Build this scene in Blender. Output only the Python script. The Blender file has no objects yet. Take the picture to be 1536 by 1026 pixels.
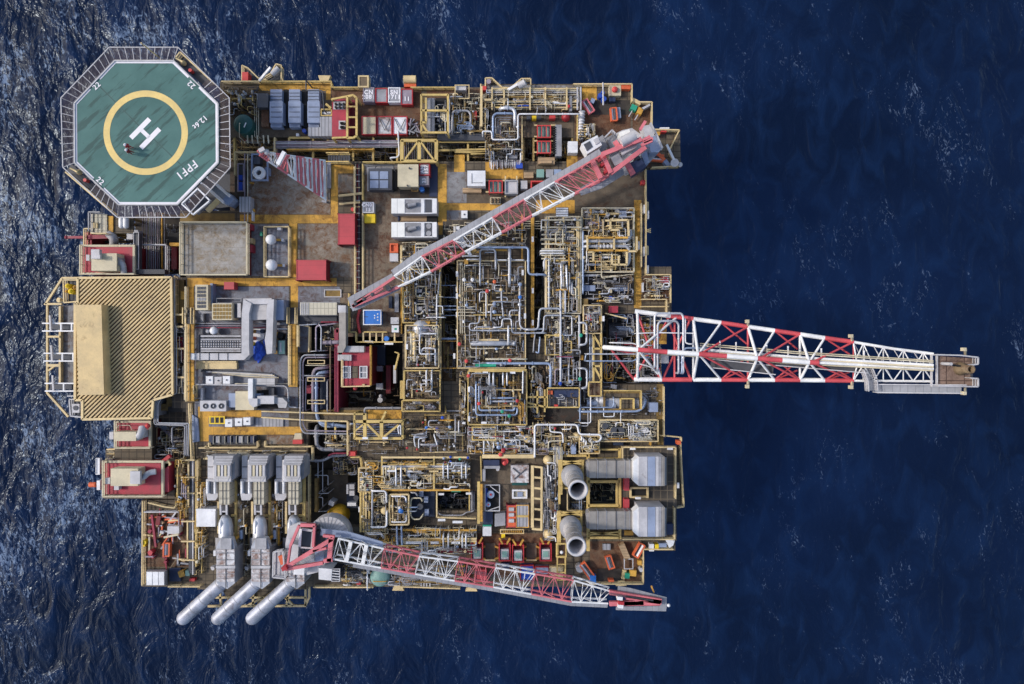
import bpy, bmesh, math, random
from mathutils import Vector, Matrix
SC = bpy.context.scene
COL = SC.collection
H = 100.0                      # camera height above the main deck, metres
CX, CY = 768, 513
SEA = -24.0
PI = math.pi
def P(px, py, z=0.0):
    k = (H - z) / (H * 10)
    return Vector(((px - CX) * k, -(py - CY) * k, z))
def K(z): return (H - z) / (H * 10)     # metres per photo pixel at height z
# ---------------------------------------------------------------- materials
def lin(c):
    c /= 255.0
    return c / 12.92 if c <= .04045 else ((c + .055) / 1.055) ** 2.4
def L3(rgb): return (lin(rgb[0]), lin(rgb[1]), lin(rgb[2]), 1)
MATS = {}
class NT:
    def __init__(s, name):
        s.m = bpy.data.materials.new(name); s.m.use_nodes = True
        s.t = s.m.node_tree; s.n = s.t.nodes; s.l = s.t.links
        s.b = s.n['Principled BSDF']
        s.pos = s.n.new('ShaderNodeNewGeometry').outputs['Position']
    def new(s, typ, **kw):
        n = s.n.new(typ)
        for k, v in kw.items(): setattr(n, k, v)
        return n
    def noise(s, scale, detail=4, rough=.6, vec=None, dist=0):
        n = s.new('ShaderNodeTexNoise'); n.inputs['Scale'].default_value = scale
        n.inputs['Detail'].default_value = detail; n.inputs['Roughness'].default_value = rough
        n.inputs['Distortion'].default_value = dist
        s.l.new(vec or s.pos, n.inputs['Vector']); return n.outputs['Fac']
    def mp(s, fac, a, b, c=0., d=1.):
        n = s.new('ShaderNodeMapRange'); n.clamp = True
        s.l.new(fac, n.inputs[0])
        for i, v in zip((1, 2, 3, 4), (a, b, c, d)): n.inputs[i].default_value = v
        return n.outputs[0]
    def math(s, op, a, b=None):
        n = s.new('ShaderNodeMath', operation=op)
        for i, v in enumerate((a, b)):
            if v is None: continue
            if isinstance(v, (int, float)): n.inputs[i].default_value = v
            else: s.l.new(v, n.inputs[i])
        return n.outputs[0]
    def mix(s, fac, a, b, mode='MIX'):
        n = s.new('ShaderNodeMix', data_type='RGBA', blend_type=mode)
        for i, v in ((0, fac), (6, a), (7, b)):
            if isinstance(v, (int, float)): n.inputs[i].default_value = v
            elif isinstance(v, tuple): n.inputs[i].default_value = v
            else: s.l.new(v, n.inputs[i])
        return n.outputs[2]
    def xyz(s, vec=None):
        n = s.new('ShaderNodeSeparateXYZ'); s.l.new(vec or s.pos, n.inputs[0]); return n.outputs
    def mapping(s, scale=(1, 1, 1), rot=(0, 0, 0)):
        n = s.new('ShaderNodeMapping'); s.l.new(s.pos, n.inputs[0])
        n.inputs['Scale'].default_value = scale; n.inputs['Rotation'].default_value = rot
        return n.outputs[0]
    def bump(s, h, strength=.3, dist=.05):
        n = s.new('ShaderNodeBump'); n.inputs['Strength'].default_value = strength; n.inputs['Distance'].default_value = dist
        s.l.new(h, n.inputs['Height']); s.l.new(n.outputs[0], s.b.inputs['Normal']); return n
def M(key, rgb, rough=.6, metal=0., var=.3, rust=0., rustc=(92, 52, 30), grid=None, nscale=.5, stripes=None):
    """painted steel: broad weathering, fine grime, rust blooms, optional panel/grating lines (sx, sy, width, darkness)"""
    s = NT(key); c = L3(rgb)
    w = s.noise(nscale, 7, .65)
    lo = tuple(x * (1 - var) for x in c[:3]) + (1,); hi = tuple(min(x * (1 + var * .55), .85) for x in c[:3]) + (1,)
    col = s.mix(s.mp(w, .34, .66), lo, hi)
    f = s.noise(5.5, 3, .6)
    col = s.mix(s.mp(f, .45, .72, 0, .45 * min(var * 1.6, 1)), col, tuple(x * .45 for x in c[:3]) + (1,))
    if rust > 0:
        r = s.noise(1.1, 9, .72, dist=.6); r2 = s.noise(.23, 3, .5)
        t = .66 - .26 * rust
        rr = s.mp(s.math('ADD', s.math('MULTIPLY', r, .7), s.math('MULTIPLY', r2, .3)), t - .03, t + .13)
        rc = s.mix(s.mp(f, .35, .65), L3(rustc), tuple(x * .4 for x in L3(rustc)[:3]) + (1,))
        col = s.mix(s.math('MULTIPLY', rr, .9), col, rc)
    if grid:
        o = s.xyz(); sx, sy, wd, dk = grid
        ms = []
        for ax, sp in ((0, sx), (1, sy)):
            if sp:
                fr = s.math('FRACT', s.math('DIVIDE', o[ax], sp))
                ms.append(s.math('LESS_THAN', fr, wd / sp))
        g = ms[0] if len(ms) == 1 else s.math('MAXIMUM', ms[0], ms[1])
        dkc = tuple(x * dk for x in c[:3]) + (1,) if not isinstance(dk, tuple) else L3(dk)
        col = s.mix(s.math('MULTIPLY', g, .85), col, dkc)
    s.l.new(col, s.b.inputs['Base Color'])
    s.b.inputs['Roughness'].default_value = rough; s.b.inputs['Metallic'].default_value = metal
    s.l.new(s.mp(w, .3, .7, max(rough - .12, .05), min(rough + .15, 1)), s.b.inputs['Roughness'])
    s.bump(f, .25, .03)
    MATS[key] = s.m
    return s.m
M('grate', (104, 93, 78), .8, 0, .45, .25, grid=(1.15, .92, .13, (58, 50, 42)))
M('grate_dark', (80, 74, 68), .85, 0, .45, .2, grid=(1.0, 1.3, .13, (112, 100, 84)))
M('deck_brown', (104, 92, 78), .85, 0, .5, .4)
M('deck_rust', (118, 94, 74), .85, 0, .45, .9, rustc=(104, 66, 44))
M('deck_grey', (136, 136, 139), .8, 0, .35, .6, rustc=(96, 62, 36), grid=(2.4, 0, .07, .55))
M('deck_grime', (140, 134, 124), .8, 0, .4, .8, rustc=(122, 82, 48), nscale=.3)
M('deck_blue', (124, 127, 138), .75, 0, .34, .6, grid=(2.2, 3.1, .06, .6))
M('deck_tan', (128, 114, 98), .85, 0, .4, .7, grid=(1.9, 2.3, .07, .6))
M('deck_dark', (66, 60, 56), .9, 0, .5, .3)
M('deck_low', (78, 68, 60), .95, 0, .6, .25, grid=(3.1, 2.3, .3, .35))
M('ochre', (208, 158, 68), .75, 0, .36, .52, rustc=(112, 70, 30), grid=(1.6, 0, .06, .55))
M('ochre_tank', (232, 176, 44), .5, 0, .2, .1)
M('ochre_dull', (142, 116, 66), .8, 0, .4, .5, rustc=(88, 60, 34))
M('cream', (214, 190, 142), .6, 0, .22, .22)
M('tan', (208, 182, 134), .65, 0, .22, .3, rustc=(150, 120, 80))
M('beige', (200, 188, 160), .65, 0, .2, .2)
M('yellow', (202, 174, 108), .65, 0, .3, .3)
M('bright_yellow', (238, 198, 30), .55, 0, .15, .05)
M('orange', (214, 100, 60), .6, 0, .25, .1)
M('silver', (178, 181, 190), .45, .35, .28, .06)
M('silver_bright', (200, 202, 210), .38, .4, .2, .03)
M('silencer', (170, 173, 186), .5, .3, .38, .3)
M('roof_gap', (62, 52, 54), .8, 0, .3)
M('silver_dull', (158, 158, 164), .5, .3, .3, .12)
M('pipe_blue', (150, 166, 194), .42, .3, .22, .06)
M('pipe_cream', (206, 196, 172), .55, 0, .3, .22)
M('pipe_mauve', (150, 138, 150), .55, 0, .3, .2)
M('pipe_red', (142, 44, 66), .55, 0, .25, .15)
M('pipe_dark', (84, 78, 74), .6, 0, .4, .2)
M('pipe_brown', (122, 104, 80), .65, 0, .4, .45)
M('white', (222, 222, 226), .5, 0, .2, .12)
M('white_rust', (212, 212, 216), .55, 0, .2, .8, rustc=(128, 84, 62))
M('white_panel', (230, 229, 226), .55, 0, .12, .08, grid=(2.1, 0, .07, .5))
M('grey', (150, 150, 156), .6, 0, .3, .12)
M('grey_light', (186, 184, 188), .55, 0, .22, .1)
M('grey_blue', (138, 150, 176), .55, 0, .18, .08)
M('grey_dark', (72, 74, 82), .65, 0, .35, .12)
M('grey_rib', (164, 164, 170), .55, .1, .2, .08, grid=(.52, 0, .15, .45))
M('duct', (176, 174, 176), .5, .25, .2, .08, grid=(1.5, 1.5, .07, .55))
M('duct_tan', (158, 152, 146), .5, .25, .25, .15, grid=(1.35, 0, .08, .5))
M('panel_tan', (196, 188, 168), .6, 0, .18, .12, grid=(.55, .98, .08, .45))
M('black', (30, 29, 31), .8, 0, .3)
M('dark_blue', (34, 46, 70), .6, 0, .35, .05)
M('navy', (44, 54, 84), .5, 0, .2)
M('blue', (36, 74, 172), .5, 0, .2, .05)
M('blue_skip', (44, 112, 194), .5, 0, .14, .05)
M('tarp', (44, 88, 200), .6, 0, .25)
M('teal', (40, 150, 120), .55, 0, .2)
M('green_tank', (24, 76, 74), .4, 0, .2)
M('green_pale', (122, 158, 150), .5, 0, .2, .05)
M('red', (172, 44, 52), .55, 0, .2, .12)
M('red_roof', (170, 54, 70), .6, 0, .3, .15, rustc=(120, 60, 50))
M('red_can', (182, 66, 74), .55, 0, .16, .08, grid=(0, 1.4, .05, .7))
M('red_dark', (118, 22, 34), .6, 0, .25, .1)
M('red_bright', (200, 66, 64), .5, 0, .15)
M('crane_red', (206, 112, 120), .5, 0, .22, .06, rustc=(140, 40, 40))
M('crane_white', (228, 228, 232), .55, 0, .2, .2, rustc=(170, 150, 140))
M('flare_red', (196, 76, 84), .55, 0, .25, .2, rustc=(150, 50, 50))
M('flare_deck', (142, 118, 104), .8, 0, .3, .55, rustc=(66, 42, 34), grid=(2.4, 2.6, .12, (60, 40, 36)))
M('walk_grey', (150, 152, 160), .65, 0, .22, .08, grid=(.9, 0, .09, .65))
M('roof_grey', (160, 156, 152), .8, 0, .3, .7, rustc=(146, 124, 92), grid=(0, 1.25, .07, .72))
M('helideck_border', (226, 224, 232), .6, 0, .1)
M('ring', (224, 196, 126), .7, 0, .16, .1, rustc=(170, 140, 80))
M('mark_white', (232, 228, 234), .65, 0, .08)
M('skin', (186, 138, 112), .6, 0, .05)
M('wood', (176, 148, 116), .8, 0, .3, 0, grid=(0, .42, .08, .5))
M('glass_dark', (26, 32, 44), .12, 0, .1)
def build_special():
    # helideck green with tyre scuffs and drain lines running one way
    s = NT('helideck_green')
    v = s.mapping((.22, 1.5, 1), (0, 0, math.radians(0)))
    rt = s.new('ShaderNodeVectorRotate', rotation_type='Z_AXIS'); s.l.new(s.pos, rt.inputs['Vector']); rt.inputs['Angle'].default_value = math.radians(-42); s.l.new(rt.outputs[0], v.node.inputs[0])
    st = s.noise(.8, 6, .62, v); w = s.noise(.18, 5, .6)
    col = s.mix(s.mp(w, .35, .65), L3((56, 96, 93)), L3((74, 114, 110)))
    col = s.mix(s.mp(st, .535, .6, 0, .7), col, L3((38, 66, 64)))
    col = s.mix(s.mp(s.noise(3., 4), .62, .72, 0, .3), col, L3((34, 60, 56)))
    s.l.new(col, s.b.inputs['Base Color']); s.b.inputs['Roughness'].default_value = .75
    MATS['helideck_green'] = s.m
    # accommodation roof: diagonal yellow/dark slats painted and weathered
    s = NT('net')
    tr = s.new('ShaderNodeBsdfTransparent'); mx = s.new('ShaderNodeMixShader')
    s.b.inputs['Base Color'].default_value = L3((92, 80, 80)); s.b.inputs['Roughness'].default_value = .9
    mx.inputs[0].default_value = .34
    s.l.new(tr.outputs[0], mx.inputs[1]); s.l.new(s.b.outputs[0], mx.inputs[2])
    s.l.new(mx.outputs[0], s.n['Material Output'].inputs['Surface']); MATS['net'] = s.m
    # open sea seen from above
    s = NT('sea_water')
    v1 = s.mapping((1.0, .55, 1), (0, 0, math.radians(24)))
    big = s.noise(.085, 4, .55, v1, .4); mid = s.noise(.27, 4, .52, v1, .8); sml = s.noise(.95, 3, .55, v1, .6)
    h = s.math('ADD', s.math('ADD', s.math('MULTIPLY', big, 3.2), s.math('MULTIPLY', mid, 1.9)), s.math('MULTIPLY', sml, .26))
    o = s.xyz()
    b = s.bump(h, 1.0, 1.0)
    lee = s.mp(o[0], -90, 30, .72, .42)            # calmer in the lee of the platform
    s.l.new(lee, b.inputs['Strength'])
    col = s.mix(s.mp(s.noise(.02, 3, .5), .35, .65), L3((6, 15, 32)), L3((9, 20, 42)))
    col = s.mix(s.mp(mid, .45, .7, 0, .5), col, L3((14, 32, 60)))
    west = s.mp(o[0], -80, 0, 1, 0)
    v2 = s.new('ShaderNodeVectorRotate', rotation_type='Z_AXIS'); s.l.new(s.pos, v2.inputs['Vector']); v2.inputs['Angle'].default_value = math.radians(-14)
    v3 = s.new('ShaderNodeMapping'); s.l.new(v2.outputs[0], v3.inputs[0]); v3.inputs['Scale'].default_value = (1, .5, 1); v3 = v3.outputs[0]
    g1 = s.noise(1.5, 8, .74, v3, 1.4); g2 = s.noise(.24, 4, .6, v3, .6); g3 = s.noise(.045, 3, .5)
    # sun glints and foam film painted in, dense to the west, thin wisps eastward
    thr = s.math('ADD', s.math('MULTIPLY', g1, .60), s.math('ADD', s.math('MULTIPLY', g2, .26), s.math('MULTIPLY', g3, .26)))
    lo = s.mp(o[0], -85, 15, .597, .648)
    f1 = s.math('SUBTRACT', thr, lo)
    foam = s.math('MULTIPLY', s.mp(f1, 0, .07), s.mp(o[0], -80, 20, .5, .34))  # one mask for foam wisps and painted sun glints
    col = s.mix(foam, col, L3((150, 172, 204)))
    s.l.new(col, s.b.inputs['Base Color'])
    # added glow for light scattered up from the water; lifts the platform's shadow
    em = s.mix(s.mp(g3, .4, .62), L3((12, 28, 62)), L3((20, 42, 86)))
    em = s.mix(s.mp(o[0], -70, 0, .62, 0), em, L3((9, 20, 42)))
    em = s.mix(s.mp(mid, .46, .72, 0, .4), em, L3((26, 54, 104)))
    em = s.mix(s.mp(o[0], 25, 105, 0, .5), em, L3((6, 13, 34)))  # glow darkened towards the east, a painted lens-like falloff
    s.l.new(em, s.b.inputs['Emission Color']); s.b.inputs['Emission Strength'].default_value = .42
    s.l.new(s.math('ADD', s.math('MULTIPLY', foam, .5), .2), s.b.inputs['Roughness'])
    s.b.inputs['Specular Tint'].default_value = (.72, .86, 1, 1); s.b.inputs['Specular IOR Level'].default_value = .26
    s.b.inputs['IOR'].default_value = 1.33
    MATS['sea_water'] = s.m
build_special()
# ---------------------------------------------------------------- mesh building
class MB:
    def __init__(s): s.v = []; s.f = []; s.sm = []
    def add(s, vs, fs, smooth=False):
        o = len(s.v); s.v += [Vector(a) for a in vs]
        for f in fs: s.f.append([o + i for i in f]); s.sm.append(smooth)
        return s
    def prism(s, poly, z0, z1):          # poly in photo pixels as seen at height z1
        w = [P(x, y, z1) for x, y in poly]
        a = sum(w[i].x * w[(i + 1) % len(w)].y - w[(i + 1) % len(w)].x * w[i].y for i in range(len(w)))
        if a < 0: w.reverse()
        n = len(w)
        vs = [(p.x, p.y, z0) for p in w] + [(p.x, p.y, z1) for p in w]
        return s.add(vs, [list(range(n))[::-1], list(range(n, 2 * n))] + [[i, (i + 1) % n, n + (i + 1) % n, n + i] for i in range(n)])
    def box(s, x0, y0, x1, y1, z0, z1): return s.prism([(x0, y0), (x1, y0), (x1, y1), (x0, y1)], z0, z1)
    def ring(s, x0, y0, x1, y1, t, z0, z1):   # open frame of bars t pixels wide
        return s.box(x0, y0, x1, y0 + t, z0, z1).box(x0, y1 - t, x1, y1, z0, z1).box(x0, y0 + t, x0 + t, y1 - t, z0, z1).box(x1 - t, y0 + t, x1, y1 - t, z0, z1)
    def obox(s, cx, cy, w, h, ang, z0, z1):
        c, q = math.cos(ang), math.sin(ang)
        return s.prism([(cx + a * c - b * q, cy + a * q + b * c) for a, b in ((-w / 2, -h / 2), (w / 2, -h / 2), (w / 2, h / 2), (-w / 2, h / 2))], z0, z1)
    def frustum(s, r0, r1, z0, z1):      # rects (x0,y0,x1,y1) at z0 and z1, photo pixels at their own heights
        a = [P(r0[i], r0[j], z0) for i, j in ((0, 3), (2, 3), (2, 1), (0, 1))]; b = [P(r1[i], r1[j], z1) for i, j in ((0, 3), (2, 3), (2, 1), (0, 1))]
        return s.add(a + b, [[3, 2, 1, 0], [4, 5, 6, 7]] + [[i, (i + 1) % 4, 4 + (i + 1) % 4, 4 + i] for i in range(4)])
    def beam(s, p, q, w, h=None):        # rectangular bar between world points
        p, q = Vector(p), Vector(q); h = h or w; d = q - p
        if d.length < 1e-6: return s
        d.normalize(); up = Vector((0, 0, 1)) if abs(d.z) < .95 else Vector((0, 1, 0))
        a = d.cross(up).normalized() * w / 2; b = a.cross(d).normalized() * h / 2
        c = [a + b, -a + b, -a - b, a - b]
        return s.add([p + i for i in c] + [q + i for i in c], [[0, 1, 2, 3], [7, 6, 5, 4]] + [[i, 4 + i, 4 + (i + 1) % 4, (i + 1) % 4] for i in range(4)])
    def tube(s, pts, r, n=8, caps=True):
        pts = [Vector(p) for p in pts]; N = len(pts)
        d0 = (pts[1] - pts[0]).normalized()
        u = d0.orthogonal().normalized()
        rings = []; prev = d0
        for i, p in enumerate(pts):
            d = (pts[min(i + 1, N - 1)] - pts[max(i - 1, 0)])
            d = d.normalized() if d.length > 1e-9 else prev
            u = (u - d * u.dot(d)); u = u.normalized() if u.length > 1e-6 else d.orthogonal().normalized()
            w = d.cross(u); prev = d
            rr = r[i] if isinstance(r, (list, tuple)) else r
            rings.append([p + (u * math.cos(2 * PI * k / n) + w * math.sin(2 * PI * k / n)) * rr for k in range(n)])
        vs = [v for g in rings for v in g]
        fs = [[i * n + k, i * n + (k + 1) % n, (i + 1) * n + (k + 1) % n, (i + 1) * n + k] for i in range(N - 1) for k in range(n)]
        s.add(vs, fs, True)
        if caps: s.add(rings[0], [list(range(n))[::-1]]); s.add(rings[-1], [list(range(n))])
        return s
    def vcyl(s, px, py, rp, z0, z1, n=20, r1=None):   # vertical cylinder, radius in photo pixels at top
        c = P(px, py, z1); r = rp * K(z1)
        return s.tube([(c.x, c.y, z0), (c.x, c.y, z1)], [r, r if r1 is None else r1 * K(z1)], n)
    def lathe(s, c, prof, n=24, axis='z'):            # prof: (radius, height) pairs about c
        c = Vector(c); vs = []
        for r, h in prof:
            for k in range(n):
                a = 2 * PI * k / n
                v = Vector((r * math.cos(a), r * math.sin(a), h)) if axis == 'z' else Vector((h, r * math.cos(a), r * math.sin(a)))
                vs.append(c + v)
        m = len(prof)
        return s.add(vs, [[i * n + k, i * n + (k + 1) % n, (i + 1) * n + (k + 1) % n, (i + 1) * n + k] for i in range(m - 1) for k in range(n)], True)
    def sph(s, c, r, n=16, m=9, z=1.0):
        return s.lathe(c, [(max(r * math.sin(PI * i / (m - 1)), 1e-3), -r * z * math.cos(PI * i / (m - 1))) for i in range(m)], n)
    def mesh(s, name, mats, off):
        me = bpy.data.meshes.new(name)
        me.from_pydata([tuple(v - off) for v in s.v], [], s.f)
        me.polygons.foreach_set('use_smooth', s.sm)
        me.materials.append(MATS[mats]); me.update()
        return me
def wloc(o):
    v = Vector((0, 0, 0))
    while o is not None: v = v + o.location; o = o.parent
    return v
def part(mb, name, mat, parent, label=None):
    o = bpy.data.objects.new(name, mb.mesh(name, mat, wloc(parent))); COL.objects.link(o); o.parent = parent
    if label: o['label'] = label
    return o
def thing(name, label, cat, px, py, z=0., group=None):
    o = bpy.data.objects.new(name, None); COL.objects.link(o); o.location = P(px, py, z)
    o.empty_display_size = .3
    o['label'] = label; o['category'] = cat
    if group: o['group'] = group
    return o
def solo(mb, name, label, cat, mat, group=None):
    lo = [min(v[i] for v in mb.v) for i in range(3)]; hi = [max(v[i] for v in mb.v) for i in range(3)]
    off = Vector(((lo[0] + hi[0]) / 2, (lo[1] + hi[1]) / 2, lo[2]))
    o = bpy.data.objects.new(name, mb.mesh(name, mat, off)); COL.objects.link(o); o.location = off
    o['label'] = label; o['category'] = cat
    if group: o['group'] = group
    return o
def struct(mb, name, mat):
    o = bpy.data.objects.new(name, mb.mesh(name, mat, Vector())); COL.objects.link(o); o['kind'] = 'structure'; return o
def dup(root, dx, dy, label, group=None, dz=0):      # copy of a thing with its parts, moved by photo pixels at its base height
    k = K(root.location.z)
    r = root.copy(); COL.objects.link(r); r.location = root.location + Vector((dx * k, -dy * k, dz)); r['label'] = label
    if group: r['group'] = group
    def cc(src, dst):
        for ch in list(src.children):
            c = ch.copy(); COL.objects.link(c); c.parent = dst; cc(ch, c)
    cc(root, r); return r
def bend(pts, rad):      # round the corners of a polyline
    pts = [Vector(p) for p in pts]; out = [pts[0]]
    for i in range(1, len(pts) - 1):
        a, b, c = pts[i - 1], pts[i], pts[i + 1]
        r = min(rad, (a - b).length * .48, (c - b).length * .48)
        p = b + (a - b).normalized() * r; q = b + (c - b).normalized() * r
        for t in (0, .3, .7, 1): out.append(p.lerp(b, t).lerp(b.lerp(q, t), t))
    out.append(pts[-1]); return out
def pipe_mb(pts, d, z, zf=0., drop=(1, 1), mb=None, n=8):
    r = d * K(z) / 2
    w = [P(x, y, z) for x, y in pts]
    if drop[0]: w.insert(0, Vector((w[0].x, w[0].y, zf)))
    if drop[1]: w.append(Vector((w[-1].x, w[-1].y, zf)))
    return (mb or MB()).tube(bend(w, r * 3.2), r, n)
def pipe(t, mat, d, z, pts, zf=0., drop=(1, 1), name='pipe'):
    mb = pipe_mb(pts, d, z, zf, drop)
    r = d * K(z) / 2                      # flanges along the run
    if d >= 2:
        for a, b in zip(pts, pts[1:]):
            p, q = P(*a, z), P(*b, z)
            Ln = (q - p).length
            if Ln > 2.2:
                for f in ((.5,) if Ln < 5 else (.3, .72)):
                    c = p.lerp(q, f); e = (q - p).normalized() * .09
                    mb.tube([c - e, c + e], r * 1.45, 8)
    return part(mb, name, mat, t)
def rail_mb(pts, z, h=1.1, rr=.075, mb=None, posts=1.5, close=False):
    mb = mb or MB(); w = [P(x, y, z + h) for x, y in pts]
    if close: w.append(w[0])
    for a, b in zip(w, w[1:]):
        n = max(1, round((b - a).length / posts)); dz = Vector((0, 0, 1))
        mb.beam(a, b, rr * 2.2, rr * 2); mb.beam(a - dz * h * .45, b - dz * h * .45, rr * 1.3)
        mb.beam(a - dz * (h - .1), b - dz * (h - .1), .04, .16)
        for i in range(n + 1):
            c = a.lerp(b, i / n); mb.beam((c.x, c.y, z), (c.x, c.y, z + h), rr * 1.2)
    return mb
def rail(pts, z, label, mat='cream', close=False, h=1.1):
    return solo(rail_mb(pts, z, h, close=close), 'handrail', label, 'handrail', mat, 'handrails round the decks')
def prail(t, pts, z, mat='cream', close=False, rr=.075): return part(rail_mb(pts, z, rr=rr, close=close), 'handrail', mat, t)
def legs(t, rect, z, zf, mat='ochre_dull', w=.3):
    x0, y0, x1, y1 = rect
    for x, y in ((x0, y0), (x1, y0), (x0, y1), (x1, y1)):
        p = P(x, y, z); part(MB().beam((p.x, p.y, zf), (p.x, p.y, z), w), 'leg', mat, t)
def valve(t, px, py, z, mat='blue', s=1.0):
    s *= .72; c = P(px, py, z); mb = MB().sph(c, .22 * s, 8, 6)
    mb.tube([c, c + Vector((0, 0, .5 * s))], .06 * s, 6).lathe(c + Vector((0, 0, .5 * s)), [(.05, -.03), (.3 * s, -.03), (.3 * s, .03), (.05, .03)], 10)
    return part(mb, 'valve', mat, t)
PM = ['pipe_cream'] * 5 + ['silver'] * 3 + ['silver_dull'] * 5 + ['pipe_brown'] * 8 + ['pipe_blue', 'ochre_dull', 'pipe_mauve', 'cream', 'grey', 'pipe_dark', 'pipe_dark', 'pipe_dark']
def fill(t, rect, z, n, seed, zf=0., mats=PM, dmax=1.9, nv=4, nb=6, zr=1.8, cab=0):
    """dense small-bore pipework inside a module, each run a part of its own"""
    R = random.Random(seed); x0, y0, x1, y1 = rect; W, Hh = x1 - x0, y1 - y0
    for i in range(n):
        x, y = R.uniform(x0, x1), R.uniform(y0, y1); hor = R.random() < W / (W + Hh)
        pts = [(x, y)]
        for k in range(R.choice((1, 2, 2, 3, 3, 4))):
            ln = min(R.uniform(.1, .55) * (W if hor else Hh), R.uniform(8, 24)) * R.choice((-1, 1))
            if k % 2 == 1: ln *= .5
            nx, ny = (x + ln, y) if hor else (x, y + ln)
            nx = min(max(nx, x0), x1); ny = min(max(ny, y0), y1)
            if abs(nx - x) + abs(ny - y) < 2.5: hor = not hor; continue
            x, y = nx, ny; pts.append((x, y)); hor = not hor
        if len(pts) < 2: continue
        d = R.choice((.7, .7, .8, .9, 1.0, 1.2, 1.4, dmax)); m = R.choice(mats)
        zz = z + .35 + R.random() * zr
        mb = pipe_mb(pts, d, zz, zf)
        for c in range(R.choice((0, 0, 0, 1, 2))):
            o = (c + 1) * (d + 1.1)
            mb = pipe_mb([(a + o, b + o) for a, b in pts], d, zz, zf, mb=mb) if max(p[0] for p in pts) + o < x1 and max(p[1] for p in pts) + o < y1 else mb
        part(mb, 'pipe', m, t)
    sb = MB()                            # hair-fine tubing and cable nobody could count: one object
    for i in range(int(n * 2.2)):
        x, y = R.uniform(x0, x1), R.uniform(y0, y1); hor = R.random() < .5; pts = [(x, y)]
        for k in range(R.choice((1, 1, 2, 3))):
            ln = R.uniform(3, 13) * R.choice((-1, 1)); nx, ny = (x + ln, y) if hor else (x, y + ln)
            nx = min(max(nx, x0), x1); ny = min(max(ny, y0), y1); hor = not hor
            if abs(nx - x) + abs(ny - y) < 1.5: continue
            x, y = nx, ny; pts.append((x, y))
        if len(pts) > 1:
            zz = z + .2 + R.random() * zr * .8; r = R.choice((.03, .04, .055)); w = [P(a, b, zz) for a, b in pts]; w.insert(0, Vector((w[0].x, w[0].y, zf))); w.append(Vector((w[-1].x, w[-1].y, zf))); sb.tube(w, r, 5)
    if sb.v: part(sb, 'small_bore_tubing', R.choice(('pipe_cream', 'silver_dull', 'pipe_brown', 'cream', 'grey_light')), t)['kind'] = 'stuff'
    for i in range(nb):
        mb = MB(); zz = z + R.uniform(.2, 1.4)
        if R.random() < .5:
            y = R.uniform(y0, y1); a, b = sorted((R.uniform(x0, x1), R.uniform(x0, x1)))
            if b - a < 4: b = min(a + 6, x1)
            p, q = P(a, y, zz), P(b, y, zz)
        else:
            x = R.uniform(x0, x1); a, b = sorted((R.uniform(y0, y1), R.uniform(y0, y1)))
            if b - a < 4: b = min(a + 6, y1)
            p, q = P(x, a, zz), P(x, b, zz)
        w = R.choice((.12, .16, .22)); mb.beam(p, q, w, .2)
        for e in (p, q): mb.beam((e.x, e.y, zf), (e.x, e.y, zz + .1), w)
        part(mb, 'support_beam', R.choice(('ochre_dull', 'yellow', 'cream', 'pipe_brown', 'ochre', 'cream')), t)
    for i in range(nv):
        valve(t, R.uniform(x0 + 1, x1 - 1), R.uniform(y0 + 1, y1 - 1), z + R.uniform(.6, 1.6), R.choice(('silver', 'silver', 'pipe_cream', 'silver_dull', 'grey', 'pipe_brown', 'cream', 'pipe_cream', 'pipe_blue', 'red' if R.random() < .5 else 'grey')), R.uniform(.6, 1.1))
    for i in range(cab):
        x, y = R.uniform(x0 + 1, x1 - 4), R.uniform(y0 + 1, y1 - 4)
        part(MB().box(x, y, x + R.uniform(2, 5), y + R.uniform(2, 5), zf, z + R.uniform(.8, 1.6)), 'control_cabinet', R.choice(('grey', 'grey_light', 'beige', 'dark_blue', 'white')), t)
def text(parent, s, px, py, z, hm, deg, mat, name='lettering', bold=.02):
    cu = bpy.data.curves.new('lettering', 'FONT'); cu.body = s; cu.size = hm / .72; cu.align_x = 'CENTER'; cu.align_y = 'CENTER'
    cu.offset = bold; cu.space_character = 1.12; cu.extrude = .012; cu.resolution_u = 3
    o = bpy.data.objects.new('lettering', cu); COL.objects.link(o)
    dg = bpy.context.evaluated_depsgraph_get()
    me = bpy.data.meshes.new_from_object(o.evaluated_get(dg)); bpy.data.objects.remove(o)
    R = Matrix.Rotation(math.radians(deg), 4, 'Z'); off = P(px, py, z) - wloc(parent)
    me.transform(Matrix.Translation(off) @ R); me.materials.clear(); me.materials.append(MATS[mat]); me.name = name
    ob = bpy.data.objects.new(name, me); COL.objects.link(ob); ob.parent = parent; return ob
# ---------------------------------------------------------------- light, camera, sea
EL, AZ = math.radians(40), math.radians(7)
w = bpy.data.worlds.new('World'); SC.world = w; w.use_nodes = True
sky = w.node_tree.nodes.new('ShaderNodeTexSky'); sky.sky_type = 'NISHITA'; sky.sun_disc = False
sky.sun_elevation = EL; sky.sun_rotation = math.radians(270) + AZ
sky.air_density = 1.2; sky.dust_density = 2.5
bg = w.node_tree.nodes['Background']; bg.inputs[1].default_value = .18
w.node_tree.links.new(sky.outputs[0], bg.inputs[0])
sd = bpy.data.lights.new('sun', 'SUN'); sd.energy = 2.2; sd.angle = math.radians(4); sd.color = (1, .95, .87)
so = bpy.data.objects.new('sun', sd); COL.objects.link(so)
so.rotation_euler = Vector((-math.cos(EL) * math.cos(AZ), math.cos(EL) * math.sin(AZ), math.sin(EL))).to_track_quat('Z', 'Y').to_euler()
cd = bpy.data.cameras.new('camera'); cd.sensor_width = 36; cd.lens = 36 * H / 153.6; cd.clip_end = 9000; cd.clip_start = .5
co = bpy.data.objects.new('camera', cd); COL.objects.link(co); co.location = (0, 0, H); SC.camera = co
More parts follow.
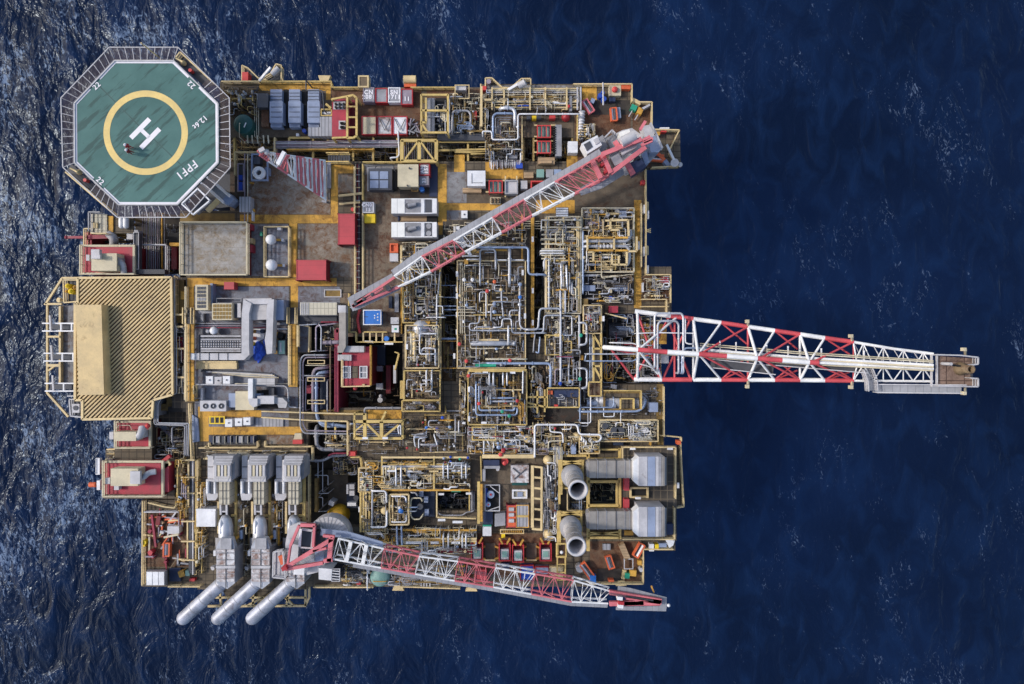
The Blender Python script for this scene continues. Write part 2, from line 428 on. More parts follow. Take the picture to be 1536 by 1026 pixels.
SC.view_settings.view_transform = 'Standard'; SC.view_settings.look = 'None'; SC.view_settings.exposure = 0
SC.render.engine = 'CYCLES'
try: SC.cycles.max_bounces = 5; SC.cycles.diffuse_bounces = 2; SC.cycles.use_denoising = True
except Exception: pass
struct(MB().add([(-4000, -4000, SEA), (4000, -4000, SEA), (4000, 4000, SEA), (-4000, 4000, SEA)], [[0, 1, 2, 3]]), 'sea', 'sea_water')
# ================================================================ decks
deck = MB()
for r in ((330, 122, 497, 206), (497, 131, 735, 206), (735, 126, 948, 206), (948, 154, 978, 252), (860, 206, 948, 252), (352, 242, 663, 410), (270, 316, 352, 410),
          (663, 242, 970, 330), (684, 330, 795, 690), (816, 330, 965, 470), (663, 330, 684, 395), (279, 410, 449, 690), (449, 410, 500, 484), (449, 484, 464, 530), (449, 618, 500, 634), (449, 634, 462, 690), (500, 410, 663, 505),
          (604, 505, 663, 690), (500, 612, 604, 634), (522, 634, 604, 690), (663, 572, 684, 690), (795, 508, 816, 690), (816, 470, 904, 690), (904, 576, 996, 690),
          (965, 400, 1007, 470), (212, 750, 296, 880), (172, 632, 228, 690), (156, 690, 262, 748), (121, 368, 201, 410), (296, 690, 462, 884), (462, 790, 540, 880),
          (540, 690, 655, 880), (655, 690, 706, 737), (655, 766, 706, 880), (706, 690, 855, 880), (855, 690, 886, 738), (855, 772, 886, 880),
          (886, 690, 930, 718), (886, 758, 930, 876), (930, 690, 1013, 826), (930, 826, 966, 876)):
    deck.box(*r, -1.2, 0)
deck.prism([(978, 193), (1020, 194), (1021, 250), (978, 252)], -1.2, 0)
struct(deck, 'main_deck', 'grate')
low = MB().box(345, 150, 940, 862, -9.5, -8).box(270, 380, 345, 850, -9.5, -8).box(180, 430, 270, 720, -9.5, -8).box(940, 480, 990, 820, -9.5, -8)
struct(low, 'lower_deck', 'deck_low')
hull = MB()
for x in (330, 560, 900):
    for y in (260, 780): hull.vcyl(x, y, 52, -32, -9.6, 24)
hull.box(270, 205, 960, 315, -36, -29).box(270, 725, 960, 835, -36, -29)
struct(hull, 'platform_hull', 'grey_dark')
# coloured plating, thin sheets laid on the main deck
ZP = .012
def plate(name, mat, z, *rs):
    mb = MB()
    for r in rs: mb.box(*r, z - .008, z)
    struct(mb, name, mat)
plate('deck_plating', 'deck_rust', ZP, (497, 133, 632, 204), (640, 133, 735, 200), (862, 150, 946, 204), (862, 207, 946, 250), (949, 156, 976, 250))
plate('deck_plating', 'deck_brown', ZP, (333, 124, 388, 204), (388, 136, 496, 204), (790, 180, 860, 204), (700, 258, 810, 305), (862, 252, 966, 310))
plate('deck_plating', 'deck_grime', ZP, (372, 244, 495, 321), (447, 336, 531, 416))
plate('deck_plating', 'deck_grey', ZP, (372, 336, 432, 414), (544, 246, 656, 262), (637, 262, 656, 300), (671, 258, 700, 304), (671, 314, 700, 330))
plate('deck_plating', 'deck_tan', ZP, (544, 262, 586, 440), (586, 262, 637, 356), (586, 356, 600, 505), (545, 440, 586, 505), (510, 440, 545, 505))
plate('deck_plating', 'deck_blue', ZP, (292, 430, 433, 640), (447, 430, 510, 484), (433, 572, 447, 612), (447, 484, 463, 528))
plate('deck_plating', 'deck_dark', ZP + .006, (880, 150, 946, 172), (352, 256, 371, 316), (818, 472, 880, 684), (705, 640, 800, 684), (540, 770, 655, 830), (872, 310, 950, 458))
plate('deck_plating', 'deck_rust', ZP, (218, 770, 294, 850), (885, 812, 960, 874), (700, 800, 850, 866))
plate('deck_plating', 'deck_brown', ZP, (600, 860, 700, 878), (706, 692, 850, 790), (470, 842, 600, 878))
YW = 'walkway'
plate(YW, 'ochre', .022, (360, 322, 533, 335), (434, 335, 446, 416), (281, 417, 505, 429), (436, 429, 447, 461), (389, 124, 496, 136), (489, 136, 496, 150))
plate(YW, 'ochre', .022, (496, 247, 507, 322), (507, 247, 531, 260), (657, 246, 670, 352), (670, 305, 753, 315.5), (681, 232, 697, 258), (728, 243, 785, 268))
plate(YW, 'ochre', .022, (804, 300, 862, 320), (850, 228, 866, 251), (951, 300, 962, 462), (873, 128, 895, 150), (297, 610, 313, 662), (313, 615, 392, 626), (313, 640, 452, 652))
plate(YW, 'ochre_dull', .022, (270, 320, 352, 334), (955, 462, 962, 470), (962, 420, 1003, 440), (985, 576, 995, 680), (480, 615, 600, 623))
plate(YW, 'ochre', .022, (281, 429, 291, 462), (436, 524, 446, 570), (590, 862, 640, 874))
# raised ochre gangways that run past the ventilation plant
def gangway(label, rects, z, zf, rails, mat='ochre'):
    t = thing('gangway', label, 'walkway', rects[0][0], rects[0][1], zf)
    mb = MB()
    for r in rects: mb.box(*r, z - .15, z)
    part(mb, 'walking_surface', mat, t)
    for r in rects[:1]: legs(t, (r[0] + 1, r[1] + 1, r[2] - 1, r[3] - 1), z - .15, zf)
    for rl in rails: prail(t, rl, z)
    return t
gangway('long ochre gangway along the west side of the ventilation plant', [(279, 486, 291, 602)], 1.6, .03, [[(279, 486), (279, 602)]])
gangway('ochre gangway with dark stair head between the blue tarpaulin and the mauve pipe loops', [(433, 486, 446, 580)], 1.6, .03, [[(433, 488), (433, 578)], [(446, 488), (446, 520)]])
def stair(label, x0, y0, x1, y1, z0, z1, along, n=9, mat='grey_dark', rmat='yellow'):
    t = thing('deck_stair', label, 'stairs', (x0 + x1) / 2, (y0 + y1) / 2, min(z0, z1), 'steel stairs between deck levels')
    mb = MB()
    for i in range(n):
        f0, f1 = i / n, (i + .75) / n; z = z0 + (z1 - z0) * (i + .5) / n
        r = (x0 + (x1 - x0) * f0, y0, x0 + (x1 - x0) * f1, y1) if along == 'x' else (x0, y0 + (y1 - y0) * f0, x1, y0 + (y1 - y0) * f1)
        mb.box(*r, z - .06, z)
    part(mb, 'treads', mat, t)
    for k in (0, 1):
        a, b = ((P(x0, (y0, y1)[k], z0), P(x1, (y0, y1)[k], z1)) if along == 'x' else (P((x0, x1)[k], y0, z0), P((x0, x1)[k], y1, z1)))
        m = MB().beam(a, b, .16, .3); up = Vector((0, 0, 1.0)); m.beam(a + up, b + up, .14)
        for f in (0, .5, 1): c = a.lerp(b, f); m.beam(c, c + up, .08)
        part(m, 'stringer', rmat, t)
    return t
stair('dark stair dropping from ochre deck at the northwest corner of the ventilation plant', 279, 462, 291, 486, .05, 1.6, 'y', rmat='cream')
stair('dark stair between the silver elbow ducts and the ochre gangway east of them', 434, 462, 446, 486, .05, 1.6, 'y', rmat='cream')
stair('dark cream-railed stair beside the rooftop fan unit at the bottom of the ochre gangway', 283, 578, 295, 596, 1.6, .05, 'y', rmat='cream')
stair('yellow-railed stair rising to the north pipe deck above the ochre corner', 492, 232, 526, 245, .05, 1.4, 'x', rmat='yellow')
stair('yellow-railed grey stair tower between the two central process modules', 669, 590, 698, 618, -4, .6, 'y', 10, 'walk_grey', 'yellow')
rail([(544, 246), (544, 300)], 0, 'cream handrail along the west edge of the container laydown deck', 'yellow')
rail([(544, 320), (544, 440)], 0, 'cream handrail along the narrow cable trench beside the red container')
rail([(332, 122), (389, 122)], 0, 'short cream handrail at the deck edge beside the helideck corner')
rail([(390, 122), (497, 122), (497, 131), (545, 131)], 0, 'cream handrail at the sea edge behind the three blue-grey units', 'yellow')
rail([(616, 131), (684, 131)], 0, 'cream handrail at the sea edge behind the yellow slatted cage', 'yellow')
rail([(860, 126), (948, 126), (948, 152)], 0, 'cream handrail round the northeast corner by the red-capped box')
rail([(960, 153), (978, 153), (978, 190)], 0, 'cream handrail round the dark corner platform north of the upper crane')
rail([(980, 194), (1019, 195), (1004, 226), (1012, 240), (1020, 249), (978, 251)], 0, 'cream handrail round the pointed platform east of the upper crane')
rail([(969, 254), (969, 410)], 0, 'long cream handrail at the east sea edge beside the ochre walkway')
rail([(962, 305), (962, 400)], .02, 'inner cream handrail between the ochre walkway and the dark sea-edge strip')
rail([(969, 412), (1006, 412), (1006, 454)], 0, 'cream handrail round the small brown east balcony above the flare boom root')
rail([(996, 580), (996, 655)], 0, 'cream handrail at the east edge south of the flare boom')
rail([(885, 876), (965, 876), (965, 824), (1010, 824)], 0, 'cream handrail round the southeast corner laydown deck')
rail([(214, 752), (213, 878)], 0, 'cream handrail at the west edge of the scrap-strewn rusty deck')
rail([(252, 880), (300, 880)], 0, 'cream handrail at the south edge beside the white ribbed box')
rail([(296, 690), (296, 800)], 0, 'cream handrail along the west side of the first turbine')
rail([(463, 700), (463, 788)], 0, 'cream handrail between the third turbine and the dark bay')
rail([(298, 672), (313, 672), (313, 664)], 0, 'little cream handrail corner above the first turbine')
rail([(308, 669), (308, 671.5), (386, 671.5), (386, 662)], 0, 'cream handrail below the dark row of cable boxes north of the turbines')
rail([(397, 662), (397, 670), (468, 670), (468, 690)], 0, 'cream handrail north of the third turbine')
rail([(392, 617), (470, 619.5), (530, 621)], .4, 'upper of two cream handrails along the walkway south of the red grille house')
rail([(392, 626), (470, 631), (521, 632), (521, 683)], .4, 'lower of two cream handrails along the walkway, turning down past the mauve pipes')
rail([(470, 881), (560, 881)], 0, 'cream handrail at the south sea edge under the lower crane cab')
rail([(600, 880), (690, 883)], 0, 'cream handrail at the south sea edge below the boom')
rail([(262, 414), (262, 470)], 0, 'cream handrail beside the northeast corner of the striped roof')
rail([(278, 430), (277, 600)], .02, 'cream handrail between the striped roof and the ventilation plant deck', 'beige')
# ================================================================ helideck
ZH = 9.0
def helideck():
    t = thing('helideck', 'green octagonal helicopter deck with yellow ring, white H and safety net', 'helideck', 219, 199, ZH)
    O = [(172, 91), (260, 91), (327, 155), (327.5, 244), (266, 307), (178, 307), (112, 244), (111.5, 155)]
    def sc(pts, d):
        out = []
        for x, y in pts:
            v = Vector((x - 219.3, y - 199)); v *= (v.length - d) / v.length; out.append((219.3 + v.x, 199 + v.y))
        return out
    part(MB().prism(O, ZH - .5, ZH), 'landing_deck', 'helideck_green', t)
    I = sc(O, 4.2); b = MB()
    for i in range(8):
        a0, a1, b0, b1 = [P(*q, ZH + .02) for q in (O[i], O[(i + 1) % 8], I[i], I[(i + 1) % 8])]
        for f0, f1 in (((0, .36), (.6, 1)) if i in (1, 5, 7) else ((0, 1),)):
            b = MB().add([a0.lerp(a1, f0), a0.lerp(a1, f1), b0.lerp(b1, f1), b0.lerp(b1, f0)], [[3, 2, 1, 0]]); part(b, 'deck_border', 'helideck_border', t)
    g = MB()
    for i in range(8):
        g.beam(P(*O[i], ZH + .1), P(*O[(i + 1) % 8], ZH + .1), .16, .12)
    part(g, 'edge_gutter', 'grey_light', t)
    c = P(218.5, 199, ZH + .02); r = MB(); n = 96; k = K(ZH)
    vs = [c + Vector((math.cos(2 * PI * i / n), math.sin(2 * PI * i / n), 0)) * q for q in (53.8 * k, 63.4 * k) for i in range(n)]
    r.add(vs, [[i, n + i, n + (i + 1) % n, (i + 1) % n] for i in range(n)]); part(r, 'aiming_circle', 'ring', t)
    hm = MB()
    def stripe(a, b_, w_):
        a, b_ = P(*a, ZH + .021), P(*b_, ZH + .021); d = (b_ - a).normalized(); q = Vector((-d.y, d.x, 0)) * w_ / 2 * k
        hm.add([a - q, b_ - q, b_ + q, a + q], [[0, 1, 2, 3]])
    stripe((196.2, 207), (224.3, 178.4), 7.4); stripe((211.4, 222), (239.2, 193.2), 7.4)
    stripe((212.5, 195.4), (223.2, 205.6), 6)
    part(hm, 'h_marking', 'mark_white', t)
    for a, b in (((148, 128), (210, 190)), ((229, 207), (297, 271)), ((228, 190), (262, 158))): part(MB().beam(P(*a, ZH - .02), P(*b, ZH - .02), .16, .06), 'deck_seam', 'green_tank', t)
    text(t, '22', 145, 129, ZH + .05, .72, 43, 'mark_white')
    text(t, '22', 287.2, 127, ZH + .05, .74, 137, 'mark_white')
    text(t, '22', 150, 271.6, ZH + .05, .74, -43, 'mark_white')
    text(t, '12.6t', 300, 183, ZH + .05, .72, 221, 'mark_white')
    text(t, 'FPF1', 280, 254.6, ZH + .05, 1.12, 218, 'mark_white')
    N = [(164, 71), (267, 71), (344, 147), (345.5, 251), (279, 326), (176, 326), (94.5, 251), (91.5, 147)]
    zn = ZH + .15
    for i in range(8):
        j = (i + 1) % 8; a0, a1, b0, b1 = P(*O[i], ZH - .1), P(*O[j], ZH - .1), P(*N[i], zn), P(*N[j], zn)
        f = MB().beam(b0, b1, .12)
        m = max(5, round((b1 - b0).length / 1.05)); s0, s1 = {1: (.6, 1), 5: (0, .5)}.get(i, (0, 1))
        for q in range(m + 1):
            if s0 <= q / m <= s1: f.beam(a0.lerp(a1, q / m), b0.lerp(b1, q / m), .075)
        fr = part(f, 'net_frame', 'grey_light', t)
        part(MB().add([a0.lerp(a1, s0), a0.lerp(a1, s1), b0.lerp(b1, s1), b0.lerp(b1, s0)], [[3, 2, 1, 0]]), 'safety_net', 'net', fr)
    # support truss and columns
    for x, y in ((180, 150), (262, 150), (262, 250), (180, 250), (219, 200)):
        p = P(x, y, ZH); part(MB().tube([(p.x, p.y, -14), (p.x, p.y, ZH - .5)], .45, 10), 'support_column', 'grey', t)
    tr = MB()
    for i in range(8):
        a = P(*O[i], ZH - .9); tr.beam(a, P(219, 200, ZH - 4), .3); tr.beam(a, P(*O[(i + 1) % 8], ZH - .9), .3)
    part(tr, 'support_truss', 'grey', t)
helideck()
def deck_access(label, poly, inner, monitor):
    t = thing('access_platform', label, 'platform', *poly[0], ZH - 1)
    part(MB().prism(poly, ZH - 1.2, ZH - 1.05), 'platform_floor', 'grey_dark', t)
    n = len(poly); m = MB()
    for a, b in inner: rail_mb([a, b], ZH - 1.05, rr=.08, mb=m)
    part(m, 'handrail', 'cream', t)
    c = P(*monitor, ZH)                               # foam monitor
    part(MB().lathe(c + Vector((0, 0, -1)), [(.35, 0), (.35, .3), (.2, .4), (.16, 1), (.05, 1.1)], 14).tube([c + Vector((-.6, .3, .2)), c, c + Vector((.5, -.3, .35))], .12, 8), 'foam_monitor', 'cream', t)
    part(MB().vcyl(monitor[0] + 14, monitor[1] + 14, 2.6, ZH - 1, ZH - .2, 12), 'extinguisher', 'red_bright', t)
deck_access('northeast access platform of the helideck with cream foam monitor', [(262, 90), (272, 77), (322, 127), (308, 131)], [((270, 78), (322, 126)), ((264, 86), (270, 78))], (271, 91))
deck_access('southwest access platform of the helideck with tan sea rail', [(108, 246), (98, 258), (172, 322), (172, 306)], [((98, 258), (172, 322))], (113, 256))
st = thing('helideck_stair', 'grey stairway descending from the southeast side of the helideck', 'stairs', 320, 285, 0)
m = MB()
for i in range(14):
    f = i / 13; c = (306 + 34 * f, 270 + 30 * f); m.obox(c[0], c[1], 3.4, 13, PI / 4, ZH - 1 - 6 * f - .08, ZH - 1 - 6 * f)
part(m, 'treads', 'walk_grey', st)
m = MB()
for s in (-1, 1):
    o = 4.6 * s; a = P(306 - o, 270 + o, ZH); b = P(340 - o, 300 + o, ZH - 6); m.beam(a, b, .18); m.beam(a - Vector((0, 0, 1)), b - Vector((0, 0, 1)), .15, .3)
part(m, 'stringer', 'white', st)
part(MB().obox(300, 304, 22, 30, PI / 4, ZH - 1.6, ZH - 1.4), 'landing', 'grey_dark', st)
m = MB()
for a, b in (((273, 306), (297, 283)), ((297, 283), (315, 301)), ((273, 306), (290, 322)), ((290, 322), (314, 302))): m.beam(P(*a, ZH), P(*b, ZH), .18, .3); 
part(m, 'landing_frame', 'white', st)
part(MB().obox(341, 298, 16, 13, PI / 4, .3, 2.8), 'machinery_box', 'grey_blue', st)
part(MB().obox(319, 307, 6, 26, PI / 4, 2.6, 3.2), 'yellow_kick_plate', 'cream', st)
# two crew on the helideck
def person(label, px, py, face, coat, z=ZH + .02):
    t = thing('person', label, 'person', px, py, z, None)
    f = Vector((math.cos(face), math.sin(face), 0)); s = Vector((-f.y, f.x, 0)); c = P(px, py, z)
    up = Vector((0, 0, 1))
    V = [c + up * .95, c + up * 1.2, c + up * 1.42, c + up * 1.56]
    R = [.17, .17, .15, .07]; E = [(0, 1), (1, 2), (2, 3)]
    for g in (-1, 1):
        b = len(V)
        V += [c + s * g * .2 + up * 1.43, c + s * g * .29 + up * 1.15 - f * .05, c + s * g * .27 + up * .93 + f * .16, c + s * g * .25 + f * .24 + up * .86]
        R += [.085, .065, .05, .035]; E += [(2, b), (b, b + 1), (b + 1, b + 2), (b + 2, b + 3)]
        b = len(V)
        V += [c + s * g * .1 + up * .88, c + s * g * .12 + up * .48 + f * .05 * g, c + s * g * .13 + up * .08 + f * .1 * g - f * .03, c + s * g * .14 + up * .04 + f * (.1 * g + .18)]
        R += [.115, .08, .06, .05]; E += [(0, b), (b, b + 1), (b + 1, b + 2), (b + 2, b + 3)]
    me = bpy.data.meshes.new('body'); me.from_pydata([tuple(v - c) for v in V], E, []); me.update()
    o = bpy.data.objects.new('body', me); COL.objects.link(o); o.parent = t
    o.modifiers.new('skin', 'SKIN'); o.modifiers.new('sub', 'SUBSURF').levels = 1; o.modifiers['sub'].render_levels = 2
    for i, v in enumerate(me.skin_vertices[0].data): v.radius = (R[i], R[i]); v.use_root = i == 0
    dg = bpy.context.evaluated_depsgraph_get(); m2 = bpy.data.meshes.new_from_object(o.evaluated_get(dg)); o.modifiers.clear(); o.data = m2
    m2.materials.clear(); m2.materials.append(MATS[coat])
    h = c + up * 1.68 + f * .02
    part(MB().sph(h, .105, 14, 9, 1.2).sph(h + f * .1 - up * .02, .025, 6, 5).sph(h + s * .1, .03, 6, 5).sph(h - s * .1, .03, 6, 5), 'head', 'skin', t)
    part(MB().lathe(h + up * .02, [(.19, 0), (.15, .02), (.145, .07), (.1, .13), (.01, .155)], 16), 'hard_hat', 'mark_white', t)
    for q in (-1, 1): part(MB().sph(c + s * q * .27 + f * .25 + up * .84, .05, 8, 6), 'glove', 'crane_white', t)
person('person in red coverall and white hard hat, nearer the H marking', 198.2, 222.6, 2.6, 'red')
person('person in red coverall standing just south of the other on the helideck', 200, 230.2, 2.9, 'red_dark')
wind = thing('antenna_mast', 'thin white pole standing at the north edge of the helideck net', 'mast', 236, 84, ZH - 1)
p = P(236, 84, ZH); part(MB().tube([(p.x, p.y, ZH - 1), (p.x, p.y, ZH + 4)], .09, 8), 'pole', 'cream', wind); part(MB().tube([(p.x - .3, p.y, ZH + 3.6), (p.x + .3, p.y, ZH + 3.6)], .06, 6), 'crossbar', 'white', wind)
# ================================================================ modules on the west side
def ac_box(t, r, z0, z1, mat='beige'):
    return part(MB().box(*r, z0, z1), 'air_handler', mat, t)
# grating perch and tanks below the helideck
g = thing('grating_platform', 'cream grating platform with small hatch left below the helideck', 'platform', 157, 335, -4)
part(MB().box(136, 321, 160, 350, -.2, 0), 'grating', 'panel_tan', g); part(MB().box(140, 334, 146, 342, 0, .25), 'hatch', 'cream', g)
prail(g, [(133, 346), (133, 318), (150, 318)], 0, 'grey'); prail(g, [(136, 350), (160, 350)], 0, 'cream'); legs(g, (138, 323, 158, 348), -.2, -8)
g = thing('service_platform', 'grey-brown service platform carrying two white gas bottles under the net', 'platform', 186, 336, -4)
part(MB().box(170, 326, 200, 350, -.6, -.4), 'grating', 'grate', g); part(MB().box(162, 324, 169.5, 348, -.5, -.2), 'painted_strip', 'ochre', g)
for x in (182.5, 189): part(MB().tube(bend([P(x, 329, .3), P(x, 339, .3)], .1), .42, 12).sph(P(x, 329, .3), .42, 10, 7).sph(P(x, 339, .3), .42, 10, 7), 'gas_bottle', 'white', g)
legs(g, (172, 328, 198, 348), -.6, -8)
part(MB().box(201, 345, 207, 352, -.5, .6), 'valve_box', 'grey', g)
g = thing('silver_air_duct', 'pale grey curved air duct hanging beside the yellow ladder bay', 'duct', 168, 360, -3)
part(MB().tube(bend([P(163, 350, -.5), P(171, 357, -.5), P(171, 368, -2)], .6), .62, 14), 'duct', 'grey_light', g); part(MB().box(190, 351, 199, 359, -2, -.6), 'fan_box', 'grey_light', g)
g = thing('ladder_bay', 'dark bay with yellow ladder rungs beneath the grey-brown service platform', 'ladder', 180, 360, -5)
part(MB().box(137, 361, 199, 364.5, -5, -4.8), 'floor', 'black', g)
m = MB()
for y in (352, 355, 358, 361, 364): m.beam(P(176, y, -1.5), P(189, y, -1.5), .12)
part(m, 'rungs', 'ochre_dull', g)
g = thing('outrigger_boom', 'rust red boom sticking out over the sea from the west side', 'boom', 130, 356, -3)
part(MB().beam(P(99, 356, -1), P(126, 356, -1), .38, .3).beam(P(126, 356, -1), P(162, 355, -1), .6, .4), 'spar', 'pipe_red', g); part(MB().sph(P(100, 356, -1), .3, 10, 7), 'end_cap', 'pipe_red', g)
g = thing('small_red_house', 'small red-roofed block with tan edge beside the rust red boom', 'building', 135, 356, -6)
part(MB().box(127, 349, 137, 367, -6, -1.5), 'walls', 'red_dark', g); part(MB().box(126.5, 348.5, 137.3, 367.5, -1.5, -1.3), 'roof', 'red_roof', g)
prail(g, [(126, 367), (126, 343), (137, 343)], -1.3, 'cream')
def red_house(label, wall, roof, box, z, extras):
    t = thing('red_roofed_house', label, 'building', (wall[0] + wall[2]) / 2, (wall[1] + wall[3]) / 2, -6)
    part(MB().box(wall[0] + 2, wall[1] + 2, wall[2] - 2, wall[3] - 2, -8, z - .2), 'walls', 'red_dark', t)
    part(MB().box(*roof, z - .2, z), 'roof', 'red_roof', t)
    part(MB().ring(*wall, 3.2, z - .3, z + .12), 'gutter_walkway', 'beige', t)
    part(MB().box(*box, z, z + 1.9), 'air_handler', 'beige', t)
    prail(t, [(wall[0] + 1, wall[1] + 1), (wall[0] + 1, wall[3] - 1), (wall[2] - 1, wall[3] - 1)], z + .12, 'beige')
    extras(t, z); return t
def ex1(t, z):
    part(MB().box(129, 382, 134, 391, z, z + .9), 'side_box', 'grey_light', t)
    part(MB().box(136.5, 374, 149, 388, z + 1.9, z + 2.5).box(143, 382, 150, 388, z + 2.5, z + 2.9), 'fan_unit', 'grey_light', t)
    part(MB().tube(bend([P(168, 392, z + 1), P(184, 392, z + 1), P(186, 410, z + .5)], 1.2), .42, 12), 'duct', 'grey_light', t)
    part(MB().box(167, 386, 178, 398, z, z + 1.6), 'fan_box', 'grey', t)
red_house('red-roofed house with cream air handler right above the striped roof', (119, 367, 202, 412), (122, 369, 200, 409), (137, 380, 175, 406), 1.0, ex1)
def ex2(t, z):
    part(MB().box(164, 648, 170, 659, z, z + .8), 'side_box', 'grey_light', t)
    part(MB().tube(bend([P(205, 656, z + 1.2), P(212, 651, z + 1.6), P(214, 641, z + 1)], .8), .55, 12), 'duct', 'grey_light', t)
    part(MB().box(206, 646, 214, 657, z, z + 1.5), 'fan_box', 'grey_light', t)
    part(pipe_mb([(175, 643), (178, 638), (195, 638), (198, 645)], 1.1, z + .7, z), 'vent_pipe', 'pipe_cream', t)
    part(MB().sph(P(221.5, 639, z + 1), .38, 10, 7), 'warning_lamp', 'red_bright', t)
red_house('smaller red-roofed house with long cream air handler just below the striped roof', (171, 631, 226, 673), (174, 633, 225, 671), (171.5, 648, 204, 661.5), .6, ex2)
def ex3(t, z):
    part(MB().box(158, 717, 165, 726, z, z + .9), 'side_box', 'grey_light', t); part(MB().box(171, 729, 178, 735, z, z + .8), 'side_box', 'grey_light', t)
    part(MB().box(195, 707, 210, 726, z + 1.9, z + 2.4), 'fan_unit', 'grey_light', t)
    part(MB().tube(bend([P(200, 717.5, z + 1.3), P(215, 717, z + 1.3), P(222, 709, z + 1.3), P(234, 707.5, z + 1)], .6), .42, 12), 'duct', 'silver', t)
    part(MB().box(246.5, 695, 253, 738, -6, z - .3), 'east_wall_panel', 'red_roof', t)
    part(MB().obox(248, 697, 14, 9, -.6, z - .6, z - .3), 'stair_head', 'cream', t)
    part(MB().obox(249, 688, 13, 5, -.7, z - .8, z - .2), 'wall_flashing', 'red', t)
red_house('largest red-roofed house with jointed silver duct, overhanging the western sea', (153, 691, 245, 746), (158, 695, 241, 741), (166, 703, 207, 729), 2.0, ex3)
solo(MB().box(144, 688, 149, 711, .9, 1.6).ring(143.5, 687, 149.5, 712, .8, 1.6, 1.7), 'life_raft_cradle', 'long white cradle hung off the west wall of the largest red-roofed house', 'life raft', 'white')
g = thing('davit_arm', 'orange davit tip on a white bracket west of the largest red-roofed house', 'davit', 140, 727, .5)
part(MB().tube([P(134.5, 727, 1), P(144, 727, 1)], .38, 10), 'arm', 'orange', g); part(MB().obox(147.5, 728, 5, 14, 0, .4, 1.3), 'bracket', 'white', g)
# gangways and equipment between the two lower red houses
g = thing('equipment_gallery', 'narrow gallery of cream pipes and valves between the two lower red-roofed houses', 'gallery', 195, 682, -2)
part(MB().box(158, 675, 228, 690, -2.4, -2.2), 'floor', 'grate_dark', g); fill(g, (160, 675, 226, 689), -2.2, 16, 31, -2.2, nv=6, nb=6); prail(g, [(160, 674), (226, 674)], -2, 'cream'); prail(g, [(158, 689), (224, 689)], -2, 'beige')
g = thing('cable_trench', 'trench of long mauve and silver pipes running south from the helideck', 'pipe rack', 232, 372, -6)
part(MB().box(203, 322, 270, 411, -6.4, -6.2), 'floor', 'deck_dark', g)
xs = [214, 217.5, 220, 222.5, 225, 227.5, 230.5, 233.5, 236.5, 239, 246.5]
for i, x in enumerate(xs): pipe(g, ['pipe_mauve', 'silver_dull', 'pipe_mauve', 'pipe_cream', 'grey_light', 'pipe_mauve', 'grey_light', 'silver', 'pipe_mauve', 'silver_dull', 'grey_light'][i], [1.3, 1.1, 1.8, 1.2, 1.6, 1.9, 2, 1.6, 1.2, 1.5, 1.1][i], -3 + .25 * (i % 3), [(x, 318), (x, 407)], -6.2)
pipe(g, 'ochre', 2.3, -2.6, [(243, 320), (243, 404)], -6.2); pipe(g, 'ochre', 1.8, -3, [(212.5, 350), (212.5, 402)], -6.2)
part(MB().box(253, 349, 268, 364, -6.2, -3), 'machinery_box', 'black', g); part(MB().box(257, 370, 265, 404, -6.2, -3), 'red_panel', 'red_dark', g); part(MB().box(254, 364, 269, 369, -6, -2), 'cross_beam', 'ochre', g)
prail(g, [(213, 367), (249, 367), (249, 410)], -1.8, 'grey_light'); fill(g, (250, 336, 269, 408), -6, 10, 17, -6.2, nv=3, nb=2)
g = thing('dark_cable_tray', 'dark blue-grey L-shaped cable duct beside the upper red-roofed house', 'cable tray', 204, 380, -1)
part(MB().box(200.5, 349, 207.5, 404, -.4, .6).box(198, 404, 247, 411, -.4, .6), 'tray', 'grey_dark', g); part(MB().ring(200, 348, 208, 404, .8, .6, .75), 'rim', 'grey_light', g)
g = thing('flat_roofed_house', 'large house with a flat worn grey roof and red east wall', 'building', 321, 372, -6)
part(MB().box(272, 335, 368, 411, -6, 2.3), 'walls', 'red_dark', g); part(MB().box(270.5, 334, 369, 412, 2.3, 2.5), 'roof', 'roof_grey', g)
prail(g, [(270, 333), (270, 412), (370, 412), (370, 333), (270, 333)], 2.5, 'beige'); part(MB().box(368.6, 336, 372, 411, 0, 1.2), 'red_wall_base', 'red', g)
solo(MB().box(372.5, 336, 377, 345, 0, 1.2), 'fire_cabinet', 'upper red fire cabinet against the east wall of the flat-roofed house', 'cabinet', 'red_roof')
solo(MB().box(372.5, 367, 378, 378, 0, 1.4), 'fire_cabinet', 'lower red fire cabinet against the east wall of the flat-roofed house', 'cabinet', 'red_roof')
solo(MB().box(373, 357, 378.5, 365, 0, 1.2), 'junction_cabinet', 'small tan cabinet between the red fire cabinets', 'cabinet', 'tan')
solo(MB().vcyl(391.5, 352, 2.2, 0, 1.2, 10).vcyl(391.5, 349, 1.8, 0, 1, 10), 'eyewash_station', 'small teal safety shower post left of the radome platform', 'safety shower', 'teal')
g = thing('radome_platform', 'grey railed platform carrying the two white radomes', 'platform', 414, 376, 0)
part(MB().box(395, 338, 433, 416, .1, .5), 'platform_floor', 'deck_blue', g); prail(g, [(396, 340), (433, 340), (433, 415), (396, 415)], .5, 'cream', True); 
m = MB()
for y in (362, 378, 398): m.box(398, y, 431, y + .8, .5, .53)
part(m, 'seams', 'grey_dark', g)
def radome(label, x, y, r):
    t = thing('radome', label, 'radome', x, y, .5, 'white radomes on the grey platform')
    c = P(x, y, 2.6); part(MB().vcyl(x, y, r * .55, .5, 1.8, 16), 'pedestal', 'grey_light', t); part(MB().sph(c, r * K(2.6), 28, 15), 'dome', 'white', t)
    part(MB().beam(P(x + r, y + .6, 1.6), P(x + r + 11, y + .6, .9), .3), 'waveguide', 'ochre', t); part(MB().box(x + r + 8, y - 1.5, x + r + 11.5, y + 2.5, .5, 1.3), 'junction_box', 'white', t)
